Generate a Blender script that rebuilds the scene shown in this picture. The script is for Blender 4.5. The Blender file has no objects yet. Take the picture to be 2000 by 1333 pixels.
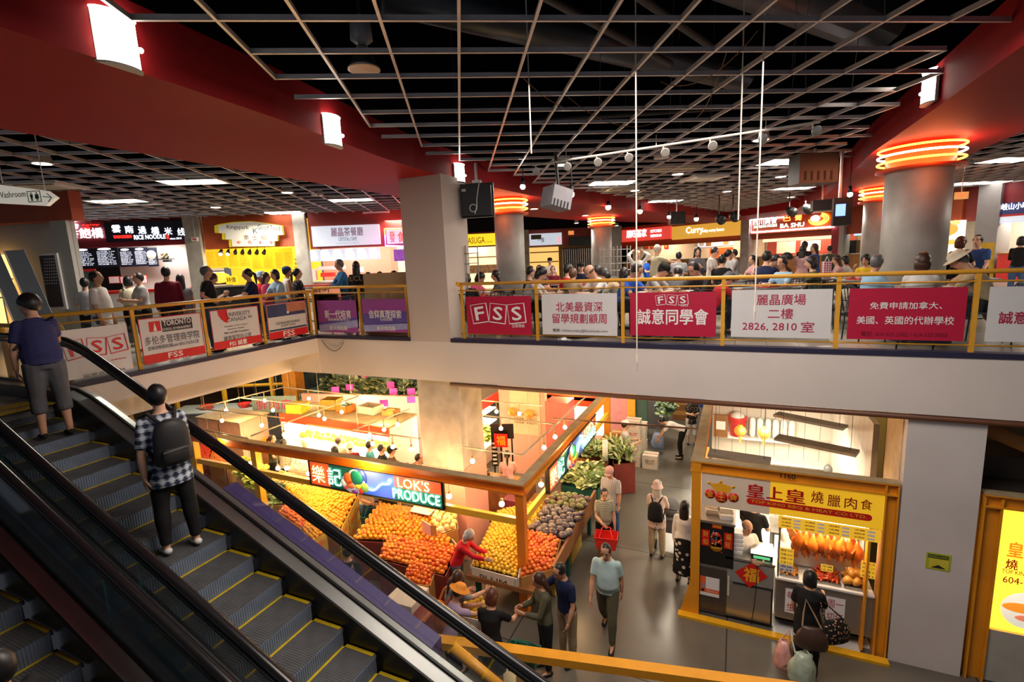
import bpy,bmesh,math,random
from mathutils import Vector,Matrix,Quaternion
random.seed(7)
SC = bpy.context.scene
COL = SC.collection
R = math.radians
# ---------------------------------------------------------------- camera
CZ = 6.05          # eye height above the market floor
UF = 4.57          # upper (food court) floor level
SLAB0 = 3.79       # underside of the upper slab
FOC,PX,PY = 970.0,1000.0,666.5
YAW,PIT,ROL = R(114.5),R(9.2),R(2.55)
_f = Vector((math.cos(YAW)*math.cos(PIT),math.sin(YAW)*math.cos(PIT),-math.sin(PIT)))
_r = Vector((math.sin(YAW),-math.cos(YAW),0))
_d = _f.cross(_r)
_c,_s = math.cos(ROL),math.sin(ROL)
CR,CD,CF = _c*_r+_s*_d,-_s*_r+_c*_d,_f
CAM = Vector((0,0,CZ))
cam = bpy.data.objects.new('camera',bpy.data.cameras.new('camera'))
COL.objects.link(cam)
cam.data.sensor_width = 36.0
cam.data.lens = FOC/2000*36
cam.data.clip_start = 0.05
cam.data.clip_end = 200
m = Matrix((CR,-CD,-CF)).transposed().to_4x4()
m.translation = CAM
cam.matrix_world = m
SC.camera = cam
# ---------------------------------------------------------------- world, exposure
SC.view_settings.view_transform = 'Standard'
SC.view_settings.look = 'None'
SC.view_settings.exposure = 0.7
SC.view_settings.gamma = 1.0
SC.view_settings.use_curve_mapping = False
SC.cycles.use_denoising = True
SC.cycles.max_bounces = 5
SC.cycles.diffuse_bounces = 3
SC.cycles.glossy_bounces = 2
SC.cycles.transmission_bounces = 4
SC.cycles.transparent_max_bounces = 10
SC.cycles.sample_clamp_indirect = 4.0
SC.cycles.caustics_reflective = False
SC.cycles.caustics_refractive = False
W = bpy.data.worlds.new('world')
SC.world = W
W.use_nodes = True
W.node_tree.nodes['Background'].inputs[0].default_value = (0.74,0.79,0.95,1)
W.node_tree.nodes['Background'].inputs[1].default_value = 0.11
def lamp(name,kind,loc,energy,col=(1,.9,.75),size=.3,rot=None,spot=None,blend=.5):
 l = bpy.data.lights.new(name,kind)
 l.energy = energy
 l.color = col
 if kind == 'AREA':
  l.shape = 'DISK'
  l.size = size
 elif kind in ('POINT','SPOT'):
  l.shadow_soft_size = size
 if kind == 'SPOT':
  l.spot_size = spot
  l.spot_blend = blend
 o = bpy.data.objects.new(name,l)
 COL.objects.link(o)
 o.location = loc
 if rot:
  o.rotation_euler = rot
 return o
lamp("well fill","AREA",(-1.2,3.6,7.8),170,(1,.84,.74),3)  # area lights added to fill the well and its fascia; no fittings hang here
lamp("well fill","AREA",(-1.2,8.5,7.8),60,(1,.86,.76),3)
lamp("well fill","AREA",(1.0,5.0,7.8),60,(1,.9,.82),2)
# ---------------------------------------------------------------- pixel helpers: a point of the photo on a real plane
def ray(x,y):
 return CR*((x-PX)/FOC) + CD*((y-PY)/FOC) + CF
def atY(x,y,Y):
 d = ray(x,y);return CAM + d*(Y/d.y)
def atX(x,y,X):
 d = ray(x,y);return CAM + d*(X/d.x)
def atZ(x,y,Z):
 d = ray(x,y);return CAM + d*((Z-CZ)/d.z)
def atD(x,y,D):
 return CAM + ray(x,y)*D
class Pl:
 """vertical plane through o whose horizontal direction has world angle a; faces the viewer"""
 def __init__(s,o,a):
  s.o = Vector(o);s.u = Vector((math.cos(R(a)),math.sin(R(a)),0))
  s.n = Vector((s.u.y,-s.u.x,0));s.v = Vector((0,0,1));s.a = a
 def hit(s,x,y):
  d = ray(x,y);return CAM + d*((s.o-CAM).dot(s.n)/d.dot(s.n))
 def ab(s,x,y):
  h = s.hit(x,y)-s.o;return h.dot(s.u),h.z
 def pt(s,a,b,n=0):
  return s.o + s.u*a + s.v*b + s.n*n
 def off(s,n):
  return Pl(s.o+s.n*n,s.a)
# ---------------------------------------------------------------- materials
_M = {}
def mat(name,rgb,rough=.55,metal=0.,emit=0.,var=.12,scale=6.,bump=0.,alpha=1.,spec=.5,ecol=None):
 if name in _M:return _M[name]
 mt = bpy.data.materials.new(name);_M[name] = mt
 mt.use_nodes = True
 nt = mt.node_tree;b = nt.nodes['Principled BSDF']
 b.inputs['Roughness'].default_value = rough
 b.inputs['Metallic'].default_value = metal
 b.inputs['Specular IOR Level'].default_value = spec
 c = (*rgb,1)
 b.inputs['Base Color'].default_value = c
 if emit:
  b.inputs['Emission Color'].default_value = (*(ecol or rgb),1)
  b.inputs['Emission Strength'].default_value = emit
 if alpha < 1:b.inputs['Alpha'].default_value = alpha
 if var or bump:
  tc = nt.nodes.new('ShaderNodeTexCoord')
  nz = nt.nodes.new('ShaderNodeTexNoise')
  nz.inputs['Scale'].default_value = scale
  nz.inputs['Detail'].default_value = 4
  nt.links.new(tc.outputs['Object'],nz.inputs['Vector'])
 if var:
  rp = nt.nodes.new('ShaderNodeMapRange')
  rp.inputs[1].default_value = .25;rp.inputs[2].default_value = .75
  rp.inputs[3].default_value = 1-var;rp.inputs[4].default_value = 1+var*.6
  mx = nt.nodes.new('ShaderNodeVectorMath');mx.operation = 'SCALE'
  mx.inputs[0].default_value = rgb
  nt.links.new(nz.outputs['Fac'],rp.inputs[0])
  nt.links.new(rp.outputs[0],mx.inputs['Scale'])
  nt.links.new(mx.outputs[0],b.inputs['Base Color'])
 if bump:
  bp = nt.nodes.new('ShaderNodeBump');bp.inputs['Strength'].default_value = bump
  bp.inputs['Distance'].default_value = .02
  nt.links.new(nz.outputs['Fac'],bp.inputs['Height'])
  nt.links.new(bp.outputs[0],b.inputs['Normal'])
 return mt
def glow(name,rgb,e):
 return mat(name,rgb,.4,0,e,var=0)
def glassmat(name,tint=(1,1,1),fac=.1,rough=.03):
 if name in _M:return _M[name]
 mt = bpy.data.materials.new(name);_M[name] = mt;mt.use_nodes = True
 nt = mt.node_tree;nt.nodes.remove(nt.nodes['Principled BSDF'])
 o = nt.nodes['Material Output']
 t = nt.nodes.new('ShaderNodeBsdfTransparent');t.inputs[0].default_value = (*tint,1)
 g = nt.nodes.new('ShaderNodeBsdfGlossy');g.inputs['Roughness'].default_value = rough
 lw = nt.nodes.new('ShaderNodeFresnel');lw.inputs[0].default_value = 1.45
 mr = nt.nodes.new('ShaderNodeMath');mr.operation = 'MULTIPLY';mr.inputs[1].default_value = fac*10
 mx = nt.nodes.new('ShaderNodeMixShader')
 nt.links.new(lw.outputs[0],mr.inputs[0]);nt.links.new(mr.outputs[0],mx.inputs[0])
 nt.links.new(t.outputs[0],mx.inputs[1]);nt.links.new(g.outputs[0],mx.inputs[2])
 nt.links.new(mx.outputs[0],o.inputs[0])
 return mt
# ---------------------------------------------------------------- mesh builder
class MB:
 def __init__(s):
  s.v = [];s.f = [];s.mi = [];s.m = [];s.sm = []
 def _m(s,m):
  if m not in s.m:s.m.append(m)
  return s.m.index(m)
 def add(s,vs,fs,m=None,smooth=False):
  o = len(s.v);s.v += [tuple(v) for v in vs]
  k = s._m(m)
  for f in fs:
   s.f.append(tuple(i+o for i in f));s.mi.append(k);s.sm.append(smooth)
  return s
 def box(s,c,d,m=None,ax=None):
  """c centre, d full sizes along ax (list of 3 unit vectors)"""
  c = Vector(c);ax = ax or (Vector((1,0,0)),Vector((0,1,0)),Vector((0,0,1)))
  h = [Vector(a)*(k/2) for a,k in zip(ax,d)]
  vs = [c+h[0]*i+h[1]*j+h[2]*k for k in (-1,1) for j in (-1,1) for i in (-1,1)]
  return s.add(vs,[(0,2,3,1),(4,5,7,6),(0,1,5,4),(2,6,7,3),(0,4,6,2),(1,3,7,5)],m)
 def bx(s,lo,hi,m=None):
  lo = Vector(lo);hi = Vector(hi)
  return s.box((lo+hi)/2,hi-lo,m)
 def pbox(s,pl,a0,a1,b0,b1,n0,n1,m=None):
  """box in a Pl: a along u, b up, n toward the viewer"""
  return s.box(pl.pt((a0+a1)/2,(b0+b1)/2,(n0+n1)/2),(abs(a1-a0),abs(n1-n0),abs(b1-b0)),m,(pl.u,pl.n,pl.v))
 def tube(s,pts,r,m=None,seg=8,cap=True,close=False):
  pts = [Vector(p) for p in pts];n = len(pts)
  rs = r if isinstance(r,(list,tuple)) else [r]*n
  vs = [];up = None
  for i,p in enumerate(pts):
   if close:t = (pts[(i+1) % n]-pts[i-1])
   else:t = (pts[min(i+1,n-1)]-pts[max(i-1,0)])
   t.normalize()
   if up is None:
    up = Vector((0,0,1)) if abs(t.z) < .9 else Vector((1,0,0))
   a = (up - t*up.dot(t))
   if a.length < 1e-5:a = Vector((1,0,0)) - t*t.x
   a.normalize();up = a
   b = t.cross(a)
   for k in range(seg):
    w = 2*math.pi*k/seg
    vs.append(p + (a*math.cos(w)+b*math.sin(w))*rs[i])
  fs = []
  for i in range(n if close else n-1):
   j = (i+1) % n
   for k in range(seg):
    l = (k+1) % seg
    fs.append((i*seg+k,i*seg+l,j*seg+l,j*seg+k))
  if cap and not close:
   fs.append(tuple(range(seg))[::-1]);fs.append(tuple((n-1)*seg+k for k in range(seg)))
  return s.add(vs,fs,m,seg > 6)
 def cyl(s,p0,p1,r,m=None,seg=16,r1=None):
  return s.tube([p0,p1],[r,r if r1 is None else r1],m,seg)
 def lathe(s,o,prof,m=None,seg=16,ax=None):
  """prof [(r,h)] about axis"""
  o = Vector(o);az = Vector(ax or (0,0,1)).normalized()
  a = Vector((1,0,0)) if abs(az.x) < .9 else Vector((0,1,0))
  a = (a-az*a.dot(az)).normalized();b = az.cross(a)
  vs = []
  for r,h in prof:
   for k in range(seg):
    w = 2*math.pi*k/seg
    vs.append(o+az*h+(a*math.cos(w)+b*math.sin(w))*r)
  fs = []
  for i in range(len(prof)-1):
   for k in range(seg):
    l = (k+1) % seg
    fs.append((i*seg+k,i*seg+l,(i+1)*seg+l,(i+1)*seg+k))
  fs.append(tuple(range(seg))[::-1]);fs.append(tuple((len(prof)-1)*seg+k for k in range(seg)))
  return s.add(vs,fs,m,True)
 def ball(s,c,r,m=None,seg=12,rings=8,ax=None):
  c = Vector(c);r = (r,r,r) if not isinstance(r,(tuple,list)) else r
  ax = ax or (Vector((1,0,0)),Vector((0,1,0)),Vector((0,0,1)))
  vs = [c-ax[2]*r[2]]
  for i in range(1,rings):
   t = -math.pi/2+math.pi*i/rings
   for k in range(seg):
    w = 2*math.pi*k/seg
    vs.append(c+ax[0]*(r[0]*math.cos(t)*math.cos(w))+ax[1]*(r[1]*math.cos(t)*math.sin(w))+ax[2]*(r[2]*math.sin(t)))
  vs.append(c+ax[2]*r[2]);fs = []
  for k in range(seg):fs.append((0,1+(k+1) % seg,1+k))
  for i in range(rings-2):
   for k in range(seg):
    l = (k+1) % seg
    fs.append((1+i*seg+k,1+i*seg+l,1+(i+1)*seg+l,1+(i+1)*seg+k))
  q = 1+(rings-2)*seg;t = len(vs)-1
  for k in range(seg):fs.append((q+k,q+(k+1) % seg,t))
  return s.add(vs,fs,m,True)
 def prism(s,poly,vec,m=None):
  """poly list of 3d points (planar), swept by vec"""
  n = len(poly);vec = Vector(vec);poly = [Vector(p) for p in poly]
  vs = poly+[p+vec for p in poly]
  fs = [tuple(range(n))[::-1],tuple(range(n,2*n))]
  for i in range(n):
   j = (i+1) % n;fs.append((i,j,n+j,n+i))
  return s.add(vs,fs,m)
 def mesh(s,name):
  me = bpy.data.meshes.new(name)
  me.from_pydata(s.v,[],s.f)
  for m in s.m:me.materials.append(m)
  me.polygons.foreach_set('material_index',s.mi)
  me.polygons.foreach_set('use_smooth',s.sm)
  me.update()
  return me
 def build(s,name,parent=None,origin=None,m=None,recalc=True):
  if origin is not None:
   o = Vector(origin);s.v = [tuple(Vector(v)-o) for v in s.v]
  if m is not None:s.m = [m if x is None else x for x in s.m]
  me = s.mesh(name)
  if recalc:
   bm = bmesh.new();bm.from_mesh(me);bmesh.ops.recalc_face_normals(bm,faces=bm.faces);bm.to_mesh(me);bm.free()
  ob = bpy.data.objects.new(name,me);COL.objects.link(ob)
  if origin is not None:ob.location = origin
  if parent is not None:
   ob.parent = parent
   if origin is None:ob.matrix_parent_inverse = wm(parent).inverted()
   else:ob.location = Vector(origin)-wm(parent).translation
  return ob
def wm(o):
 m = o.matrix_basis.copy()
 if o.parent:m = wm(o.parent) @ o.matrix_parent_inverse @ m
 return m
def thing(name,label,cat,loc=(0,0,0),rz=0,group=None):
 o = bpy.data.objects.new(name,None);COL.objects.link(o)
 o.empty_display_size = .1
 o.location = loc;o.rotation_euler = (0,0,rz)
 return tag(o,label,cat,group)
def tag(o,label,cat,group=None):
 o['label'] = label;o['category'] = cat
 if group:o['group'] = group
 return o
def struct(o):
 o['kind'] = 'structure';return o
def stuff(o,label,cat):
 o['kind'] = 'stuff';o['label'] = label;o['category'] = cat;return o
def kids(o):return [c for c in COL.objects if c.parent == o]
def dup(root,loc,rz=None,label=None,group=None,scale=None,children=None):
 r = root.copy();COL.objects.link(r);r.location = loc
 if rz is not None:r.rotation_euler = (0,0,rz)
 if scale is not None:r.scale = (scale,)*3
 if label:r['label'] = label
 if group:r['group'] = group
 for ch in (root.children if children is None else children):
  c = ch.copy();COL.objects.link(c);c.parent = r
  for g in ch.children:
   d = g.copy();COL.objects.link(d);d.parent = c
 return r
# ---------------------------------------------------------------- lettering
_T = {}
def textgeo(body,bold=0.,sp=1.):
 k = (body,bold,sp)
 if k not in _T:
  cu = bpy.data.curves.new('t','FONT');cu.body = body;cu.size = 1;cu.resolution_u = 2
  cu.offset = bold;cu.space_character = sp
  ob = bpy.data.objects.new('t',cu)
  me = ob.to_mesh()
  vs = [v.co.copy() for v in me.vertices];fs = [tuple(p.vertices) for p in me.polygons]
  ob.to_mesh_clear();bpy.data.objects.remove(ob);bpy.data.curves.remove(cu)
  x0 = min(v.x for v in vs);x1 = max(v.x for v in vs);y0 = min(v.y for v in vs);y1 = max(v.y for v in vs)
  _T[k] = ([((v.x-x0)/(x1-x0),(v.y-y0)/(y1-y0)) for v in vs],fs,(x1-x0)/(y1-y0))
 return _T[k]
def put_text(mb,pl,body,a0,a1,b0,b1,n,m,bold=0.,keep=False,rot=0.,shear=0.,sp=1.):
 """stretch the lettering over the rectangle a0..a1, b0..b1 of plane pl, n in front of it"""
 fat = max(0.,bold);vs,fs,asp = textgeo(body,min(0.,bold),sp)
 if keep:
  h = b1-b0;w = min(a1-a0,h*asp);ca = (a0+a1)/2;a0,a1 = ca-w/2,ca+w/2
 ca,cb = (a0+a1)/2,(b0+b1)/2;out = []
 for x,y in vs:
  a = a0+x*(a1-a0)+shear*(y-.5)*(b1-b0);b = b0+y*(b1-b0)
  if rot:
   da,db = a-ca,b-cb;a = ca+da*math.cos(rot)-db*math.sin(rot);b = cb+da*math.sin(rot)+db*math.cos(rot)
  out.append(pl.pt(a,b,n))
 if fat > .002:
  d = min(fat,.05)*(b1-b0)*.55
  for k,(da,db) in enumerate(((-d,0),(d,0),(0,d),(0,-d))):
   w = pl.u*da+pl.v*db+pl.n*(-.0004*(k+1));mb.add([q+w for q in out],fs,m)
 mb.add(out,fs,m)
 return mb
def rect(pl,x0,y0,x1,y1):
 """a,b rectangle on plane pl from two opposite pixel corners (uses the middle edges)"""
 xm,ym = (x0+x1)/2,(y0+y1)/2
 return pl.ab(x0,ym)[0],pl.ab(x1,ym)[0],pl.ab(xm,y1)[1],pl.ab(xm,y0)[1]
# ================================================================ SETTING
WHITE = mat('painted fascia',(.70,.64,.59),.6,var=.06,scale=1.2)
RED = mat('red bulkhead paint',(.27,.011,.014),.6,var=.08,scale=1.,spec=.12)
CONC = mat('cast concrete',(.42,.40,.36),.7,var=.3,scale=3.,bump=.15)
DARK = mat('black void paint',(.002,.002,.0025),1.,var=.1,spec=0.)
STEELBAR = mat('galvanised ceiling bar',(.62,.58,.56),.4,.4,var=.1)
YEL = mat('yellow railing paint',(.72,.36,.03),.38,var=.08)
NAVY = mat('navy edge rubber',(.02,.018,.05),.5)
def floormat(name,rgb,tile,rough,joint):
 mt = mat(name,rgb,rough,var=.35,scale=.6)
 nt = mt.node_tree;b = nt.nodes['Principled BSDF']
 tc = nt.nodes.new('ShaderNodeTexCoord');bk = nt.nodes.new('ShaderNodeTexBrick')
 bk.offset = 0;bk.inputs['Scale'].default_value = 1
 bk.inputs['Brick Width'].default_value = tile;bk.inputs['Row Height'].default_value = tile
 bk.inputs['Mortar Size'].default_value = joint;bk.inputs['Mortar Smooth'].default_value = .3
 bk.inputs['Color1'].default_value = (1,1,1,1);bk.inputs['Color2'].default_value = (.95,.95,.95,1)
 bk.inputs['Mortar'].default_value = (.25,.25,.25,1)
 nt.links.new(tc.outputs['Object'],bk.inputs['Vector'])
 src = b.inputs['Base Color'].links[0].from_socket
 mx = nt.nodes.new('ShaderNodeVectorMath');mx.operation = 'MULTIPLY'
 nt.links.new(src,mx.inputs[0]);nt.links.new(bk.outputs['Color'],mx.inputs[1])
 nt.links.new(mx.outputs[0],b.inputs['Base Color'])
 return mt
FLOORM = floormat('polished concrete floor',(.135,.125,.105),3.2,.26,.012)
UFLOOR = floormat('food court tile',(.42,.37,.31),.45,.3,.006)
TILEW = floormat('white stall tile',(.8,.78,.75),.5,.3,.006)
CEILU = mat('market ceiling',(.25,.23,.2),.8)
struct(MB().bx((-34,3.3,-.2),(24,40,0),FLOORM).bx((-9,-4,-.2),(24,3.3,0),FLOORM).build('floor'))
s = MB()
s.bx((-40,-6,SLAB0+.05),(-9.15,60,UF),WHITE)
s.bx((-9.15,-6,4.26),(-8.3,60,UF),WHITE)
s.bx((-8.3,8,SLAB0),(34,60,UF),WHITE)
s.bx((-9.15,7.98,SLAB0),(-8.3,60,4.26),WHITE)
s.bx((-9.3,-6,SLAB0),(-9.15,8,4.26),WHITE)
struct(s.build('floor_slab'))
struct(MB().bx((-40,-6,UF),(-8.42,60,UF+.012),UFLOOR).bx((-8.42,8.12,UF),(34,60,UF+.012),UFLOOR).build('floor_tiles'))
struct(MB().bx((-8.44,3.2,UF),(-8.285,7.985,UF+.07),NAVY).bx((-8.44,7.985,UF),(-5.84,8.14,UF+.07),NAVY)
  .bx((-4.92,7.985,UF),(12,8.14,UF+.07),NAVY).build('trim_1'))
BRN = mat('brown pipe paint',(.12,.045,.02),.5)
struct(MB().tube([(-5,8.02,SLAB0-.05),(12,8.02,SLAB0-.05)],.04,BRN).build('trim_2'))
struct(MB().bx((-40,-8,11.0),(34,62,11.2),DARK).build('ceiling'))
INL = [(-4.1,-4),(-4.2,0),(-4.3,2),(-4.38,3),(-4.5,4.1),(-4.68,5.2),(-4.85,6.2),(-4.97,7.3),(-5.0,8.5),(-4.95,9.6),(-4.8,12),(-4.2,15.4),(-2.7,21),(-.6,27.6)]
OUTL = [(-6.9,-4),(-7.0,1),(-7.15,4),(-7.25,7),(-7.3,10),(-7.35,14),(-7.3,17.5),(-6.1,22.3),(-3.6,27.5),(-1.2,31)]
INR = [(2.15,-4),(2.15,8),(2.12,11),(2.3,14.4),(2.5,19),(2.2,24),(-.6,27.6)]
OUTR = [(3.8,-4),(3.9,8),(3.95,12),(4.2,16),(5.0,21),(4.2,28),(-1.2,31)]
ZB0,ZB1 = CZ+1.6,CZ+2.12
def ring(a,b):
 mb = MB()
 poly = a+b[::-1]
 mb.prism([(x,y,ZB0) for x,y in poly],(0,0,ZB1-ZB0),RED)
 return struct(mb.build('ceiling_bulkhead'))
ring(INL,OUTL);ring(INR,OUTR)
def inside(p,poly):
 c = False;n = len(poly)
 for i in range(n):
  (x1,y1),(x2,y2) = poly[i],poly[(i+1) % n]
  if (y1 > p[1]) != (y2 > p[1]) and p[0] < (x2-x1)*(p[1]-y1)/(y2-y1)+x1:c = not c
 return c
RIN = INL+INR[::-1][1:];ROUT = OUTL+OUTR[::-1][1:]
ZG = CZ+1.88
G0 = Vector((-2.05,3.76));GS = .606
dB = Vector((math.cos(R(30)),math.sin(R(30))));dA = Vector((-dB.y,dB.x))
def grid(test,name,lo,hi):
 mb = MB();Z = Vector((0,0,1))
 for e,g in ((dB,dA),(dA,dB)):
  for i in range(lo,hi):
   run = None
   for j in range(lo,hi+1):
    p = G0+g*(i*GS)+e*((j+.5)*GS)
    ok = j < hi and test(p)
    if ok and run is None:run = j
    if not ok and run is not None:
     a = G0+g*(i*GS)+e*(run*GS);b = G0+g*(i*GS)+e*(j*GS);c = (a+b)/2
     e3,g3 = Vector((*e,0)),Vector((*g,0));L = (b-a).length+.02
     dz = 0 if e is dA else .002
     mb.box((c.x,c.y,ZG+dz),(L,.026,.004),STEELBAR,(e3,g3,Z))
     mb.box((c.x,c.y,ZG+.024),(L,.009,.046),STEELBAR,(e3,g3,Z))
     run = None
 return struct(mb.build(name))
def near(p,poly,d):
 return all(inside((p.x+d*cx,p.y+d*cy),poly) for cx,cy in ((1,0),(-1,0),(0,1),(0,-1)))
grid(lambda p:p.y > -1.5 and near(p,RIN,.22),'ceiling_grid',-22,48)
LW = Pl(atD(550,430,17.),30)       # front of the left food stalls
RW = Pl(atD(1450,460,28.),-28)     # front of the right food stalls
MW = Pl(atD(1040,470,33.),24.5)    # far stalls in the middle
EW = Pl(atD(1940,440,17.5),-40)    # stalls at the right edge
def outer(p):
 if p.x > 26 or p.x < -32 or p.y > 50 or p.y < -3:return False
 if inside(p,ROUT):return False
 q = Vector((p.x,p.y,0))
 for w in (LW,MW):
  if (q-Vector((w.o.x,w.o.y,0))).dot(w.n) < 0:return False
 return True
grid(outer,'ceiling_grid_court',-48,84)
FARW = mat('far wall paint',(.12,.05,.04),.7,var=.3)
struct(MB().bx((-40,54,UF),(34,54.2,11),FARW).build('wall_far_back'));struct(MB().bx((27,-6,UF),(27.2,54,11),FARW).build('wall_far_right'))
PILLAR = mat('painted pillar',(.58,.49,.42),.55,var=.05,scale=1.)
struct(MB().bx((-5.84,8.0,UF-.0),(-4.92,8.9,ZB0+.01),PILLAR).build('column_pillar'))
PINKP = mat('pink wall paint',(.80,.40,.33),.6,var=.06,scale=1.5)
struct(MB().bx((-5.84,8.1,0),(-4.88,9.02,SLAB0),CONC).bx((-5.86,8.08,0),(-4.86,9.04,1.95),PINKP).build('column_market'))
COLW = mat('white column paint',(.66,.62,.59),.55,var=.08,scale=1.3)
COLB = mat('bare column edge',(.55,.42,.25),.7,var=.2)
struct(MB().bx((2.17,8.06,0),(3.0,8.95,SLAB0),COLW).bx((2.155,8.2,0),(2.17,8.95,SLAB0),COLB).build('column_white'))
GREY = mat('round column concrete',(.40,.40,.37),.45,var=.25,scale=2.5,bump=.1)
NEONO = glow('orange neon',(1.,.20,.012),14)
NEONW = glow('mint neon',(.75,.95,.70),8)
COLLAR = mat('orange neon collar',(.8,.09,.02),.4,var=0)
def round_column(px,D,r,label,zbot=UF):
 c = atD(px,480,D);x,y = c.x,c.y
 struct(MB().cyl((x,y,zbot),(x,y,ZB0+.01),r,GREY,32).build('column_round'))
 t = thing('neon_collar',label,'neon light',(x,y,ZB0))
 MB().lathe((x,y,ZB0-.42),[(r+.005,0),(r+.14,.005),(r+.14,.05),(r+.01,.06),(r+.01,.42)],COLLAR,32).build('collar',t)
 for k,(dz,m) in enumerate(((-.06,NEONO),(-.16,NEONW),(-.27,NEONO))):
  rr = r+.12
  pts = [(x+rr*math.cos(w),y+rr*math.sin(w),ZB0+dz) for w in [2*math.pi*i/40+.03 for i in range(40)]]
  MB().tube(pts,.016,m,6,close=True).build('neon_ring',t)
 l = lamp('neon glow','POINT',(x-.45*CF.x-.2,y-.62,ZB0-.3),9,(1,.18,.03),.25)
 return x,y
RC = round_column(1783,8.5,.46,'orange neon rings round the big concrete column at the right')
RC2 = round_column(1716,14.5,.43,'orange neon rings on the column half hidden behind the big one')
LC1 = round_column(996,13.2,.385,'orange neon rings round the concrete column by the white pillar')
LC2 = round_column(1175,20.5,.42,'orange neon rings round the far column beyond the bread racks')
SHADE = glow('sconce shade',(1.,.93,.82),5)
CAPM = mat('sconce cap',(.45,.45,.4),.4)
def sconce(x,y,z,ang,label,h=.36,r=.15):
 n = Vector((math.cos(R(ang)),math.sin(R(ang)),0));u = Vector((-n.y,n.x,0))
 t = thing('wall_sconce',label,'wall lamp',(x,y,z-h/2))
 def half(rr,z0,z1,m,off=0):
  pts = []
  for k in range(13):
   w = -math.pi/2+math.pi*k/12
   p = Vector((x,y,0))+n*(off+rr*.62*math.cos(w))+u*(rr*math.sin(w));pts.append((p.x,p.y,z0))
  return MB().prism(pts,(0,0,z1-z0),m)
 half(r,z-h/2,z+h/2,SHADE,.02).build('shade',t)
 half(r+.012,z-h/2-.015,z-h/2,CAPM,.02).build('bottom_cap',t)
 half(r+.012,z+h/2,z+h/2+.012,SHADE,.02).build('top_rim',t)
 MB().box((x+n.x*.01,y+n.y*.01,z),(.03,2*r+.02,h),CAPM,(n,u,Vector((0,0,1)))).build('back_plate',t)
 for s in (-1,1):
  MB().ball(Vector((x,y,z-.03))+n*.09+u*(s*r*.86),.022,SHADE,8,6).build('knob',t)
sconce(-4.36,2.53,7.82,3,'largest white curved sconce, top left on the red bulkhead')
sconce(-4.66,5.05,7.73,8,'white curved sconce on the red bulkhead between the largest one and the pillar',h=.34)
sconce(-4.98,8.75,7.76,-2,'white curved sconce above the white pillar',h=.32)
sconce(2.12,8.0,7.9,180,'white curved sconce on the red bulkhead at the right')
# ================================================================ GUARD RAILS AND BANNERS
GLASS = glassmat('clear guard glass',(.93,.97,.95),.1)
def guard(label,axis,fixed,ends,posts,zt,start_knob=False):
 """straight guard: axis 'x' or 'y'; ends (lo,hi); posts list; fixed other coordinate"""
 P = (lambda t,z:(t,fixed,z)) if axis == 'x' else (lambda t,z:(fixed,t,z))
 t = thing('guard_railing',label,'railing',P(ends[0],UF),0)
 z0 = UF+.07
 MB().tube([P(ends[0],zt-.028),P(ends[1],zt-.028)],.029,YEL,10).build('top_rail',t)
 MB().tube([P(ends[0],zt-.15),P(ends[1],zt-.15)],.012,YEL,8).build('middle_rail',t)
 MB().tube([P(ends[0],z0+.09),P(ends[1],z0+.09)],.012,YEL,8).build('bottom_rail',t)
 for p in posts:
  c = P(p,(z0+zt-.05)/2)
  MB().box(c,(.055,.03,zt-.05-z0) if axis == 'x' else (.03,.055,zt-.05-z0),YEL).build('post',t)
 for a,b in zip(posts[:-1],posts[1:]):
  c = P((a+b)/2,(z0+.1+zt-.16)/2);L = abs(b-a)-.07
  MB().box(c,(L,.008,zt-.27-z0) if axis == 'x' else (.008,L,zt-.27-z0),GLASS).build('glass_pane',t)
 if start_knob:MB().ball(P(ends[0],zt-.028),.05,YEL,10,8).build('end_knob',t)
 return t
fx = lambda x,y:atY(x,y,8.03).x
fy = lambda x,y:atX(x,y,-8.36).y
guard('yellow guard railing with banners to the right of the white pillar','x',8.05,(fx(894,560),8.5),
  [fx(903,610),fx(1048,610),fx(1216,610),fx(1412,610),fx(1636,610),fx(1905,610),6.6],5.69,True)
guard('short yellow guard railing with two purple posters left of the white pillar','x',8.05,(-8.3,-5.86),
  [fx(613,610),fx(703,610),-5.9],5.685)
guard('yellow guard railing with school posters along the left edge of the light well','y',-8.36,(3.3,8.0),
  [3.35,fy(265,660),fy(402,650),fy(514,630),fy(605,615)],5.62)
t = thing('hoop_barrier','yellow tubular hoop barrier beside the top of the escalator','barrier',(-8.2,3.6,UF))
def hoop(x,y,dx,dy,h,r=.038):
 pts = [(x,y,UF+.01)]+[(x,y,UF+h*.85)]
 for k in range(1,8):
  w = math.pi*k/8
  pts.append((x+dx*(1-math.cos(w))/2,y+dy*(1-math.cos(w))/2,UF+h*.85+h*.15*math.sin(w)))
 pts += [(x+dx,y+dy,UF+h*.85),(x+dx,y+dy,UF+.01)]
 return MB().tube(pts,r,YEL,10)
hoop(-8.42,3.62,.0,-.3,.93).build('hoop',t)
hoop(-9.75,3.5,.0,-.3,.93).build('hoop',t)
MB().tube([(-9.75,3.36,UF+.9),(-8.42,3.36,UF+.9)],.03,YEL,10).build('top_bar',t)
MB().tube([(-9.75,3.36,UF+.74),(-8.42,3.36,UF+.74)],.022,YEL,10).build('lower_bar',t)
BRED = mat('banner crimson',(.44,.006,.04),.45,var=.03)
BRED2 = mat('poster red',(.62,.012,.015),.45,var=.03)
BWHT = mat('banner white',(.66,.66,.66),.5,var=.03)
PRW = mat('print white',(.82,.80,.80),.5,var=0)
PRR = mat('print crimson',(.42,.008,.05),.5,var=0)
PRG = mat('print grey',(.10,.10,.12),.5,var=0)
PRK = mat('print black',(.015,.015,.02),.5,var=0)
PRD = mat('print dark crimson',(.22,.004,.03),.5,var=0)
FA = Pl((0,7.985,0),0)
LA = Pl((-8.315,0,0),90)
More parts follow.
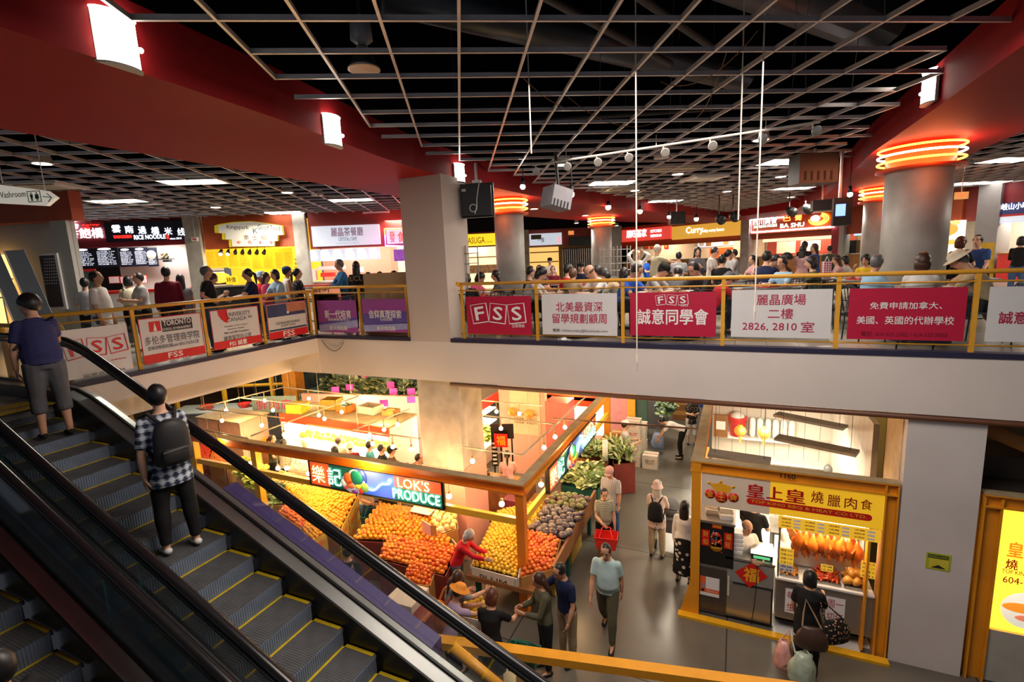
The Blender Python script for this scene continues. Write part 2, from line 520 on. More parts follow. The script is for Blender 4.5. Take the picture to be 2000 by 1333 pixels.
def quad(pl,tl,tr,br,bl):
 a = [pl.ab(*q) for q in (tl,tr,br,bl)]
 return (a[0][0]+a[3][0])/2,(a[1][0]+a[2][0])/2,(a[2][1]+a[3][1])/2,(a[0][1]+a[1][1])/2
def fss(mb,pl,x0,y0,x1,y1,m,n=.012):
 a0,a1,b0,b1 = rect(pl,x0,y0,x1,y1);w = (a1-a0)/3;h = b1-b0
 for i,(ch,rot) in enumerate((('F',.14),('S',-.12),('S',.1))):
  ca,cb = a0+w*(i+.5),(b0+b1)/2
  u = pl.u*math.cos(rot)+pl.v*math.sin(rot);v = -pl.u*math.sin(rot)+pl.v*math.cos(rot)
  o = pl.pt(ca,cb,n);s = w*.44;t = s*.07
  for k in (-1,1):
   mb.box(o+u*(s*k),(t*(1.6 if k > 0 else .8),.003,2*s*1.06),m,(u,pl.n,v))
   mb.box(o+v*(s*k*1.05),(2*s,.003,t*(1.6 if k < 0 else .8)),m,(u,pl.n,v))
  put_text(mb,pl,ch,ca-s*.55,ca+s*.55,cb-s*.72,cb+s*.72,n+.002,m,bold=.07,rot=rot)
def banner(label,pl,q,m,items=(),logo=None,extra=None,name='banner'):
 a0,a1,b0,b1 = quad(pl,*q)
 t = thing(name,label,'banner',pl.pt((a0+a1)/2,b0,0))
 MB().pbox(pl,a0,a1,b0,b1,0,.006,m).build('sheet',t)
 if extra:extra(t,pl,a0,a1,b0,b1)
 for it in items:
  body,(x0,y0,x1,y1),mm = it[:3]
  mb = MB();r = rect(pl,x0,y0,x1,y1)
  put_text(mb,pl,body,*r,.011,mm,*(it[3:] or (.012,)))
  mb.build('lettering',t,recalc=False)
 if logo:
  mb = MB();fss(mb,pl,*logo[0],logo[1]);mb.build('logo',t)
 return t
banner('crimson banner with three large white letter tiles, next to the white pillar',FA,((910,580),(1037,578),(1039,654),(914,653)),BRED,
  [('注册商标',(1000,633,1025,640),PRW,.004)],((920,592,1028,633),PRW))
banner('white banner with two rows of red characters and an email address',FA,((1058,575),(1205,573),(1206,655),(1060,655)),BWHT,
  [('北美最資深',(1086,590,1177,609),PRR),('留學規劃顧周',(1079,613,1185,632),PRR),
  ('電郵: infoburnaby@fsscanada.com',(1080,643,1187,650),PRG,.004)])
banner('crimson banner with small letter tiles above five large white characters',FA,((1231,572),(1400,570),(1398,658),(1231,656)),BRED,
  [('誠意同學會',(1246,604,1383,634),PRW,.03),('注册商标',(1329,596,1344,599),PRW,.004)],((1280,575,1345,597),PRW))
banner('white banner giving the unit numbers 2826, 2810',FA,((1429,567),(1627,565),(1621,661),(1428,659)),BWHT,
  [('麗晶廣場',(1478,575,1574,596),PRR),('二樓',(1500,603,1549,623),PRR),('2826, 2810',(1450,631,1556,647),PRR),
  ('室',(1564,629,1590,649),PRR)])
banner('widest crimson banner with two rows of white characters and a phone number',FA,((1660,563),(1893,562),(1879,666),(1653,663)),BRED,
  [('免費申請加拿大、',(1699,590,1840,604),PRW),('美國、英國的代辦學校',(1673,618,1863,634),PRW),
  ('電話: 604.629.2882 / 604.630.8888',(1681,648,1850,658),PRD,.004)])
banner('white banner with red characters at the right edge of the picture',FA,((1934,560),(2160,558),(2140,672),(1922,667)),BWHT,
  [('誠意同學會',(1950,609,2100,633),PRR,.03)])
PUR1 = mat('poster magenta purple',(.30,.06,.30),.45,var=.1);PUR2 = mat('poster violet',(.10,.07,.34),.45,var=.1)
PUR3 = mat('poster lilac blue',(.32,.34,.62),.45,var=.2)
def bands(*fr):
 def f(t,pl,a0,a1,b0,b1):
  for m,lo,hi,sl in fr:
   h = b1-b0
   MB().prism([pl.pt(a0,b0+h*lo,.0065),pl.pt(a1,b0+h*min(1,lo+sl),.0065),pl.pt(a1,b0+h*min(1,hi+sl),.0065),pl.pt(a0,b0+h*hi,.0065)],pl.n*.001,m).build('printed_band',t)
 return f
banner('purple poster beside the corner of the railing, reading 新一代培育',FA,((621,588),(695,586),(700,649),(623,650)),PUR1,
  [('新一代培育',(635,606,686,622),PRW,.03),('基督教教育中心',(641,622,682,627),PRW,.004),('新天地出版',(645,636,679,645),PRW,.03)],
  extra=bands((PUR3,0,.22,.18),(PUR2,.22,.3,.18)))
banner('purple and blue poster against the white pillar, reading 信仰真理探索',FA,((708,585),(792,584),(797,648),(711,650)),PUR1,
  [('信仰真理探索',(721,606,784,622),PRW,.03),('生命成長課程',(743,622,767,627),PRW,.004),('新天地出版',(737,637,773,646),PRW,.03)],
  extra=bands((PUR3,0,.2,.1),(PUR2,.2,.55,.08)))
def frame(m,w=.012):
 def f(t,pl,a0,a1,b0,b1):
  mb = MB()
  mb.pbox(pl,a0,a1,b1-w,b1,.006,.009,m);mb.pbox(pl,a0,a1,b0,b0+w,.006,.009,m)
  mb.pbox(pl,a0,a0+w,b0,b1,.006,.009,m);mb.pbox(pl,a1-w,a1,b0,b1,.006,.009,m)
  mb.build('printed_border',t)
  MB().pbox(pl,a0,a1,b0,b0+(b1-b0)*.2,.006,.0085,m).build('printed_band',t)
 return f
banner('white poster with red letter tiles behind the yellow hoop barrier',LA,((105,648),(246,632),(260,716),(135,748)),BWHT,
  [('注册商标',(214,700,246,703),BRED2,.004),('留學咨詢 604',(160,725,245,731),PRG,.004)],((120,650,250,705),BRED2))
banner('white poster headed TORONTO with a red foot band',LA,((267,625),(390,610),(402,690),(283,714)),BWHT,
  [('TORONTO',(317,624,372,634),PRW,.04),('SCHOOL OF MANAGEMENT',(317,638,373,643),PRW,.012),
  ('多伦多管理商学院',(281,652,390,668),PRG),('咨询详情请到2楼unit 2816 FSS办公室',(287,670,389,678),PRG,.004),
  ('FSS',(328,687,357,697),PRW,.05),('二樓2810, 2816, 2820, 2826室',(322,699,369,703),PRW,.004)],
  extra=lambda t,pl,a0,a1,b0,b1:(frame(BRED2)(t,pl,a0,a1,b0,b1),
   MB().pbox(pl,*rect(pl,315,623,375,645),.006,.009,PRK).build('printed_plate',t),
   MB().pbox(pl,*rect(pl,290,628,313,648),.006,.009,BRED2).build('emblem',t),
   put_text(MB(),pl,'▲',*rect(pl,298,630,305,647),.011,PRW).build('emblem_mark',t)))
banner('white poster headed UNIVERSITY CANADA with a red maple corner',LA,((407,608),(502,597),(511,667),(420,686)),BWHT,
  [('UNIVERSITY',(441,609,488,617),PRG,.004),('CANADA',(443,619,481,627),PRG,.004),('WEST',(483,616,492,621),PRG,.004),
  ('Associate of Arts Degree',(437,634,483,638),PRG,.004),('University Transfer',(444,640,477,644),PRG,.004),
  ('MBA and MBA Foundation',(437,646,486,650),PRG,.004),('誠意留学办公室',(436,653,491,662),PRG,.004),
  ('FSS 誠意',(448,664,482,674),PRW,.05),('二樓2810, 2816, 2820, 2826室',(449,675,486,679),PRW,.004)],
  extra=lambda t,pl,a0,a1,b0,b1:(frame(BRED2)(t,pl,a0,a1,b0,b1),
   MB().prism([pl.pt(a0+(a1-a0)*x,b0+(b1-b0)*y,.009) for x,y in ((.15,.98),(.34,.98),(.34,.8),(.38,.74),(.32,.72),(.33,.64),(.26,.68),(.2,.76),(.16,.86))],pl.n*.002,BRED2).build('maple_mark',t)))
SKY1 = mat('poster dusk blue',(.05,.07,.16),.45,var=.3,scale=3);SKY2 = mat('poster sunset',(.55,.22,.12),.45,var=.3,scale=3)
banner('white poster with a dusk skyline photo across its top',LA,((517,596),(594,587),(602,651),(527,664)),BWHT,
  [('STUDY ENGLISH HERE THE LANGUAGE',(538,627,585,632),PRG,.012),('ACADEMY CANADA',(548,633,577,637),PRG,.012),
  ('www.ilac.ca  learn english study abroad',(538,641,590,644),PRG,.004),('FSS',(553,646,575,656),PRW,.05),
  ('二樓2810, 2816',(550,657,580,660),PRW,.004)],
  extra=lambda t,pl,a0,a1,b0,b1:(frame(BRED2)(t,pl,a0,a1,b0,b1),
   MB().pbox(pl,a0+.02,a0+(a1-a0)*.55,b0+(b1-b0)*.62,b1-.02,.006,.0085,SKY1).pbox(pl,a0+(a1-a0)*.5,a1-.02,b0+(b1-b0)*.72,b1-.02,.006,.009,SKY2)
   .pbox(pl,a0+(a1-a0)*.5,a1-.02,b0+(b1-b0)*.62,b0+(b1-b0)*.74,.006,.0088,SKY1).pbox(pl,a0+.02,a1-.02,b0+(b1-b0)*.22,b0+(b1-b0)*.27,.006,.0088,SKY1).build('printed_photo',t),
   MB().lathe(pl.pt(a0+(a1-a0)*.52,b0+(b1-b0)*.72,.0085),[(.03,0),(.03,.002)],PRW,16,pl.n).build('seal',t)))
WIRE = mat('thin cable',(.12,.03,.015),.6)
def sag(name,label,a,b,drop,r=.004,m=None,cat='cable'):
 a,b = Vector(a),Vector(b);n = 12
 pts = [a.lerp(b,k/n)-Vector((0,0,drop*4*(k/n)*(1-k/n))) for k in range(n+1)]
 return tag(MB().tube(pts,r,m or WIRE,6).build(name,origin=a),label,cat)
sag('cable','thin red cable sagging along the railing by the crimson letter-tile banner',(fx(900,600),8.0,5.55),(fx(1216,560),8.0,5.57),.1)
sag('cable','thin red cable sagging along the railing above the unit-number banner',(fx(1216,560),8.0,5.57),(fx(1640,545),8.0,5.57),.08)
sag('cable','thin red cable sagging along the railing above the widest crimson banner',(fx(1640,545),8.0,5.57),(fx(1905,540),8.0,5.57),.08)
sag('cable','dark loop of cable hanging over the fascia below the purple posters',atY(628,664,7.97),atY(672,668,7.97),.22,.006,PRK)
# ================================================================ ESCALATORS
RUB = mat('black handrail rubber',(.008,.008,.009),.22,var=.05)
BSTEEL = mat('brushed steel deck',(.42,.43,.42),.3,.85,var=.12,scale=3)
SKIRT = mat('black skirt panel',(.006,.006,.007),.35,var=.1)
TREAD = mat('grooved step metal',(.13,.135,.14),.5,.3,var=.2,scale=9)
RISER = mat('ribbed riser metal',(.19,.24,.32),.45,.2,var=.15)
SEDGE = mat('yellow step edge',(.55,.40,.01),.5,var=.25,scale=12)
PURP = mat('purple truss cladding',(.055,.035,.15),.45,var=.1)
TEAL = mat('teal balustrade glass',(.025,.10,.125),.12,alpha=.62,var=.2,scale=1.)
EGLASS = glassmat('clear balustrade glass',(.96,.98,.97),.03)
SLATLINE = mat('glass joint',(.03,.03,.03),.5,var=0)
def ribs(mt,sc):
 nt = mt.node_tree;b = nt.nodes['Principled BSDF']
 tc = nt.nodes.new('ShaderNodeTexCoord');wv = nt.nodes.new('ShaderNodeTexWave');wv.bands_direction = 'Y'
 wv.inputs['Scale'].default_value = sc
 bp = nt.nodes.new('ShaderNodeBump');bp.inputs['Strength'].default_value = .8;bp.inputs['Distance'].default_value = .01
 nt.links.new(tc.outputs['Object'],wv.inputs['Vector']);nt.links.new(wv.outputs['Fac'],bp.inputs['Height']);nt.links.new(bp.outputs[0],b.inputs['Normal'])
ribs(TREAD,14);ribs(RISER,14)
EK,EC,EFLAT = .445,CZ-3.888,CZ-.653
def zh(x,w=.25):
 xb = (EC-EFLAT)/EK;t = x-xb
 return EFLAT-EK*(t+math.sqrt(t*t+w*w))/2
def strip(y0,y1,o0,o1,m,x0=-9.6,x1=3.0,thick=.03,mb=None):
 """sloped strip between (y0, zh+o0) and (y1, zh+o1)"""
 mb = mb or MB();n = 40;vs = [];fs = []
 for i in range(n+1):
  x = x0+(x1-x0)*i/n;z = zh(x)
  vs += [(x,y0,z+o0),(x,y1,z+o1),(x,y1,z+o1-thick),(x,y0,z+o0-thick)]
 for i in range(n):
  a = 4*i
  for k in range(4):fs.append((a+k,a+(k+1) % 4,a+4+(k+1) % 4,a+4+k))
 fs += [(3,2,1,0),(4*n,4*n+1,4*n+2,4*n+3)]
 return mb.add(vs,fs,m)
def panel(y,o0,o1,m,x0,x1,th=.012):
 mb = MB();n = 14;vs = [];fs = []
 for i in range(n+1):
  x = x0+(x1-x0)*i/n;z = zh(x)
  vs += [(x,y-th/2,z+o0),(x,y+th/2,z+o0),(x,y+th/2,z+o1),(x,y-th/2,z+o1)]
 for i in range(n):
  a = 4*i
  for k in range(4):fs.append((a+k,a+(k+1) % 4,a+4+(k+1) % 4,a+4+k))
 fs += [(3,2,1,0),(4*n,4*n+1,4*n+2,4*n+3)]
 return mb.add(vs,fs,m)
def escalator(label,yn,yf,gn,gf,x1,xt0,nsteps,i0):
 t = thing('escalator',label,'escalator',(-4,(yn+yf)/2,0))
 for y,sgn in ((yn,1),(yf,-1)):
  pts = [];x = -9.6
  while x <= x1+.01:
   pts.append((x,y,zh(x)-.03));x += .2
  vs = [];fs = [];seg = 10
  for p in pts:
   for k in range(seg):
    w = 2*math.pi*k/seg
    vs.append((p[0]+.018*math.sin(w),p[1]+.045*math.cos(w),p[2]+.036*math.sin(w)))
  for i in range(len(pts)-1):
   for k in range(seg):
    fs.append((i*seg+k,i*seg+(k+1) % seg,(i+1)*seg+(k+1) % seg,(i+1)*seg+k))
  fs += [tuple(range(seg)),tuple((len(pts)-1)*seg+k for k in range(seg))]
  MB().add(vs,fs,RUB,True).build('handrail',t)
  strip(y-.022,y+.022,-.075,-.075,SKIRT,-9.6,x1,.035).build('handrail_guide',t)
  xs = [-9.6,-7.9,-6.06,-4.2,-2.3,-.4,x1]
  for a,b in zip(xs[:-1],xs[1:]):
   if b > a:panel(y,-.66,-.1,gn if sgn > 0 else gf,a+.006,b-.006).build('glass_panel',t)
  MBd = MB()
  strip(y,y+sgn*.14,-.64,-.66,BSTEEL,-9.6,x1,.05,MBd)
  strip(y-sgn*.1,y,-.66,-.64,BSTEEL,-9.6,x1,.05,MBd)
  MBd.build('deck',t)
  strip(y-.012,y+.012,-.615,-.615,SKIRT,-9.6,x1,.04).build('glass_channel',t)
  strip(y+sgn*.13,y+sgn*.15,-.65,-.65,SKIRT,-9.6,x1,.75).build('skirt',t)
 ya,yb = yn+.16,yf-.16
 for i in range(i0,i0+nsteps):
  x = -4.681+.365*i
  zf = lambda q:max(UF-3,min(UF+.0,zh(q,.9)-.79))
  z = zf(x);zd = zf(x+.365)
  o = (x,(ya+yb)/2,z)
  mb = MB()
  mb.bx((x-.365,ya,z-.03),(x,yb,z),TREAD)
  mb.bx((x-.004,ya+.02,zd-.02),(x+.008,yb-.02,z-.006),RISER)
  mb.bx((x-.365,yb-.035,z-.001),(x-.02,yb,z+.004),SEDGE)
  mb.bx((x-.365,ya,z-.001),(x-.02,ya+.035,z+.004),SEDGE)
  mb.bx((x-.365,ya,z-.001),(x-.335,yb,z+.004),SEDGE)
  mb.build('step',t,o)
 return t
ESC1 = escalator('up escalator with two riders, grey grooved steps with yellow edges',2.0,3.2,TEAL,EGLASS,1.6,-7.4,21,-8)
ESC2 = escalator('second escalator in the bottom left corner, dark steps with yellow edges',.56,1.77,TEAL,TEAL,1.6,-7.4,13,-3)
def stepz(x):return max(UF-3,min(UF,zh(x,.9)-.79))
LAND = mat('ribbed landing plate',(.30,.30,.29),.4,.6,var=.15)
struct(MB().bx((-8.5,-1.5,UF-.3),(-7.62,3.3,UF+.01),LAND).build('floor_landing'))
t = thing('comb_plate','yellow comb plate with a caution mark at the head of the escalator','comb plate',(-7.6,2.6,UF))
MB().bx((-7.66,2.16,UF+.012),(-7.5,3.04,UF+.02),SEDGE).build('comb',t)
MB().bx((-8.05,2.6,UF+.0125),(-7.8,2.95,UF+.016),SEDGE).build('caution_sticker',t)
n = 12;vs = [];fs = []
for i in range(n+1):
 x = -5.05+2.6*i/n;z = zh(x)-.66
 vs += [(x,3.31,z),(x,3.47,z-.0),(x,3.47,z-.5),(x,3.31,z-.5)]
for i in range(n):
 for k in range(4):fs.append((4*i+k,4*i+(k+1) % 4,4*i+4+(k+1) % 4,4*i+4+k))
fs += [(3,2,1,0),(4*n,4*n+1,4*n+2,4*n+3)]
tag(MB().add(vs,fs,PURP).build('truss_cladding',origin=(-4,3.4,0)),'dark purple sloping cladding board along the far side of the up escalator','cladding')
pa,pb = atZ(823,1243,1.07),atZ(2000,1402,1.07)
u = (pb-pa).normalized();nrm = Vector((-u.y,u.x,0))
YEL2 = mat('amber steel paint',(.78,.34,.015),.42,var=.1)
t = thing('pit_railing','thick amber guard rail on the market floor below the escalator','railing',(pa.x,pa.y,0))
L = (pb-pa).length+1.2
MB().box(pa+u*(L/2)-Vector((0,0,.055)),(L,.15,.11),YEL2,(u,nrm,Vector((0,0,1)))).build('top_rail',t)
for d in (1.35,3.6,6.0):
 c = pa+u*d
 MB().box((c.x,c.y,.48),(.09,.06,.96),YEL2,(u,nrm,Vector((0,0,1)))).build('post',t)
MB().tube([atY(885,1265,3.55),atY(1000,1362,3.55)],.05,YEL2,8).build('stringer',t)
# ================================================================ ROAST MEAT STALL
AMB = mat('stall amber paint',(.74,.30,.015),.42,var=.12,scale=3)
DUST = mat('dusty beam top',(.34,.27,.16),.8,var=.25,scale=5)
SIGNW = mat('sign cream',(.78,.66,.52),.4,var=.03)
SIGNY = mat('sign yellow',(.86,.52,.02),.4,emit=.25,var=0,ecol=(.9,.5,.02))
SRED = mat('sign red',(.62,.012,.01),.4,var=0)
SDRED = mat('sign dark red',(.30,.008,.006),.4,var=0)
GOLD = mat('sign gold',(.85,.42,.02),.4,var=.1,scale=20)
INOX = mat('stainless steel',(.42,.40,.37),.3,.85,var=.1,scale=2)
BLK = mat('black gloss',(.008,.008,.008),.25,var=.1)
WTILE = floormat('white wall tile',(.80,.76,.68),.3,.3,.006)
WPL = mat('white plastic',(.82,.80,.76),.4,var=.03)
BQ = Pl((0,8.06,0),0)
ST0,ST1 = -.6,2.14
t = thing('market_stall','amber steel frame of the roast meat stall, number 1160 on its top beam','stall frame',(.8,8.1,0))
def ibeam(mb,a,b,w,h,m,mt):
 a,b = Vector(a),Vector(b);u = (b-a).normalized();z = Vector((0,0,1));n = u.cross(z);c = (a+b)/2;L = (b-a).length
 mb.box(c+z*(h/2-.01),(L,w,.02),m,(u,n,z));mb.box(c-z*(h/2-.01),(L,w,.02),m,(u,n,z));mb.box(c,(L,.03,h),m,(u,n,z))
 mb.box(c+z*(h/2+.004),(L,w,.008),mt,(u,n,z))
 return mb
MB().bx((-.58,8.03,0),(-.44,8.19,2.72),AMB).build('post',t)
MB().bx((1.98,8.03,0),(2.0,8.2,2.72),AMB).bx((2.12,8.03,0),(2.14,8.2,2.72),AMB).bx((1.98,8.1,0),(2.14,8.12,2.72),AMB).bx((1.83,8.06,.05),(1.86,8.2,2.5),AMB).build('post',t)
ibeam(MB(),(-.6,8.11,2.66),(2.14,8.11,2.66),.17,.18,AMB,DUST).build('front_beam',t)
ibeam(MB(),(-.5,8.2,2.66),(-.5,12.6,2.66),.18,.18,AMB,DUST).build('side_beam',t)
MB().bx((-.56,8.2,1.25),(-.5,12.5,1.32),AMB).build('side_rail',t)
mb = MB();put_text(mb,BQ.off(.035),'1160',*rect(BQ,1524,924,1553,934),0,BLK,.02);mb.build('lettering',t,recalc=False)
MB().bx((-.76,7.9,0),(2.16,8.03,.045),mat('yellow kerb paint',(.80,.42,.01),.5,var=.2,scale=5)).build('kerb',t)
MB().prism([(-.58,8.03,.02),(-.74,8.03,.02),(-.58,8.03,.62)],(0,.03,0),AMB).build('gusset',t)
t = thing('shop_sign','long cream and yellow sign board with a crown, red characters and a red name bar','sign',(.8,8.06,2.0))
S = BQ
a0,a1 = -.43,1.98
MB().pbox(S,a0,.55,2.02,2.565,-.02,.02,SIGNW).build('panel',t)
MB().pbox(S,.55,a1,2.04,2.565,-.02,.02,SIGNY).build('panel',t)
T_ = S.off(.024)
for ch,r in (('皇',(1458,945,1491,971)),('上',(1497,950,1527,974)),('皇',(1533,955,1571,981))):
 mb = MB();put_text(mb,T_,ch,*rect(S,*[r[0]+2,r[1]+1,r[2]+2,r[3]+1]),0,SDRED,.014);mb.build('lettering',t,recalc=False)
 mb = MB();put_text(mb,T_,ch,*rect(S,*r),.004,SRED,.012);mb.build('lettering',t,recalc=False)
for ch,r in (('燒',(1584,959,1608,982)),('臘',(1616,966,1641,989)),('肉',(1649,971,1673,993)),('食',(1680,975,1703,995))):
 mb = MB();put_text(mb,T_,ch,*rect(S,*r),0,SDRED,.012);mb.build('lettering',t,recalc=False)
ra,rb = S.ab(1462,983),S.ab(1700,1012)
p0,p1 = S.ab(1458,980),S.ab(1703,1008)
zc = (p0[1]+p1[1])/2
mb = MB();q = [S.pt(p0[0]+.05+.05*math.cos(w),zc+.05*math.sin(w),.022) for w in [math.pi/2+math.pi*k/8 for k in range(9)]] + [S.pt(p1[0]-.05+.05*math.cos(w),zc+.05*math.sin(w),.022) for w in [-math.pi/2+math.pi*k/8 for k in range(9)]]
mb.prism(q,S.n*.003,SRED);mb.build('name_bar',t)
mb = MB();put_text(mb,T_,'TOP KING BBQ & MEAT CO LTD.',p0[0]+.06,p1[0]-.06,zc-.027,zc+.027,.004,GOLD,.03);mb.build('lettering',t,recalc=False)
cx,cz = S.ab(1409,962)
def disc(mb,a,b,r,n,m,seg=20):return mb.lathe(S.pt(a,b,n),[(r,0),(r,.004)],m,seg,S.n)
MB().prism([S.pt(cx+x,cz+z,.022) for x,z in ((-.09,.01),(-.17,.13),(-.01,.165),(.16,.115),(.1,.0),(0,.02))],S.n*.004,GOLD).build('crown',t)
mb = MB()
for x,z in ((-.185,.145),(-.01,.19),(.175,.13)):disc(mb,cx+x,cz+z,.022,.026,GOLD,12)
mb.build('crown_beads',t)
for x,z,r,ch in ((-.165,-.04,.078,'金'),(0,-.07,.092,'王'),(.175,-.05,.078,'牌')):
 mb = MB();disc(mb,cx+x,cz+z,r,.027 if ch == '王' else .024,SRED)
 put_text(mb,S,ch,cx+x-r*.6,cx+x+r*.6,cz+z-r*.6,cz+z+r*.6,.034,GOLD,.02);mb.build('medallion',t)
struct(MB().bx((-.45,12.5,0),(3.3,12.6,3.4),WTILE).build('wall_stall_back'))
struct(MB().bx((2.0,9.0,0),(2.08,12.5,3.3),WTILE).build('wall_stall_right'))
struct(MB().bx((-.45,8.2,0),(2.0,12.5,.02),TILEW).bx((.68,8.03,0),(1.84,8.2,.02),TILEW).build('floor_stall'))
t = thing('refrigerator','black upright fridge front under a steel top with foam trays on it','refrigerator',(-.19,8.5,.9))
MB().bx((-.46,8.12,.93),(.07,8.75,1.68),BLK).build('body',t)
MB().bx((-.47,8.1,1.68),(.085,8.8,1.72),INOX).build('top',t)
t = thing('steel_cabinet','dark steel floor cabinet below the black fridge, flyer on its door','cabinet',(-.2,8.4,0))
MB().bx((-.47,8.14,.06),(.07,8.75,.93),INOX).build('body',t)
MB().bx((-.45,8.12,.1),(-.02,8.14,.88),mat('dark steel door',(.11,.09,.075),.35,.6)).build('door',t)
MB().bx((-.01,8.105,.45),(.02,8.12,.8),mat('pale door seal',(.6,.58,.4),.5)).build('handle',t)
t = thing('flyer','white and orange flyer stuck on the steel cabinet','flyer',(-.25,8.11,.6))
F = Pl((0,8.112,0),0)
r = rect(F,1367,1128,1405,1165)
MB().pbox(F,*r,0,.002,PRW).build('sheet',t)
fo = mat('flyer orange',(.8,.13,.02),.5,var=.05)
MB().pbox(F,r[0],r[1],r[2]+.06,r[2]+.13,.002,.003,fo).pbox(F,r[0],r[0]+.09,r[2]+.13,r[3],.002,.003,fo).build('printed_band',t)
MB().pbox(F,r[0]+.02,r[0]+.07,r[2]+.07,r[2]+.12,.003,.004,PRK).pbox(F,r[0]+.02,r[0]+.08,r[2]+.14,r[2]+.22,.003,.004,mat('flyer portrait',(.3,.25,.3),.5)).build('printed_photo',t)
mb = MB();put_text(mb,F,'招租 SPACE 604',r[0]+.1,r[1]-.02,r[2]+.08,r[2]+.11,.004,PRW);mb.build('lettering',t,recalc=False)
t = thing('service_counter','stainless counter with a dark frame, red diamond paper on its upper panel','counter',(.3,8.4,0))
MB().bx((-.04,8.16,.03),(.66,8.7,1.12),mat('counter dark frame',(.05,.045,.04),.4,.5)).build('body',t)
MB().bx((-.02,8.13,.08),(.63,8.16,.66),INOX).build('lower_panel',t)
MB().bx((-.02,8.13,.71),(.65,8.16,1.08),mat('light steel',(.45,.50,.50),.35,.7,var=.1)).build('upper_panel',t)
MB().bx((-.05,8.12,1.1),(.67,8.75,1.14),INOX).build('top',t)
MB().tube([(.42,8.12,1.1),(.41,8.115,.6),(.39,8.118,.3),(.36,8.12,.02)],.006,PRK,6).build('cord',t)
t = thing('paper_decoration','red diamond paper with a gold blessing character on the steel counter','decoration',(.33,8.12,.85))
D = Pl((.335,8.126,.89),0)
MB().prism([D.pt(-.24,.0,0),D.pt(-.02,-.23,0),D.pt(.24,.02,0),D.pt(.02,.23,0)],D.n*.003,SRED).build('sheet',t)
mb = MB();put_text(mb,D,'福',-.11,.11,-.12,.12,.005,GOLD,.05);mb.build('lettering',t,recalc=False)
K = Pl((0,8.115,0),0)
def paper(label,px,m,body=None,tm=None,pl=K,cat='decoration',name='paper_decoration',vert=False,bold=.02,n0=0.):
 t = thing(name,label,cat,pl.hit((px[0]+px[2])/2,px[3]))
 r = rect(pl,*px)
 MB().pbox(pl,*r,n0,n0+.003,m).build('sheet',t)
 if body:
  mb = MB()
  if vert:
   h = (r[3]-r[2])/len(body)
   for i,ch in enumerate(body):put_text(mb,pl,ch,r[0]+(r[1]-r[0])*.2,r[1]-(r[1]-r[0])*.2,r[3]-h*(i+.85),r[3]-h*(i+.15),n0+.005,tm,bold)
  else:
   lines = body.split('\n');h = (r[3]-r[2])/len(lines)
   for i,ln in enumerate(lines):put_text(mb,pl,ln,r[0]+(r[1]-r[0])*.08,r[1]-(r[1]-r[0])*.08,r[3]-h*(i+.82),r[3]-h*(i+.2),n0+.005,tm,bold)
  mb.build('lettering',t,recalc=False)
 return t
paper('red couplet strip on the left of the black fridge',(1370,1035,1386,1066),SRED,'財如',GOLD,vert=True)
paper('red couplet strip on the right of the black fridge',(1414,1042,1431,1073),SRED,'福旺',GOLD,vert=True)
paper('short red strip at the top of the black fridge',(1391,1025,1410,1033),SRED,'招財進寶',GOLD)
t = thing('paper_decoration','ornate red and gold paper figure in the middle of the black fridge','decoration',K.hit(1400,1078))
ca,cb = K.ab(1399,1058)
mb = MB();random.seed(3)
mb.lathe(K.pt(ca,cb-.1,0),[(.09,0),(.09,.003)],GOLD,14,K.n);mb.lathe(K.pt(ca,cb+.09,0),[(.07,0),(.07,.003)],SRED,14,K.n)
mb.pbox(K,ca-.08,ca+.08,cb-.1,cb+.09,0,.003,SRED)
mb.build('sheet',t)
mb = MB()
cols = [GOLD,SRED,mat('print green',(.05,.3,.08),.5),mat('print blue',(.03,.06,.3),.5),mat('print peach',(.75,.35,.2),.5)]
for i in range(34):
 a,b = random.gauss(0,.045),random.gauss(0,.075)
 mb.lathe(K.pt(ca+a,cb+b,.0035+i*.00005),[(random.uniform(.008,.02),0),(.006,.001)],random.choice(cols),7,K.n)
mb.build('printed_ornament',t)
t = thing('display_case','lit glass display case of roast meats with a steel base','display case',(1.3,8.4,0))
MB().bx((.7,8.14,.24),(1.98,8.75,.92),INOX).build('base',t)
MB().bx((.72,8.4,.022),(1.96,8.7,.24),BLK).build('plinth',t)
MB().bx((.68,8.1,.92),(1.97,8.75,.95),WPL).build('ledge',t)
MB().bx((.7,8.13,.95),(.725,8.17,2.0),INOX).build('corner_post',t)
MB().bx((.72,8.14,.96),(1.84,8.147,1.9),glassmat('case glass',(1,1,1),.04)).build('front_glass',t)
MB().bx((.74,8.5,1.0),(1.86,8.74,1.25),WPL).build('back_step',t)
CASEL = glow('case tube',(1,.82,.6),22)
MB().tube([(.76,8.22,1.93),(1.82,8.22,1.93)],.018,CASEL,8).build('light_tube',t)
MB().tube([(.74,8.4,1.72),(1.84,8.4,1.72)],.012,WPL,8).build('hanging_rail',t)
for x in (.74,1.84):MB().tube([(x,8.4,1.72),(x,8.4,2.0)],.01,INOX,6).build('rail_post',t)
lamp('case light','AREA',(1.3,8.45,1.97),22,(1,.72,.42),.7)
MY = mat('menu yellow',(.85,.50,.03),.45,emit=.3,var=0)
t = thing('menu_board','yellow menu strip with price rows above the roast meat case','menu',BQ.hit(1620,1050))
r = rect(BQ,1521,1014,1722,1038);MB().pbox(BQ,.68,1.97,1.83,2.02,-.01,.01,MY).build('panel',t)
mb = MB()
for i in range(4):
 for j in range(3):
  put_text(mb,BQ,['燒鴨例牌','叉燒飯','燒肉雙拼','油雞'][(i+j) % 4],.72+i*.31,.85+i*.31,1.97-j*.055,1.995-j*.055,.012,SDRED,.01)
  mb.pbox(BQ,.88+i*.31,.97+i*.31,1.965-j*.055,1.995-j*.055,.011,.013,PRW)
mb.build('lettering',t,recalc=False)
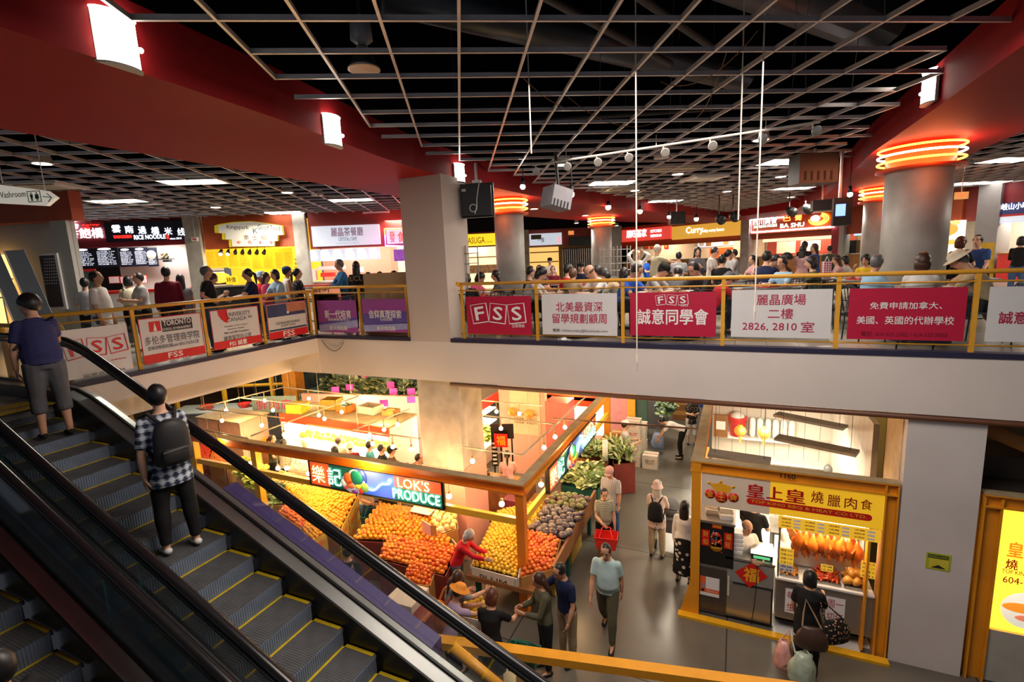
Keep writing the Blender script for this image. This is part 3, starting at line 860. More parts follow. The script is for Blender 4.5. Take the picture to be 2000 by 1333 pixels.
DUCK = mat('roast duck skin',(.62,.15,.015),.28,var=.5,scale=9,bump=.3)
DUCK2 = mat('dark roast skin',(.30,.05,.01),.28,var=.5,scale=9,bump=.3)
def duck(m):
 mb = MB();rr = [.012,.03,.07,.085,.075,.045,.02]
 mb.tube([(0,0,.0),(0,0,-.07),(0,.01,-.13),(0,.015,-.2),(0,.01,-.27),(0,0,-.33),(0,-.01,-.37)],rr,m,10)
 for s in (-1,1):
  mb.tube([(s*.06,0,-.13),(s*.1,-.02,-.18),(s*.085,-.03,-.25)],[.022,.02,.01],m,6)
  mb.tube([(s*.04,0,-.3),(s*.06,0,-.38),(s*.055,0,-.43)],[.03,.02,.008],m,6)
 mb.tube([(0,0,0),(.02,.01,.05),(0,0,.08)],[.012,.009,.006],m,6)
 return mb
d0 = tag(duck(DUCK).build('roast_duck'),'glossy orange roast duck hanging in the lit meat case','roast duck','roast ducks hanging in the meat case')
d1 = tag(duck(DUCK2).build('roast_duck'),'dark brown roast duck hanging behind the orange ones in the meat case','roast duck','dark roast ducks in the meat case')
k = 0
for i in range(9):
 x = 1.0+i*.095;o = d0 if i == 0 else dup(d0,(0,0,0));o.location = (x,8.34+.03*(i % 2),1.7-.02*(i % 3));o.rotation_euler = (0,0,i*1.3)
for i in range(6):
 x = .98+i*.145;o = d1 if i == 0 else dup(d1,(0,0,0));o.location = (x,8.46,1.7);o.rotation_euler = (0,0,i*2.1)
t = tag(MB().prism([(.86,8.33,1.75),(.97,8.33,1.6),(1.0,8.33,1.22),(.93,8.33,1.2),(.9,8.33,1.5),(.82,8.33,1.66)],(0,.06,0),mat('roast pork slab',(.55,.2,.06),.35,var=.4,scale=8)).build('roast_pork',origin=(.9,8.36,1.5)),'slab of roast pork hanging at the left of the meat case','roast pork')
CHS = mat('glazed pork',(.55,.06,.008),.3,var=.4,scale=20);CHK = mat('roast chicken skin',(.78,.36,.05),.3,var=.35,scale=12)
WING = mat('fried wing crust',(.62,.24,.03),.4,var=.4,scale=18)
for lab,x0,x1,z in (('steel tray of fried wings at the left of the meat case',.74,1.0,1.0),('steel tray of red glazed pork in the middle of the meat case',1.2,1.56,1.0),('steel tray of golden chickens at the right of the meat case',1.6,1.84,1.0)):
 t = thing('serving_tray',lab,'tray',((x0+x1)/2,8.3,.96))
 MB().bx((x0,8.16,.955),(x1,8.48,.965),INOX).build('base',t)
 MB().bx((x0,8.16,.965),(x0+.006,8.48,1.0),INOX).bx((x1-.006,8.16,.965),(x1,8.48,1.0),INOX).bx((x0,8.16,.965),(x1,8.166,1.0),INOX).bx((x0,8.474,.965),(x1,8.48,1.0),INOX).build('rim',t)
random.seed(11)
def pile(proto,n,x0,x1,y0,y1,z0,dz,zs=1.):
 for i in range(n):
  o = proto if i == 0 else dup(proto,(0,0,0))
  fx_,fy_ = random.random(),random.random()
  h = dz*(1-abs(fx_-.5)*1.2)*(.4+fy_*.8)*random.random()
  o.location = (x0+(x1-x0)*fx_,y0+(y1-y0)*fy_,z0+h);o.rotation_euler = (random.uniform(-.4,.4),random.uniform(-.4,.4),random.uniform(0,6.3))
p = tag(MB().tube([(-.055,0,0),(-.02,.005,.004),(.02,-.004,.002),(.055,.003,0)],[.012,.02,.021,.012],CHS,7).build('pork_strip'),'red glazed barbecue pork strip heaped in the middle tray','pork strip','glazed pork strips in the middle tray')
pile(p,60,1.24,1.53,8.2,8.44,.985,.12)
p = tag(MB().tube([(-.04,0,0),(0,.012,.006),(.045,0,0)],[.012,.02,.01],WING,7).build('fried_wing'),'golden fried wing heaped in the left tray','fried wing','fried wings in the left tray')
pile(p,46,.77,.98,8.19,8.45,.985,.08)
p = tag(MB().tube([(-.09,0,0),(-.05,0,.02),(.01,0,.03),(.06,0,.02),(.09,0,0)],[.02,.055,.07,.05,.015],CHK,10).tube([(.04,.05,.03),(.1,.06,.02)],[.03,.015],CHK,7).tube([(.04,-.05,.03),(.1,-.06,.02)],[.03,.015],CHK,7).build('roast_chicken'),'golden roast chicken lying in the right tray','roast chicken','roast chickens in the right tray')
for i,(x,y,z,a) in enumerate(((1.66,8.23,1.0,.6),(1.76,8.24,1.0,1.2),(1.68,8.36,1.0,2.),(1.78,8.37,1.0,.3),(1.7,8.3,1.1,1.5),(1.77,8.31,1.1,.2))):
 o = p if i == 0 else dup(p,(0,0,0));o.location = (x,y,z+.03);o.rotation_euler = (0,0,a)
for i in range(26):
 pass
G = Pl((0,8.13,0),0)
for lab,r,tx in (('yellow price card at the left end of the meat case',(1522,1072,1550,1103),'燒味 9.99\n切雞 8.50\n油雞 7.99\n叉燒 9.50'),('pale price card below the yellow one in the meat case',(1522,1104,1549,1117),'每磅\n8.99'),
     ('yellow price card at the right end of the meat case',(1681,1098,1710,1130),'燒鴨 18\n半隻 10\n例牌 9\n每磅 8'),('small green-yellow card above the glazed pork',(1603,1104,1627,1117),'叉燒\n10.99')):
 paper(lab,r,MY if 'pale' not in lab else PRW,tx,PRG,pl=G,cat='price card',name='price_card',bold=.01)
for lab,r,tx in (('white notice with red characters on the left of the steel case base',(1533,1153,1574,1200),'每日\n生日'),('white notice with red characters on the right of the steel case base',(1612,1168,1650,1218),'周一\n切仔')):
 paper(lab,r,PRW,tx,PRR,pl=Pl((0,8.135,0),0),cat='notice',name='notice',bold=0)
FOAM = mat('white foam',(.86,.84,.80),.5,var=.03)
def foam():
 mb = MB();mb.bx((-.1,-.09,0),(.1,.09,.045),FOAM).bx((-.095,-.085,.045),(.095,.085,.07),FOAM);return mb
f0 = tag(foam().build('foam_box'),'white foam takeaway box on the steel fridge top','foam box','foam boxes on the fridge top')
for i,(x,y,z,a) in enumerate(((-.28,8.42,1.722,.1),(-.06,8.3,1.722,.2),(-.05,8.5,1.722,0),(-.27,8.63,1.722,.3),(-.06,8.4,1.795,.1),(-.28,8.5,1.795,-.2))):
 o = f0 if i == 0 else dup(f0,(0,0,0));o.location = (x,y,z);o.rotation_euler = (0,0,a)
f1 = dup(f0,(.1,8.33,1.142),.05,'white foam takeaway box in the tall stack on the serving counter','stacked foam boxes on the counter')
for i in range(1,5):dup(f1,(.1+.004*(i % 2),8.33,1.142+.072*i),.05+.02*(i % 3))
t = thing('weighing_scale','black weighing scale with a bright steel pan on the serving counter','scale',(.48,8.35,1.14))
MB().bx((.33,8.2,1.145),(.64,8.5,1.21),BLK).build('body',t);MB().bx((.32,8.19,1.22),(.65,8.52,1.235),INOX).build('pan',t)
MB().bx((.36,8.19,1.16),(.6,8.2,1.2),glow('scale display',(.1,.5,.2),.6)).build('display',t)
TRO = mat('grey lamp trough',(.17,.16,.14),.6,var=.15)
for lab,a,b in (('grey lamp trough hanging nearest the back of the roast meat stall',(.82,11.3,2.62),(1.95,10.75,2.62)),('grey lamp trough hanging in the middle of the roast meat stall',(.74,9.85,2.62),(1.9,9.4,2.62)),('grey lamp trough hanging just behind the sign of the roast meat stall',(-.36,8.72,2.62),(.58,8.62,2.62))):
 a,b = Vector(a),Vector(b);u = (b-a).normalized();n = Vector((-u.y,u.x,0));c = (a+b)/2;L = (b-a).length;z = Vector((0,0,1))
 t = thing('lamp_trough',lab,'light fitting',c)
 MB().box(c+z*.03,(L,.28,.05),TRO,(u,n,z)).build('housing',t)
 MB().tube([a+u*.08-z*.02,b-u*.08-z*.02],.016,glow('trough tube',(1,.9,.75),16),8).build('tube',t)
 MB().tube([a+u*.1+z*.05,a+u*.1+z*1.1],.004,PRK,5).build('hanger',t);MB().tube([b-u*.1+z*.05,b-u*.1+z*1.1],.004,PRK,5).build('hanger',t)
lamp('stall lamp','AREA',(.8,10.6,2.55),90,(1,.86,.62),1.2)
LAN = mat('lantern paper',(.85,.10,.015),.5,emit=1.2,var=0,ecol=(1,.14,.01))
def lantern(loc,label,r=.12):
 t = thing('paper_lantern',label,'lantern',loc);x,y,z = loc
 MB().ball((x,y,z),(r,r,r*.95),LAN,14,8).build('shade',t)
 MB().cyl((x,y,z+r*.85),(x,y,z+r*1.05),r*.4,GOLD,10).build('cap',t)
 MB().cyl((x,y,z-r*1.1),(x,y,z-r*.85),r*.4,GOLD,10,r*.3).tube([(x,y,z-r*1.1),(x,y,z-r*2.1)],.018,GOLD,6).build('tassel',t)
 MB().tube([(x,y,z+r),(x,y,2.9)],.004,PRK,5).build('cord',t)
lantern((.15,11.1,2.28),'round red lantern nearer the aisle in the roast meat stall')
lantern((.6,11.05,2.3),'round red lantern nearer the lamp troughs in the roast meat stall')
t = thing('display_shelf','white back shelf of the roast meat stall','shelf',(.6,12.3,1.7))
MB().bx((-.35,12.15,1.72),(1.95,12.5,1.76),WPL).build('board',t)
MB().bx((-.35,12.15,1.2),(1.95,12.5,1.24),WPL).build('board',t)
t = thing('bucket','bright red plastic bucket on the back shelf of the meat stall','bucket',(.1,12.3,1.76))
BKT = mat('red plastic',(.75,.03,.02),.4,var=.05)
MB().lathe((.1,12.3,1.765),[(.15,0),(.2,.42),(.215,.42),(.215,.45),(.19,.45)],BKT,18).build('body',t)
MB().ball((.1,12.3,2.2),(.16,.16,.12),mat('clear bag film',(.8,.8,.78),.3),10,6).build('liner',t)
cup = thing('cup_stack','stack of clear plastic cups beside the red bucket','cups',(0,0,0),group='plastic cup stacks on the back shelf')
MB().lathe((0,0,0),[(.05,0),(.07,.1),(.065,.11),(.07,.2),(.066,.21),(.07,.32),(.06,.42),(.02,.46)],mat('cup plastic',(.80,.80,.76),.3),12).build('cups',cup)
for i in range(6):
 o = cup if i == 0 else dup(cup,(0,0,0));o.location = (.42+i*.16,12.3,1.762)
t = thing('clipboard','dark wooden board with a white card leaning beside the side beam','board',(-.28,12.1,1.5))
MB().bx((-.4,12.05,1.762),(-.1,12.1,2.3),mat('brown board',(.25,.12,.04),.6)).build('board',t);MB().bx((-.35,12.04,1.95),(-.15,12.05,2.15),PRW).build('card',t)
for i,(x,y,lab) in enumerate(((1.45,11.6,'white chest freezer at the back of the roast meat stall'),)):
 t = thing('freezer',lab,'freezer',(x,y,0));MB().bx((x-.5,y-.4,0.02),(x+.5,y+.4,.95),WPL).build('body',t);MB().bx((x-.5,y-.42,.95),(x+.5,y+.4,1.02),WPL).build('lid',t)
t = thing('prep_table','steel prep table with a pass shelf in the middle of the roast meat stall','table',(1.2,9.9,0))
MB().bx((.7,9.6,.86),(1.75,10.2,.9),INOX).build('top',t)
for x in (.74,1.71):
 for y in (9.64,10.16):MB().bx((x-.02,y-.02,.02),(x+.02,y+.02,.86),INOX).build('leg',t)
MB().bx((.7,10.0,1.35),(1.75,10.2,1.38),INOX).build('shelf',t)
t = thing('storage_box','light blue foam boxes stacked high at the right of the meat stall','box',(1.75,8.95,1.7));lb = mat('pale blue foam',(.55,.68,.74),.5)
MB().bx((1.5,8.85,1.7),(1.98,9.25,1.95),lb).build('lower_box',t);MB().bx((1.5,8.85,1.955),(1.98,9.25,2.2),lb).build('upper_box',t)
t = thing('storage_rack','rack holding the pale blue boxes at the right of the meat stall','rack',(1.75,9.0,0));
MB().bx((1.48,8.82,1.66),(1.99,9.28,1.7),INOX).build('shelf',t)
for x,y in ((1.5,8.84),(1.5,9.26),(1.97,9.26),(1.97,8.84)):MB().bx((x-.015,y-.015,.02),(x+.015,y+.015,1.66),INOX).build('leg',t)
# ---- column notice and the neighbouring stall on the right
NY = mat('notice green yellow',(.42,.50,.03),.5,var=.05)
CP = Pl((0,8.055,0),0)
t = paper('green and yellow notice on the white column',(1808,1082,1857,1114),NY,None,pl=CP,cat='notice',name='notice')
r = rect(CP,1812,1085,1853,1092);mb = MB();mb.pbox(CP,*r,.003,.004,PRK);put_text(mb,CP,'BEWARE & AWARE',r[0]+.01,r[1]-.01,r[2]+.01,r[3]-.01,.006,NY,.01);mb.build('lettering',t,recalc=False)
r = rect(CP,1814,1093,1852,1112);mb = MB();mb.pbox(CP,*r,.003,.0035,mat('notice yellow',(.7,.62,.05),.5));mb.prism([CP.pt(r[0]+.02,r[2]+.01,.005),CP.pt(r[1]-.02,r[2]+.01,.005),CP.pt((r[0]+r[1])/2,r[2]+.06,.005)],CP.n*.001,PRK);mb.build('printed_picture',t)
t = thing('market_stall','amber steel frame of the stall to the right of the white column','stall frame',(3.2,8.1,0))
MB().bx((3.05,8.06,0),(3.07,8.22,2.7),AMB).bx((3.23,8.06,0),(3.25,8.22,2.7),AMB).bx((3.05,8.13,0),(3.25,8.15,2.7),AMB).build('post',t)
ibeam(MB(),(3.05,8.14,2.66),(6.5,8.14,2.66),.17,.18,AMB,DUST).build('front_beam',t)
t = thing('lightbox','glowing yellow menu lightbox at the right edge of the picture','lightbox',(3.8,8.12,.8))
LBY = mat('lightbox yellow',(.95,.55,.03),.4,emit=1.5,var=0,ecol=(1,.52,.03));X = Pl((0,8.12,0),0)
MB().bx((3.25,8.12,.82),(4.6,8.3,2.52),LBY).build('panel',t)
mb = MB();put_text(mb,X,'皇',*rect(X,1968,1060,1999,1089),.005,mat('lightbox orange',(.85,.22,.01),.5,emit=.7,var=0),.05);put_text(mb,X,'燒',*rect(X,1964,1093,1988,1113),.005,SRED,.03)
put_text(mb,X,'604-',*rect(X,1958,1128,1998,1141),.005,SRED,.02);put_text(mb,X,'TOP KING',*rect(X,1956,1115,2010,1123),.005,SRED,.02);mb.build('lettering',t,recalc=False)
ca,cb = X.ab(1975,1185)
MB().lathe(X.pt(ca+.15,cb-.03,.004),[(.26,0),(.26,.004)],mat('printed plate',(.8,.75,.6),.4,emit=.5,var=0),20,X.n).build('printed_plate',t)
MB().ball(X.pt(ca+.1,cb,.01),(.2,.012,.07),mat('printed duck',(.8,.25,.02),.4,emit=.6,var=.3),12,8).ball(X.pt(ca+.2,cb-.14,.01),(.16,.012,.05),mat('printed meat',(.75,.2,.12),.4,emit=.5,var=.3),12,8).build('printed_dish',t)
t = thing('panel_board','grey painted board below the glowing lightbox','board',(3.8,8.2,0));MB().bx((3.26,8.1,.02),(4.7,8.2,.8),mat('grey board',(.45,.44,.38),.6,var=.1)).build('board',t)
t = thing('storage_shelf','dark cluttered shelf above the stall to the right of the column','shelf',(4.2,9.5,2.6))
MB().bx((3.1,8.3,2.62),(5.5,10.5,2.68),mat('dark shelf',(.03,.025,.02),.7)).build('board',t)
t = tag(MB().tube([(3.0,8.7,3.55),(4.6,8.55,2.85)],.1,mat('brown paper roll',(.42,.20,.06),.6,var=.2),14).build('paper_roll',origin=(3.8,8.6,3.2)),'brown roll lying on top of the stall right of the column','roll')
t = thing('cardboard_box','dark box on the shelf under the brown roll','box',(3.6,9.2,2.68));MB().bx((3.15,8.9,2.685),(4.4,9.6,3.0),mat('dark box',(.05,.04,.03),.7)).build('body',t)
# ================================================================ PRODUCE STALL FRAME, SIGNS, BULBS
ORG = mat('orange steel paint',(.80,.22,.012),.4,var=.1,scale=3)
YEP = mat('yellow steel paint',(.82,.46,.03),.42,var=.1,scale=3)
t = thing('market_stall','orange and yellow steel frame of the corner produce stall','stall frame',(-3.2,7.1,0))
MB().bx((-3.28,7.03,0),(-3.13,7.17,2.2),ORG).build('post',t)
MB().bx((-3.3,13.2,0),(-3.14,13.36,2.2),AMB).build('post',t)
MB().bx((-9.62,7.03,0),(-9.46,7.17,2.2),YEP).build('post',t)
ibeam(MB(),(-11.8,7.1,2.29),(-3.12,7.1,2.29),.17,.18,ORG,DUST).build('front_beam',t)
ibeam(MB(),(-3.2,7.19,2.29),(-3.2,14.6,2.29),.17,.18,AMB,DUST).build('side_beam',t)
MB().bx((-11.6,7.06,1.63),(-3.28,7.14,1.75),YEP).build('lower_rail',t)
MB().bx((-3.24,7.17,1.63),(-3.16,13.2,1.75),YEP).build('lower_rail',t)
MB().bx((-13.5,7.03,0),(-13.35,7.17,2.2),YEP).bx((-11.7,7.03,0),(-11.55,7.17,2.2),YEP).build('post',t)
LK = Pl((0,7.03,0),0);NUM = LK.off(.06)
mb = MB();put_text(mb,NUM,'1132',*rect(NUM,475,866,489,871),0,BLK,.02);put_text(mb,NUM,'1133',*rect(NUM,510,872,525,877),0,BLK,.02);mb.build('lettering',t,recalc=False)
NW = glow('white neon',(1.,.92,.80),6);NG = glow('green neon',(.55,1.,.82),5);NOR = glow('orange neon letter',(1.,.45,.16),6);NB = glow('blue neon',(.35,.55,1.),9)
SR = mat('sign orange back',(.75,.10,.02),.4,emit=.5,var=0);SG = mat('sign green back',(.02,.16,.10),.4,emit=.12,var=0);SB = mat('sign blue back',(.10,.16,.45),.35,emit=.25,var=0)
FV = {k:mat('cutout '+k,c,.45,emit=.15,var=.08) for k,c in dict(white=(.85,.85,.8),orange=(.8,.16,.03),green=(.01,.20,.12),yellow=(.85,.6,.03),red=(.7,.03,.02),purple=(.13,.03,.2),lime=(.25,.45,.08),navy=(.02,.05,.22)).items()}
def neon_sign(label,pl,ax0,ax1,b0,b1,mirror=False,show_words=True):
 W_ = ax1-ax0;H = b1-b0;A = lambda f:ax0+W_*f;B = lambda f:b0+H*f
 t = thing('neon_sign',label,'neon sign',pl.pt((ax0+ax1)/2,b0,0))
 mb = MB()
 for m,f0,f1,g0,g1 in ((SR,0,.16,0,1),(SG,.16,.42,0,1),(SB,.42,.66,0,1),(SR,.66,.985,.5,1),(SG,.66,.985,0,.5),(BLK,.985,1,0,1)):
  mb.pbox(pl,A(f0),A(f1),B(g0),B(g1),-.05,0,m)
 mb.build('back_panel',t)
 MB().pbox(pl,A(-.003),A(1.003),B(-.02),B(0),-.06,.03,BLK).pbox(pl,A(-.003),A(1.003),B(1),B(1.02),-.06,.03,BLK).pbox(pl,A(-.004),A(.002),B(0),B(1),-.06,.03,BLK).build('casing',t)
 mb = MB();put_text(mb,pl,'樂',A(.02),A(.125),B(.12),B(.85),.02,NOR,-.006);mb.build('neon_character',t,recalc=False)
 mb = MB();put_text(mb,pl,'記',A(.15),A(.26),B(.12),B(.85),.02,NG,-.006);mb.build('neon_character',t,recalc=False)
 pts = [pl.pt(A(.43+.2*k/14),B(.12+.55*(k/14)**1.3+.06*math.sin(k*.8)),.025) for k in range(15)]+[pl.pt(A(.645),B(.75),.025),pl.pt(A(.635),B(.8),.025),pl.pt(A(.625),B(.72),.025)]
 MB().tube(pts,.014,NB,6).build('neon_tube',t)
 mb = MB();put_text(mb,pl,"LOK'S",A(.69),A(.91),B(.55),B(.93),.02,NOR,.006);mb.build('neon_lettering',t,recalc=False)
 mb = MB();put_text(mb,pl,'PRODUCE',A(.65),A(.975),B(.08),B(.47),.02,NG,.012);mb.build('neon_lettering',t,recalc=False)
 c = thing('cutout',None,None) if False else None
 ca,cb = A(.365),B(.38);S_ = H
 def ov(mb,a,b,ra,rb,n,m,dpt=.03):return mb.ball(pl.pt(ca+a*S_,cb+b*S_,n),(ra*S_,dpt,rb*S_),m,16,8,(pl.u,pl.n,pl.v))
 mb = MB();ov(mb,.2,.25,.42,.42,.0,FV['navy'],.09);ov(mb,0,0,.62,.4,.05,FV['white'],.02);ov(mb,.12,.25,.38,.36,.05,FV['white'],.02);mb.build('cutout_base',t)
 for nm,a,b,ra,rb,m in (('cutout_pumpkin',-.2,.2,.22,.26,'orange'),('cutout_melon',.22,.3,.3,.3,'green'),('cutout_carrot',-.1,-.08,.2,.1,'orange'),('cutout_banana',.28,-.05,.14,.1,'yellow'),('cutout_pepper',.4,-.22,.1,.12,'red'),('cutout_aubergine',.08,-.3,.15,.08,'purple'),('cutout_lettuce',.6,-.05,.2,.2,'lime'),('cutout_garlic',-.45,.0,.14,.14,'white'),('cutout_radish',-.35,-.2,.07,.07,'red'),('cutout_tomato',-.1,.1,.1,.08,'red')):
  mb = MB();ov(mb,a,b,ra,rb,.075,FV[m],.025);mb.build(nm,t)
 return t
neon_sign('neon produce sign with fruit cutout hanging under the front beam',LK,-7.88,-4.68,1.70,2.2)
LS = Pl((-3.1,0,0),90)
neon_sign('neon produce sign on the aisle side of the corner stall',LS,8.15,11.6,1.72,2.2)
lamp('neon spill','POINT',(-5.4,6.7,1.95),6,(.9,.8,.6),.2);lamp('neon blue spill','POINT',(-6.0,6.75,1.9),4,(.3,.5,1),.1)
RAILM = mat('grey conduit rail',(.55,.48,.36),.4,.6)
BULB = glow('bare bulb',(1.,.74,.38),55)
SOCK = mat('bulb socket',(.35,.25,.12),.5)
def bulb_rail(label,a,b,bulbs,z0=3.3,drop=.16):
 t = thing('bulb_rail',label,'light rail',a);a,b = Vector(a),Vector(b)
 MB().tube([a,b],.018,RAILM,8).build('rail',t)
 for f in (.08,.92):
  p = a.lerp(b,f);MB().tube([p,(p.x,p.y,SLAB0 if p.y > 8.1 or p.x < -9.2 else 3.2)],.003,RAILM,5).build('hanger',t)
 for f in bulbs:
  p = a.lerp(b,f);q = p-Vector((0,0,drop))
  MB().cyl(p,q,.012,SOCK,6).cyl(q-Vector((0,0,.05)),q,.026,SOCK,8).build('socket',t)
  MB().ball(q-Vector((0,0,.1)),.045,BULB,10,8).build('bulb',t)
 return t
bulb_px = []
P2 = lambda x,y,z=2.55:atZ(x,y,z)
bulb_rail('long bulb rail from the left fascia to the corner of the red cooler',P2(383,798),P2(553,757),(.3,.75))
bulb_rail('bulb rail running from the orange curtain along the pink wall',P2(553,757),P2(700,773),(.35,.8))
bulb_rail('bulb rail crossing in front of the orange lanterns on the left',P2(383,798),P2(555,817),(.3,.75))
bulb_rail('bulb rail running toward the crates above the red cooler',P2(490,852),P2(700,774),(.25,.62,.8))
bulb_rail('bulb rail just above the front beam on the left',P2(400,840),P2(485,857),(.25,))
bulb_rail('bulb rail above the middle of the red cooler',P2(465,777),P2(640,795),(.4,.9))
bulb_rail('bulb rail over the narrow aisle to the left of the concrete column',P2(690,840),P2(800,800),(.25,.5,.75))
bulb_rail('bulb rail across the aisle in front of the concrete column',P2(690,840),P2(815,857),(.3,.62,.9))
bulb_rail('bulb rail to the right of the concrete column over the cash desk',P2(905,874),P2(1020,889),(.15,))
bulb_rail('bulb rail from the cash desk back along the aisle',P2(1020,889),P2(1150,770),(.25,.4,.55))
bulb_rail('bulb rail across the stall behind the concrete column',P2(912,808),P2(1085,829),(.4,))
bulb_rail('bulb rail farthest back beside the lit cooler',P2(912,780),P2(1060,793),(.4,.7))
tag(MB().tube([P2(1080,818,2.5),P2(1385,840,2.5)],.02,BRN,8).build('conduit_pipe',origin=P2(1080,818,2.5)),'long thin brown pipe crossing high above the aisle','pipe')
def hang_bulb(label,p,z1,L=.0,grp='bulbs hanging inside the frame of the corner stall'):
 t = thing('hanging_bulb',label,'light bulb',p,0,grp);p = Vector(p)
 MB().tube([(p.x,p.y,z1),p+Vector((0,0,.08))],.005,SOCK,5).build('cord',t)
 MB().cyl(p+Vector((0,0,.04)),p+Vector((0,0,.1)),.026,SOCK,8).build('socket',t)
 MB().ball(p,.05,BULB,10,8).build('bulb',t)
for i,(x,y,Y,lab) in enumerate(((489,906,7.35,'bare bulb glowing over the handrail by the left stall post'),(543,915,7.5,'left bulb of the pair left of the neon sign'),(560,915,7.5,'right bulb of the pair left of the neon sign'),
         (603,925,7.25,'bare bulb touching the left end of the neon sign'),(877,970,7.3,'bare bulb just right of the neon sign'),(980,985,7.4,'bare bulb just left of the orange corner post'),(1057,947,8.6,'bare bulb just right of the orange corner post'),(934,903,9.2,'bare bulb over the cash desk'))):
 p = atY(x,y,Y);hang_bulb(lab,p,2.4 if Y < 7.6 else 2.9)
for x,y,z,e in ((-12.5,9,2.3,60),(-10.2,8.6,2.3,70),(-8.2,9.6,2.3,60),(-10.5,11.5,2.3,60),(-6.6,10.4,2.3,50),(-4.0,10.3,2.3,55),(-4.2,13.2,2.4,55),(-8.0,7.3,1.95,60),(-5.2,7.4,2.0,40),(-3.6,7.6,2.0,30),(-6.3,6.8,2.35,40),(-3.0,9.4,2.1,25)):
 lamp('bulb light','POINT',(x,y,z),e*.95,(1,.62,.25),.12)
for x,y,e in ((-1.6,12.5,45),(-1.7,16.5,70),(-1.2,20.5,60),(-9,16,60),(-16,10.5,70)):lamp('market ceiling fill','AREA',(x,y,SLAB0-.06),e,(1,.86,.66),.8)  # unseen area lights added under the slab, mostly to brighten the far aisle
# ================================================================ PRODUCE
CARD = mat('brown cardboard',(.45,.22,.06),.75,var=.2,scale=4);CARDW = mat('white carton',(.70,.62,.52),.7,var=.15,scale=4);CARDR = mat('dark red carton',(.22,.03,.02),.65,var=.2,scale=4)
CARDY = mat('yellow printed carton',(.50,.32,.05),.7,var=.25,scale=8);TEALP = mat('teal painted timber',(.01,.11,.095),.5,var=.2);WOOD = mat('worn timber edge',(.28,.11,.03),.6,var=.4,scale=5)
def fruit(name,c,c2=None,rough=.38):
 mt = mat(name,c,rough,var=.22,scale=14)
 if c2:
  nt = mt.node_tree;b = nt.nodes['Principled BSDF'];oi = nt.nodes.new('ShaderNodeObjectInfo');tc = nt.nodes.new('ShaderNodeTexCoord');nz = nt.nodes.new('ShaderNodeTexNoise')
  ad = nt.nodes.new('ShaderNodeVectorMath');ad.operation = 'ADD';rp = nt.nodes.new('ShaderNodeValToRGB');nz.inputs['Scale'].default_value = 9
  nt.links.new(tc.outputs['Object'],ad.inputs[0]);nt.links.new(oi.outputs['Location'],ad.inputs[1]);nt.links.new(ad.outputs[0],nz.inputs['Vector'])
  rp.color_ramp.elements[0].position = .38;rp.color_ramp.elements[0].color = (*c,1);rp.color_ramp.elements[1].position = .62;rp.color_ramp.elements[1].color = (*c2,1)
  nt.links.new(nz.outputs['Fac'],rp.inputs[0]);nt.links.new(rp.outputs[0],b.inputs['Base Color'])
 return mt
ORAN = fruit('orange peel',(.88,.40,.012));ORAN2 = fruit('deep orange peel',(.88,.35,.012));PEACH = fruit('peach skin',(.85,.34,.02),(.66,.13,.015));NECT = fruit('nectarine skin',(.82,.23,.018),(.62,.07,.012))
PLUMY = fruit('yellow plum skin',(.72,.46,.03),(.62,.36,.02));PLUMR = fruit('red nectarine skin',(.55,.05,.012),(.75,.22,.02));PLUMD = fruit('dark plum bag',(.06,.035,.05),(.20,.17,.17),.2);GRN = fruit('grape bag',(.16,.22,.05),(.12,.05,.07),.25);PEAR = fruit('netted pear',(.80,.62,.16),(.8,.72,.5));APPL = fruit('red apple skin',(.60,.05,.015),(.8,.25,.03))
def ballproto(name,r,mt,sq=1.,dent=True):
 mb = MB();prof = []
 n = 7
 for i in range(n+1):
  t = -math.pi/2+math.pi*i/n;prof.append((max(.0015,r*math.cos(t)),r*sq*math.sin(t)*(1 if t < 1.2 else .92)))
 mb.lathe((0,0,0),prof,mt,10)
 return mb
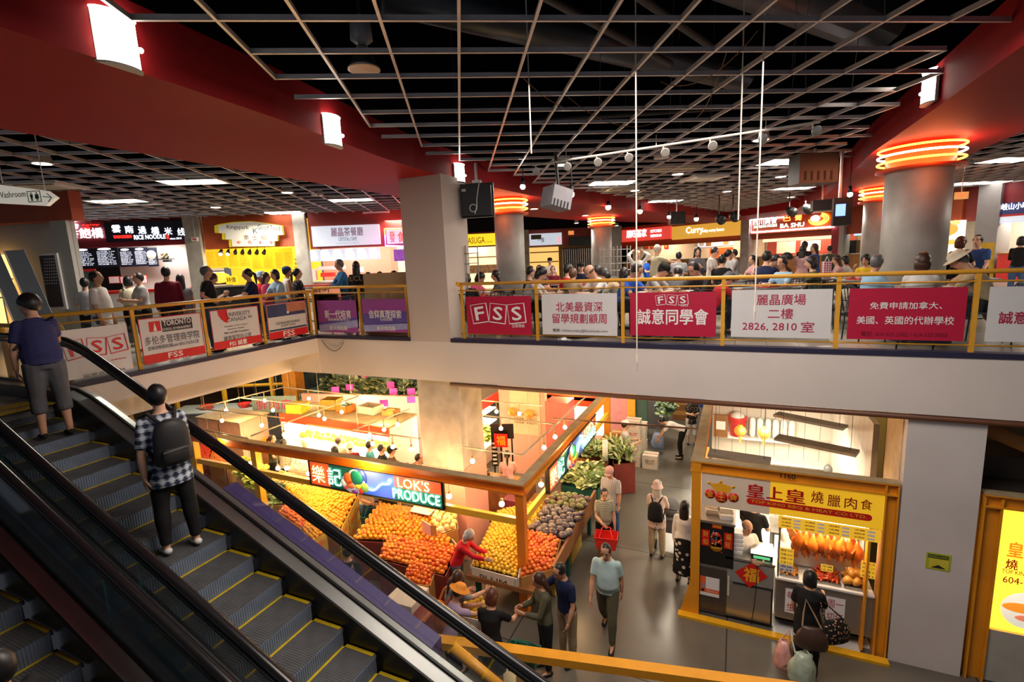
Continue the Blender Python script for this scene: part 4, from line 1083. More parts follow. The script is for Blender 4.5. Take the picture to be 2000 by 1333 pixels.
def pileq(name,label,cat,quad,r,mats,nmax=300,bump=.1,sq=1.,base=None,gap=1.,grp=None,seed=1):
 rnd = random.Random(seed)
 c = [atZ(x,y,z) for x,y,z in quad]       # back-left, back-right, front-right, front-left
 P = lambda u,v:(c[3]*(1-u)+c[2]*u)*(1-v)+(c[0]*(1-u)+c[1]*u)*v
 Lu = ((c[2]-c[3]).length+(c[1]-c[0]).length)/2;Lv = ((c[0]-c[3]).length+(c[1]-c[2]).length)/2
 nu,nv = max(2,int(Lu/(2*r*gap))),max(2,int(Lv/(1.74*r*gap)))
 H = lambda u,v:bump*math.sin(math.pi*max(0,min(1,u)))**.6*math.sin(math.pi*max(0,min(1,v)))**.6
 spots = []
 for j in range(nv):
  for i in range(nu):
   u = (i+.5+(.25 if j % 2 else -.25))/nu+rnd.uniform(-.15,.15)/nu;v = (j+.5)/nv+rnd.uniform(-.12,.12)/nv
   p = P(u,v);p.z += H(u,v)+rnd.uniform(-.25,.35)*r
   k = rnd.choices(range(len(mats)),[w(u,v) if callable(w) else w for _,w in mats])[0]
   spots.append((p,k))
 spots.sort(key=lambda s:(s[0]-CAM).length)
 protos = {}
 rest = MB()
 for i,(p,k) in enumerate(spots):
  mt = mats[k][0]
  if i < nmax:
   if k not in protos:
    o = protos[k] = tag(ballproto(name,r,mt,sq).build(name),label[k] if isinstance(label,(list,tuple)) else label,cat,(grp or 'pile of '+cat)+('' if k == 0 or isinstance(label,str) else ' '+'bcd'[k-1]))
   else:o = dup(protos[k],(0,0,0))
   o.location = p;o.rotation_euler = (rnd.uniform(-.5,.5),rnd.uniform(-.5,.5),rnd.uniform(0,6.3));s = rnd.uniform(.92,1.06);o.scale = (s,s,s)
  else:rest.ball(p,(r,r,r*sq),mt,9,6)
 bm_ = MB();N = 8;vs = [];fs = []
 for j in range(N+1):
  for i in range(N+1):
   u,v = .02+.96*i/N,.02+.96*j/N;p = P(u,v);vs.append((p.x,p.y,p.z+H(u,v)-r*.75))
 for j in range(N):
  for i in range(N):a = j*(N+1)+i;fs.append((a,a+1,a+N+2,a+N+1))
 rest.add(vs,fs,base or mats[0][0])
 nm = {'peach':'peaches'}.get(name,name+'s')
 stuff(rest.build(nm),'deeper '+cat+' layer under '+(label if isinstance(label,str) else label[0]),cat)
 return c,P
def bin_(label,c,ztop,zbot,mt,name='produce_bin',marks=None,lip=.03,front=True,mf=None):
 """four board sides round quad c (bl,br,fr,fl)"""
 q = [Vector((p.x,p.y,0)) for p in c];t = thing(name,label,'produce bin',(sum((p.x for p in q))/4,sum((p.y for p in q))/4,zbot))
 ce = sum(q,Vector())/4
 for i in range(4):
  a,b = q[i],q[(i+1) % 4];u = (b-a).normalized();n = Vector((-u.y,u.x,0))
  if (ce-a).dot(n) > 0:n = -n
  ta,tb = (ztop[i],ztop[(i+1) % 4]) if isinstance(ztop,(list,tuple)) else (ztop,ztop)
  a2,b2 = a-u*.01+n*.012,b+u*.01+n*.012
  MB().prism([(a2.x,a2.y,zbot),(b2.x,b2.y,zbot),(b2.x,b2.y,tb+lip),(a2.x,a2.y,ta+lip)],n*.018,mf if (mf and i == 2) else mt).build('side_panel',t)
  if marks and i in marks[1]:
   pl = Pl(a2+n*.02,math.degrees(math.atan2(u.y,u.x)));
   if pl.n.dot(n) < 0:pl = Pl(b2+n*.02,math.degrees(math.atan2(-u.y,-u.x)))
   L = (b-a).length;h = min(ta,tb)-zbot;k = max(1,int(L/.45))
   mb = MB()
   for m_ in range(k):
    for rr in range(max(1,int(h/.3))):
     x0 = L*(m_+.2)/k;x1 = L*(m_+.8)/k;z1 = zbot+h-.06-rr*.29
     put_text(mb,pl,marks[0],x0,x1,z1-.12,z1,.003,marks[2],.01)
     for e in (m_/k,(m_+1)/k-.03):mb.pbox(pl,L*e+.005,L*e+.012,z1-.2,z1+.05,0,.002,marks[3] if len(marks) > 3 else marks[2])
   mb.build('lettering',t,recalc=False)
 return t
PR_OR = mat('carton orange print',(.8,.12,.02),.6,var=0);PR_BK = mat('carton dark print',(.12,.07,.02),.6,var=0)
cA,PA = pileq('orange','round orange in the big pile behind the handrail','orange',[(560,950,1.08),(702,958,1.02),(664,1034,.85),(588,985,.95)],.043,[(ORAN,1)],300,.1,grp='oranges piled behind the handrail',seed=2)
bin_('yellow printed cartons holding the big orange pile behind the handrail',cA,[1.05,.98,.82,.9],0.01,CARDY,marks=('ORANGE',(1,2),PR_OR,PR_BK))
cB,PB = pileq('peach',['plain yellow orange peach in the largest pile under the neon sign','red blushed peach in the largest pile under the neon sign'],'peach',[(742,985,1.05),(842,1003,1.05),(884,1062,.92),(690,1052,.85)],.042,[(ORAN2,lambda u,v:.2+max(0,1.2-u*1.6)),(PEACH,lambda u,v:.05+u*1.2)],300,.14,grp='peaches in the largest pile',seed=3)
cB2,_ = pileq('nectarine','orange red nectarine in the front of the largest pile','nectarine',[(755,1046,.92),(893,1066,.88),(868,1122,.78),(742,1090,.76)],.042,[(PEACH,lambda u,v:.6*(1-u)),(NECT,lambda u,v:.2+u)],200,.06,grp='nectarines at the front of the largest pile',seed=4)
bin_('low wide carton bin holding the largest peach pile under the neon sign',[cB[0],cB[1],cB2[1],cB[3]],[.95,.95,.82,.78],.01,CARDW,marks=('PEACH',(1,),PR_BK),mf=CARDR)
bin_('dark red carton bin at the front of the largest peach pile',cB2,[.8,.8,.72,.7],.01,CARDR)
cB3,_ = pileq('apricot','small orange apricot in the corner box nearest the escalator','apricot',[(800,1098,.8),(848,1112,.78),(838,1146,.66),(790,1134,.66)],.036,[(NECT,1)],160,.05,grp='apricots in the corner box',seed=5)
bin_('open carton of apricots nearest the escalator handrail',cB3,[.72,.74,.66,.6],.01,CARD,name='open_carton')
cP,_ = pileq('pear','yellow pear in white foam netting at the right end of the peach pile','pear',[(832,985,1.2),(888,992,1.2),(892,1030,1.08),(850,1045,1.02)],.055,[(PEAR,1)],80,.06,1.1,grp='netted pears by the peach pile',seed=6)
bin_('carton bin of netted pears beside the pink column',cP,[1.1,1.12,1.02,.95],.01,CARD,marks=('PEAR',(1,),PR_BK))
t = thing('folded_paper','white sheet lying on the peaches under the neon sign','paper',atZ(818,1000,1.2));q = [atZ(*p,1.19) for p in ((800,1000),(812,985),(852,994),(838,1008))];MB().prism(q,(0,0,.012),PRW).build('sheet',t)
t = thing('price_board','pink and brown price board standing in the peaches','price board',atZ(838,1040,1.1));q = atZ(826,1040,1.05);w = atZ(842,1048,1.05);MB().prism([q,w,w+Vector((0,0,.22)),q+Vector((0,0,.24))],(0,.02,0),PINKP).build('board',t);MB().prism([w,w+Vector((.09,.05,0)),w+Vector((.09,.05,.2)),w+Vector((0,0,.22))],(0,.01,0),CARD).build('flap',t)
cC1,_ = pileq('apple','red apple in the carton beside the purple cladding','apple',[(560,985,.95),(598,1005,.95),(590,1035,.88),(545,1002,.9)],.042,[(APPL,1)],90,.05,grp='apples in the carton by the cladding',seed=7)
bin_('carton of red apples beside the purple cladding',cC1,.88,.01,CARD,name='open_carton')
cC2,_ = pileq('mandarin','small mandarin in the printed carton beside the purple cladding','mandarin',[(602,1010,.9),(634,1036,.88),(612,1058,.8),(588,1034,.82)],.036,[(ORAN,1)],90,.04,grp='mandarins in the printed carton',seed=8)
bin_('yellow printed carton of mandarins beside the purple cladding',cC2,.8,.01,CARDY,name='open_carton',marks=('MANDARIN',(1,2),PR_OR,PR_BK))
cD1,_ = pileq('yellow_plum','yellow plum on the long table left of the orange post','yellow plum',[(972,1000,1.05),(1030,985,1.05),(1010,1128,.86),(922,1105,.86)],.036,[(PLUMY,1),(ORAN2,lambda u,v:.6 if .55 < v < .8 else .03)],300,.1,grp='yellow plums left of the post',seed=9)
cD2,_ = pileq('red_nectarine','glossy red nectarine on the long table right of the orange post','nectarine',[(1030,1035,1.0),(1092,1052,.98),(1078,1112,.86),(1018,1128,.86)],.042,[(PLUMR,1)],150,.08,grp='red nectarines right of the post',seed=10)
cD3,_ = pileq('plum_bag','clear bag of dark plums on the long table by the aisle','bag of plums',[(1062,985,1.04),(1140,1000,1.0),(1105,1055,.96),(1035,1035,1.0)],.085,[(PLUMD,1)],120,.08,.7,grp='bags of plums by the aisle',gap=.8,seed=11)
cD4,_ = pileq('grape_bag','clear bag of mixed grapes at the far end of the long table','bag of grapes',[(1082,962,1.06),(1150,972,1.02),(1142,998,1.0),(1064,984,1.04)],.08,[(GRN,1)],80,.06,.7,grp='bags of grapes at the far end',gap=.8,seed=12)
cD5,_ = pileq('lemon','yellow lemon behind the orange post','lemon',[(1025,985,1.12),(1062,978,1.12),(1052,1022,1.02),(1030,1030,1.02)],.035,[(PLUMY,1)],120,.05,1.2,grp='lemons behind the post',seed=13)
t = thing('produce_table','long timber edged fruit table on teal legs beside the aisle','table',(-3.2,8.4,0))
MB().bx((-4.15,6.75,.62),(-2.74,10.0,.7),WOOD).build('top',t);MB().prism([(-2.74,7.2,.62),(-2.74,10.0,.62),(-2.74,10.0,1.0),(-2.74,7.2,.92)],(.045,0,0),WOOD).build('edge_board',t)
for x in (-4.0,-2.82):
 for y in (6.9,8.3,9.85):
  if (x,y) != (-2.82,6.9):MB().bx((x-.04,y-.04,.01),(x+.04,y+.04,.62),TEALP).build('leg',t)
bin_('white carton of yellow plums facing the escalator',cD1,[.95,.95,.82,.82],.7,CARDW,name='open_carton',marks=('PLUM',(2,),PR_BK))
bin_('torn brown carton of red nectarines by the orange post',cD2,[.9,.92,.84,.84],.7,CARD,name='open_carton')
for i,(x,y,lab) in enumerate(((-2.55,8.0,'yellow crate standing under the aisle side of the fruit table'),(-2.55,9.0,'yellow crate under the far aisle end of the fruit table'))):
 t = thing('storage_crate',lab,'crate',(x-.55,y,0));MB().bx((x-.95,y-.35,.012),(x-.3,y+.35,.42),CARDY).build('body',t)
cE,_ = pileq('mango','yellow mango in the small carton by the shoppers at the pit railing','mango',[(905,1160,.9),(952,1172,.9),(940,1212,.84),(908,1205,.84)],.045,[(PLUMY,1),(ORAN2,.4)],60,.04,1.15,grp='mangoes in the small carton',seed=14)
bin_('small carton of mangoes by the shoppers at the pit railing',cE,.82,.01,CARDW,name='open_carton')
for i,(a,b,z0,z1,mt,lab) in enumerate((((768,1192),(815,1195),0.01,.62,CARDR,'stack of dark cartons with round labels under the handrail'),((755,1168),(785,1172),.02,.75,CARDW,'white topped carton next to the dark cartons under the handrail'))):
 p,q = atZ(*a,z1),atZ(*b,z1);t = thing('carton_stack',lab,'cartons',(p.x,p.y,0))
 for k in range(2 if i == 0 else 1):
  h = (z1-z0)/(2 if i == 0 else 1);MB().bx((min(p.x,q.x),p.y-.05,z0+h*k+.002),(max(p.x,q.x)+.25,p.y+.45,z0+h*(k+1)-.002),mt).build('carton',t)
 if i == 0:
  F2 = Pl((0,p.y-.052,0),0)
  for k in range(3):MB().lathe(F2.pt(min(p.x,q.x)+.16+.0*k,z1-.12-.19*k,0),[(.085,0),(.085,.002)],PRW,16,F2.n).lathe(F2.pt(min(p.x,q.x)+.16,z1-.12-.19*k,.002),[(.05,0),(.05,.002)],SRED,10,F2.n).build('round_label',t)
# ---- greens
LEAF = fruit('leaf green',(.10,.20,.04),(.30,.38,.16),.5);LEAFP = fruit('pale leaf',(.45,.52,.22),(.62,.66,.42),.5);LEAFD = fruit('dark leaf',(.03,.10,.045),(.25,.33,.27),.5);LETT = fruit('lettuce green',(.35,.50,.05),(.55,.66,.15),.5)
def leafhead(name,mt,n=13,L=.2,w=.07,seed=1,mt2=None):
 rnd = random.Random(seed);mb = MB()
 for i in range(n):
  a = 2*math.pi*i/n+rnd.uniform(-.3,.3);el = rnd.uniform(.35,1.3);d = Vector((math.cos(a)*math.cos(el),math.sin(a)*math.cos(el),math.sin(el)));s = Vector((-math.sin(a),math.cos(a),0));l = L*rnd.uniform(.7,1.15)
  up = s.cross(d)
  pts = []
  for k,(f,ww,h) in enumerate(((0,.25,0),(.35,.7,.02),(.7,1.,.0),(1.,.45,-.05))):
   c = d*(l*f)+up*(-h)
   pts += [c-s*(w*ww)+up*(.02*ww),c,c+s*(w*ww)+up*(.02*ww)]
  fs = []
  for k in range(3):fs += [(3*k,3*k+1,3*k+4,3*k+3),(3*k+1,3*k+2,3*k+5,3*k+4)]
  mb.add(pts,fs,mt2 if (mt2 and i % 3 == 0) else mt,True)
 mb.ball((0,0,.02),.05,mt2 or mt,8,6)
 return mb.build(name,recalc=False)
def greens(name,label,grp,quad,proto,n,bump=.05,seed=1,sc=(.8,1.25)):
 rnd = random.Random(seed);c = [atZ(*q) for q in quad];P = lambda u,v:(c[3]*(1-u)+c[2]*u)*(1-v)+(c[0]*(1-u)+c[1]*u)*v
 tag(proto,label,name.replace('_',' '),grp);k = max(1,int(math.sqrt(n)));used = False
 for i in range(n):
  u,v = ((i % k)+rnd.random())/k,((i//k)+rnd.random())/max(1,n/k);o = proto if not used else dup(proto,(0,0,0));used = True
  p = P(min(u,1),min(v,1));p.z += bump*rnd.random();o.location = p;s = rnd.uniform(*sc);o.scale = (s,s,s);o.rotation_euler = (rnd.uniform(-.5,.5),rnd.uniform(-.5,.5),rnd.uniform(0,6.3))
 return c
c = greens('leafy_green','pale green leafy vegetable on the teal table by the aisle','greens on the teal table',[(1120,910,.92),(1188,918,.92),(1165,955,.86),(1098,945,.86)],leafhead('leafy_green',LEAFP,13,.2,.07,1,LEAF),34,seed=21)
bin_('teal bin of pale leafy greens beside the aisle',c,.8,.35,TEALP)
c = greens('leafy_green','bunch of greens farther along under the side neon sign','greens under the side sign',[(1140,868,.95),(1192,876,.95),(1184,900,.9),(1128,890,.9)],leafhead('leafy_green',LEAF,13,.2,.07,2,LEAFP),26,seed=22)
bin_('timber bin of greens under the side neon sign',c,.82,.3,WOOD)
c = greens('leek_bundle','bundle of long green leeks beside the far amber post','leeks by the far post',[(1195,868,.95),(1222,880,.95),(1238,902,.85),(1200,905,.85)],leafhead('leek_bundle',LEAF,11,.32,.035,3,LEAFP),18,seed=23)
bin_('dark red carton of leeks beside the far amber post',c,.8,.01,CARDR)
c = greens('leafy_green','dark frilly green on the tall bank behind the pink wall','dark greens behind the pink wall',[(640,745,2.02),(815,758,2.02),(815,778,1.62),(632,768,1.62)],leafhead('leafy_green',LEAFD,15,.26,.1,4,LEAFP),80,seed=24,sc=(.9,1.5))
struct(MB().prism([(-14.6,12.9,0),(-9.0,13.6,0),(-9.0,13.6,1.55),(-14.6,12.9,1.55)],(-.3,1.3,.0),LEAFD).build('trim_3'))
c = greens('lettuce','bright green lettuce heaped by the top of the purple cladding','lettuces by the purple cladding',[(470,905,1.0),(512,918,1.0),(508,962,.9),(462,925,.9)],leafhead('lettuce',LETT,14,.17,.08,5),26,seed=25)
bin_('carton of bright green lettuces by the purple cladding',c,.85,.01,CARDW)
c = greens('herb_bunch','small dark herb bunch under the ginger carton','herbs under the ginger',[(520,950,.9),(560,965,.9),(560,985,.85),(525,985,.85)],leafhead('herb_bunch',LEAF,11,.13,.03,6),14,seed=26)
bin_('plain carton of herbs below the ginger',c,.8,.01,CARD)
GING = fruit('ginger skin',(.55,.34,.10),(.68,.45,.16),.6);CARR = fruit('carrot skin',(.78,.22,.02));TOMA = fruit('tomato skin',(.62,.04,.01));GARL = fruit('garlic skin',(.72,.60,.45));MUSH = fruit('mushroom brown',(.35,.20,.08))
cG,_ = pileq('ginger_root','knobbly ginger root in the green striped carton','ginger',[(548,920,1.08),(605,940,1.08),(592,962,1.0),(530,940,1.0)],.05,[(GING,1)],80,.05,.6,grp='ginger roots in the carton',gap=.9,seed=15)
bin_('carton of ginger with a dark green end behind the handrail',cG,1.0,.01,CARDY,mf=TEALP,marks=('GINGER',(2,),PR_OR))
cM,_ = pileq('garlic_bulb','white garlic bulb heaped left of the neon sign','garlic',[(575,888,1.1),(612,896,1.1),(603,925,1.02),(565,918,1.02)],.035,[(GARL,1),(MUSH,lambda u,v:2 if v > .75 else 0)],120,.06,grp='garlic left of the neon sign',seed=16)
bin_('plain carton of garlic left of the neon sign',cM,1.0,.01,CARDW)
cT,_ = pileq('tomato','red tomato at the far left of the produce stall','tomato',[(378,868,1.15),(412,872,1.15),(408,898,1.05),(380,895,1.05)],.04,[(TOMA,1)],90,.05,grp='tomatoes at the far left',seed=17)
bin_('carton of red tomatoes at the far left of the produce stall',cT,1.02,.01,CARDR)
cK,_ = pileq('carrot','orange carrot heaped right of the tomatoes','carrot',[(418,878,1.12),(452,890,1.12),(440,912,1.03),(410,900,1.03)],.035,[(CARR,1)],90,.05,1.5,grp='carrots right of the tomatoes',seed=18)
bin_('carton of carrots right of the tomatoes',cK,1.0,.01,CARD)
cO,_ = pileq('bagged_orange','bright bagged orange on the stand by the pink cabinet','bagged oranges',[(470,838,1.2),(520,850,1.2),(528,868,1.1),(462,855,1.1)],.07,[(ORAN2,1),(CARR,.6)],60,.08,grp='bagged oranges by the pink cabinet',seed=19)
bin_('stand of bagged oranges by the pink cabinet',cO,1.1,.01,CARD)
# ---- walls, cabinets and coolers under the slab
PINKW = PINKP
RVAL = mat('red cooler valance',(.75,.07,.02),.45,var=.05)
LITW = glow('cooler light',(1.,.90,.66),2.6)
def bxs(name,lo,hi,m):return struct(MB().bx(lo,hi,m).build(name))
struct(MB().prism([(-12.9,11.5,0),(-8.7,12.25,0),(-8.7,12.25,2.05),(-12.9,11.5,2.05)],(-.02,.12,0),PINKW).build('wall_pink'))
bxs('wall_back',(-34,24,0),(24,24.2,SLAB0),mat('market back wall',(.30,.20,.12),.7,var=.5,scale=1.5));bxs('wall_left',(-30,3,0),(-29.8,24,SLAB0),PINKW)
t = thing('produce_cooler','long lit produce cooler with a red valance and crates on its top','cooler',(-9.9,10.2,0))
u = Vector((1,-.03,0)).normalized();n = Vector((u.y,-u.x,0));Z = Vector((0,0,1));o = Vector((-9.85,9.65,0));ax = (u,n,Z)
B = lambda a0,a1,d0,d1,z0,z1,m:MB().box(o+u*((a0+a1)/2)-n*((d0+d1)/2)+Z*((z0+z1)/2),(a1-a0,d1-d0,z1-z0),m,ax)
B(-1.95,1.95,0,1.15,.01,.55,CARDW).build('base',t);B(-1.95,1.95,1.05,1.15,.55,2.0,LITW).build('back_panel',t);B(-1.95,1.95,0,1.2,1.98,2.04,DUST).build('top',t)
B(-1.97,1.97,-.03,.02,1.8,2.04,RVAL).build('valance',t);B(-1.97,-1.92,0,1.15,.55,2.0,WPL).build('end_panel',t);B(1.92,1.97,0,1.15,.55,2.0,WPL).build('end_panel',t)
B(-1.9,1.9,.55,1.05,1.42,1.45,LITW).build('shelf',t);B(-1.9,1.9,.4,1.05,1.1,1.13,WPL).build('shelf',t);B(-1.9,1.9,.05,.1,1.75,1.79,glow('cooler tube',(1,.95,.8),14)).build('light_tube',t)
lamp('cooler lamp','AREA',(-9.9,9.95,1.85),60,(1,.85,.5),1.8)
VEGY = fruit('yellow pepper',(.78,.55,.03),(.45,.55,.05));VEGG = fruit('green vegetable',(.22,.42,.04),(.5,.6,.1))
rnd = random.Random(5)
pv = {}
for row,(d,z,ms) in enumerate(((.25,.66,(TOMA,VEGY,VEGG)),(.42,.74,(VEGY,VEGY,VEGG)),(.58,1.19,(VEGY,VEGG)),(.8,1.2,(VEGG,VEGY)),(.75,1.52,(VEGG,)))):
 for i in range(24):
  mt = ms[(i//4) % len(ms)];k = mt.name
  if k not in pv:
   pv[k] = tag(MB().lathe((0,0,0),[(.01,-.07),(.05,-.05),(.065,0),(.05,.05),(.012,.07)],mt,9).build('vegetable'),{'tomato skin':'red vegetable on the lowest shelf of the lit cooler','yellow pepper':'yellow pepper displayed in the lit cooler','green vegetable':'green vegetable displayed in the lit cooler'}[k],'vegetable','lit cooler '+k);oo = pv[k]
  else:oo = dup(pv[k],(0,0,0))
  oo.location = o+u*(-1.85+i*.16+rnd.uniform(-.03,.03))-n*(d+rnd.uniform(-.05,.05))+Z*(z+.02);s = rnd.uniform(.8,1.3);oo.scale = (s,s,s);oo.rotation_euler = (rnd.uniform(-1,1),rnd.uniform(-1,1),rnd.uniform(0,6))
def carton(label,x,y,z,w,d,h,m,rz=0,opened=False,cat='box',name='cardboard_box',fill=None):
 t = thing(name,label,cat,(x,y,z),0);a = Vector((math.cos(rz),math.sin(rz),0));b = Vector((-a.y,a.x,0));c = Vector((x,y,z+h/2));ax = (a,b,Vector((0,0,1)))
 if not opened:MB().box(c,(w,d,h),m,ax).build('body',t);MB().box(c+ax[2]*(h/2+.001),(w,.05,.004),CARDW if m is not CARDW else CARD,ax).build('tape',t)
 else:
  mb = MB()
  for s in (-1,1):mb.box(c+a*(s*(w/2-.01)),(.02,d,h),m,ax);mb.box(c+b*(s*(d/2-.01)),(w,.02,h),m,ax)
  mb.box(c-ax[2]*(h/2-.01),(w,d,.02),m,ax);mb.build('body',t)
  if fill:MB().ball(c+ax[2]*(h*.25),(w*.44,d*.44,h*.45),fill,12,6).build('contents',t)
 return t
carton('yellow banana box on the left end of the cooler top',-11.35,9.95,2.045,.5,.4,.26,mat('banana carton',(.75,.55,.03),.6,var=.3,scale=12),.2)
carton('open yellow cardboard box in the middle of the cooler top',-10.6,10.5,2.045,.5,.4,.3,CARDY,.2,True)
carton('orange basket of greens on the cooler top',-10.0,10.4,2.045,.45,.35,.2,mat('orange plastic',(.8,.22,.03),.4),-.1,True,'basket','basket',LEAFD)
carton('white open crate on the right of the cooler top',-9.2,10.5,2.045,.6,.42,.22,CARDW,-.1,True,'crate','crate')
carton('brown tray at the right end of the cooler top',-8.5,10.5,2.045,.4,.3,.15,CARD,0,True,'tray','tray',GING)
t = thing('cabinet','tall pink cabinet with a dusty top at the left of the market','cabinet',(-13.6,9.2,0));MB().bx((-14.4,9.0,.01),(-12.6,9.9,1.88),mat('pale pink laminate',(.80,.52,.38),.55)).build('body',t);MB().bx((-14.45,8.95,1.88),(-12.55,9.95,1.92),DUST).build('top',t);MB().bx((-13.5,8.985,.1),(-13.48,9.0,1.8),PR_BK).build('door_gap',t)
MS = Pl((-13.6,11.0,1.3),20);t = thing('hanging_sign','pale blue sign with pink characters above the meat counter','sign',(-13.6,11,1.3));MB().pbox(MS,-.75,.75,.2,.75,-.03,0,mat('pale blue board',(.35,.52,.55),.5)).build('panel',t);mb = MB();put_text(mb,MS,'鮮肉店',-.6,.6,.3,.65,.005,mat('pink letters',(.7,.06,.2),.5,var=0),.012);mb.build('lettering',t,recalc=False)
for x in (-.6,.6):MB().tube([MS.pt(x,.75,-.015),MS.pt(x,2.45,-.015)],.006,PRK,5).build('hanger',t)
t = thing('meat_counter','long steel meat counter below the left fascia','counter',(-16,12,0));MB().prism([(-18.5,10.6,.02),(-14.4,12.6,.02),(-14.8,13.4,.02),(-18.9,11.4,.02)],(0,0,1.1),INOX).build('body',t);MB().prism([(-18.5,10.5,1.12),(-14.3,12.5,1.12),(-14.8,13.5,1.12),(-19.0,11.5,1.12)],(0,0,.04),mat('pale counter top',(.5,.6,.6),.3)).build('top',t)
for i,(x,y,m,lab) in enumerate(((-17.6,11.4,BKT,'red basin at the left end of the meat counter'),(-16.4,12.0,BKT,'red basin in the middle of the meat counter'),(-15.2,12.6,WPL,'white basin at the right end of the meat counter'))):
 t = thing('basin',lab,'basin',(x,y,1.16));MB().lathe((x,y,1.165),[(.16,0),(.22,.14),(.23,.15),(.2,.14),(.15,.03)],m,14).build('body',t)
bxs('column_amber',(-15.6,13.1,0),(-14.9,13.5,SLAB0),mat('orange curtain wall',(.75,.28,.02),.6,var=.2));bxs('column_green',(-14.7,14.6,0),(-13.6,15.0,SLAB0),mat('dark green screen',(.02,.09,.06),.6,var=.2))
struct(MB().bx((-24,18.2,0),(-11,18.3,SLAB0),mat('fish stall wall',(.22,.30,.28),.6,var=.7,scale=2.5)).build('wall_fish_stall'))
t = thing('glazed_screen','amber framed window of the fish stall high at the far left','frame',(-18,13,0))
for a,b in (((-22,10.5,2.6),(-15.2,13.6,2.6)),((-22,10.5,1.75),(-15.2,13.6,1.75))):MB().tube([a,b],.06,YEP,4).build('rail',t)
for f in (.1,.35,.6,.85):p = Vector((-22,10.5,0)).lerp(Vector((-15.2,13.6,0)),f);MB().bx((p.x-.06,p.y-.06,.01),(p.x+.06,p.y+.06,2.6),YEP).build('post',t)
PINKT = mat('fluorescent pink card',(.95,.04,.32),.5,emit=.25,var=0)
for i,(x,y) in enumerate(((655,762),(683,757),(712,740),(763,752),(768,765),(803,765),(803,781),(750,788))):
 p = atZ(x,y,2.15);t = thing('price_card',['pink price card at the left end of the dark greens','second pink price card from the left in the dark greens','pink price card highest at the middle of the dark greens','upper pink card of the pair above the person behind the pink wall','lower pink card of the pair above the person behind the pink wall','pink price card nearest the concrete column','low pink price card beside the concrete column','pink price card hanging in front of the pink wall'][i],'price card',p)
 q = Pl(p,25);MB().pbox(q,-.12,.12,-.1,.1,0,.006,PINKT).build('card',t);MB().tube([p-Vector((0,0,.1)),p-Vector((0,0,.45))],.006,WPL,5).build('stick',t)
t = thing('produce_shelf','slanted produce shelf between the cooler and the concrete column','shelf',(-8.0,10.8,0));MB().prism([(-8.0,9.6,.01),(-7.0,10.9,.01),(-7.5,11.4,.01),(-8.5,10.1,.01)],(0,0,.75),WOOD).build('base',t)
c = greens('leafy_green','green bunch on the slanted shelf left of the concrete column','greens left of the concrete column',[(770,852,.95),(815,852,.95),(812,885,.82),(768,885,.82)],leafhead('leafy_green',LEAFD,12,.18,.06,7,LETT),16,seed=27)
t = thing('banner_strip','red poster strip on the pink wall right of the cooler','poster',(-8.2,11.5,1.0));q = Pl((-8.6,11.95,.9),10);MB().pbox(q,0,.5,0,.9,0,.01,SRED).build('sheet',t);mb = MB();put_text(mb,q,'鮮',.1,.4,.5,.8,.014,GOLD,.01);put_text(mb,q,'果',.1,.4,.12,.42,.014,GOLD,.01);mb.build('lettering',t,recalc=False)
# ---- right of the concrete column: cooler, cash desk, pink wall
t = thing('produce_cooler','lit produce cooler with a red top running back behind the concrete column','cooler',(-6.7,12.4,0))
MB().bx((-7.6,10.9,.01),(-6.75,13.8,.5),CARDW).build('base',t);MB().bx((-7.6,10.9,.5),(-7.5,13.8,2.0),LITW).build('back_panel',t);MB().bx((-7.6,10.85,1.98),(-6.7,13.85,2.03),DUST).build('top',t);MB().bx((-6.72,10.85,1.78),(-6.66,13.85,2.05),RVAL).build('valance',t)
for z in (1.0,1.4):MB().bx((-7.5,10.9,z),(-6.95,13.8,z+.03),LITW).build('shelf',t)
c = greens('leafy_green','yellow green bunch in the cooler right of the concrete column','greens in the right cooler',[(930,838,1.1),(958,835,1.1),(955,868,.8),(922,872,.8)],leafhead('leafy_green',LETT,12,.17,.06,8),18,seed=28)
lamp('cooler lamp','AREA',(-6.9,12.3,1.75),35,(1,.85,.5),1.2)
struct(MB().prism([(-6.1,12.3,0),(-4.7,12.3,0),(-4.7,12.3,2.75),(-6.1,12.3,2.75)],(0,.15,0),PINKW).build('wall_notice'));struct(MB().bx((-4.7,12.3,0),(-4.05,12.9,2.2),mat('deep pink paint',(.72,.18,.16),.6)).build('wall_pink_end'))
NB_ = Pl((0,12.29,0),0)
t = thing('notice_board','pale board with small pinned notices behind the cashier','board',(-5.3,12.28,1.0));MB().pbox(NB_,-5.75,-4.85,1.2,2.6,0,.01,mat('cream board',(.78,.60,.42),.6)).build('board',t);mb = MB()
for i in range(3):put_text(mb,NB_,'多謝惠顧 · 貨物出門',-5.65,-4.95,1.75-i*.12,1.82-i*.12,.013,PR_BK,0)
mb.build('lettering',t,recalc=False)
for i,(x,lab) in enumerate(((1003,'left round orange lantern flower on the board behind the cashier'),(1036,'right round orange lantern flower on the board behind the cashier'))):
 p = NB_.hit(x,803+i*4);t = thing('paper_lantern',lab,'lantern',p);MB().ball(p+Vector((0,-.1,0)),(.13,.1,.13),mat('orange paper flower',(.85,.28,.03),.5,emit=.3,var=.4,scale=20),12,8).build('shade',t);MB().ball(p+Vector((0,-.2,0)),.04,GOLD,8,6).build('centre',t)
t = thing('cash_desk','wooden cash desk inside the corner stall','desk',(-5.3,9.9,0));MB().bx((-6.0,9.6,.01),(-4.2,10.2,.88),WOOD).build('body',t);MB().bx((-6.05,9.55,.88),(-4.15,10.25,.93),CARD).build('top',t)
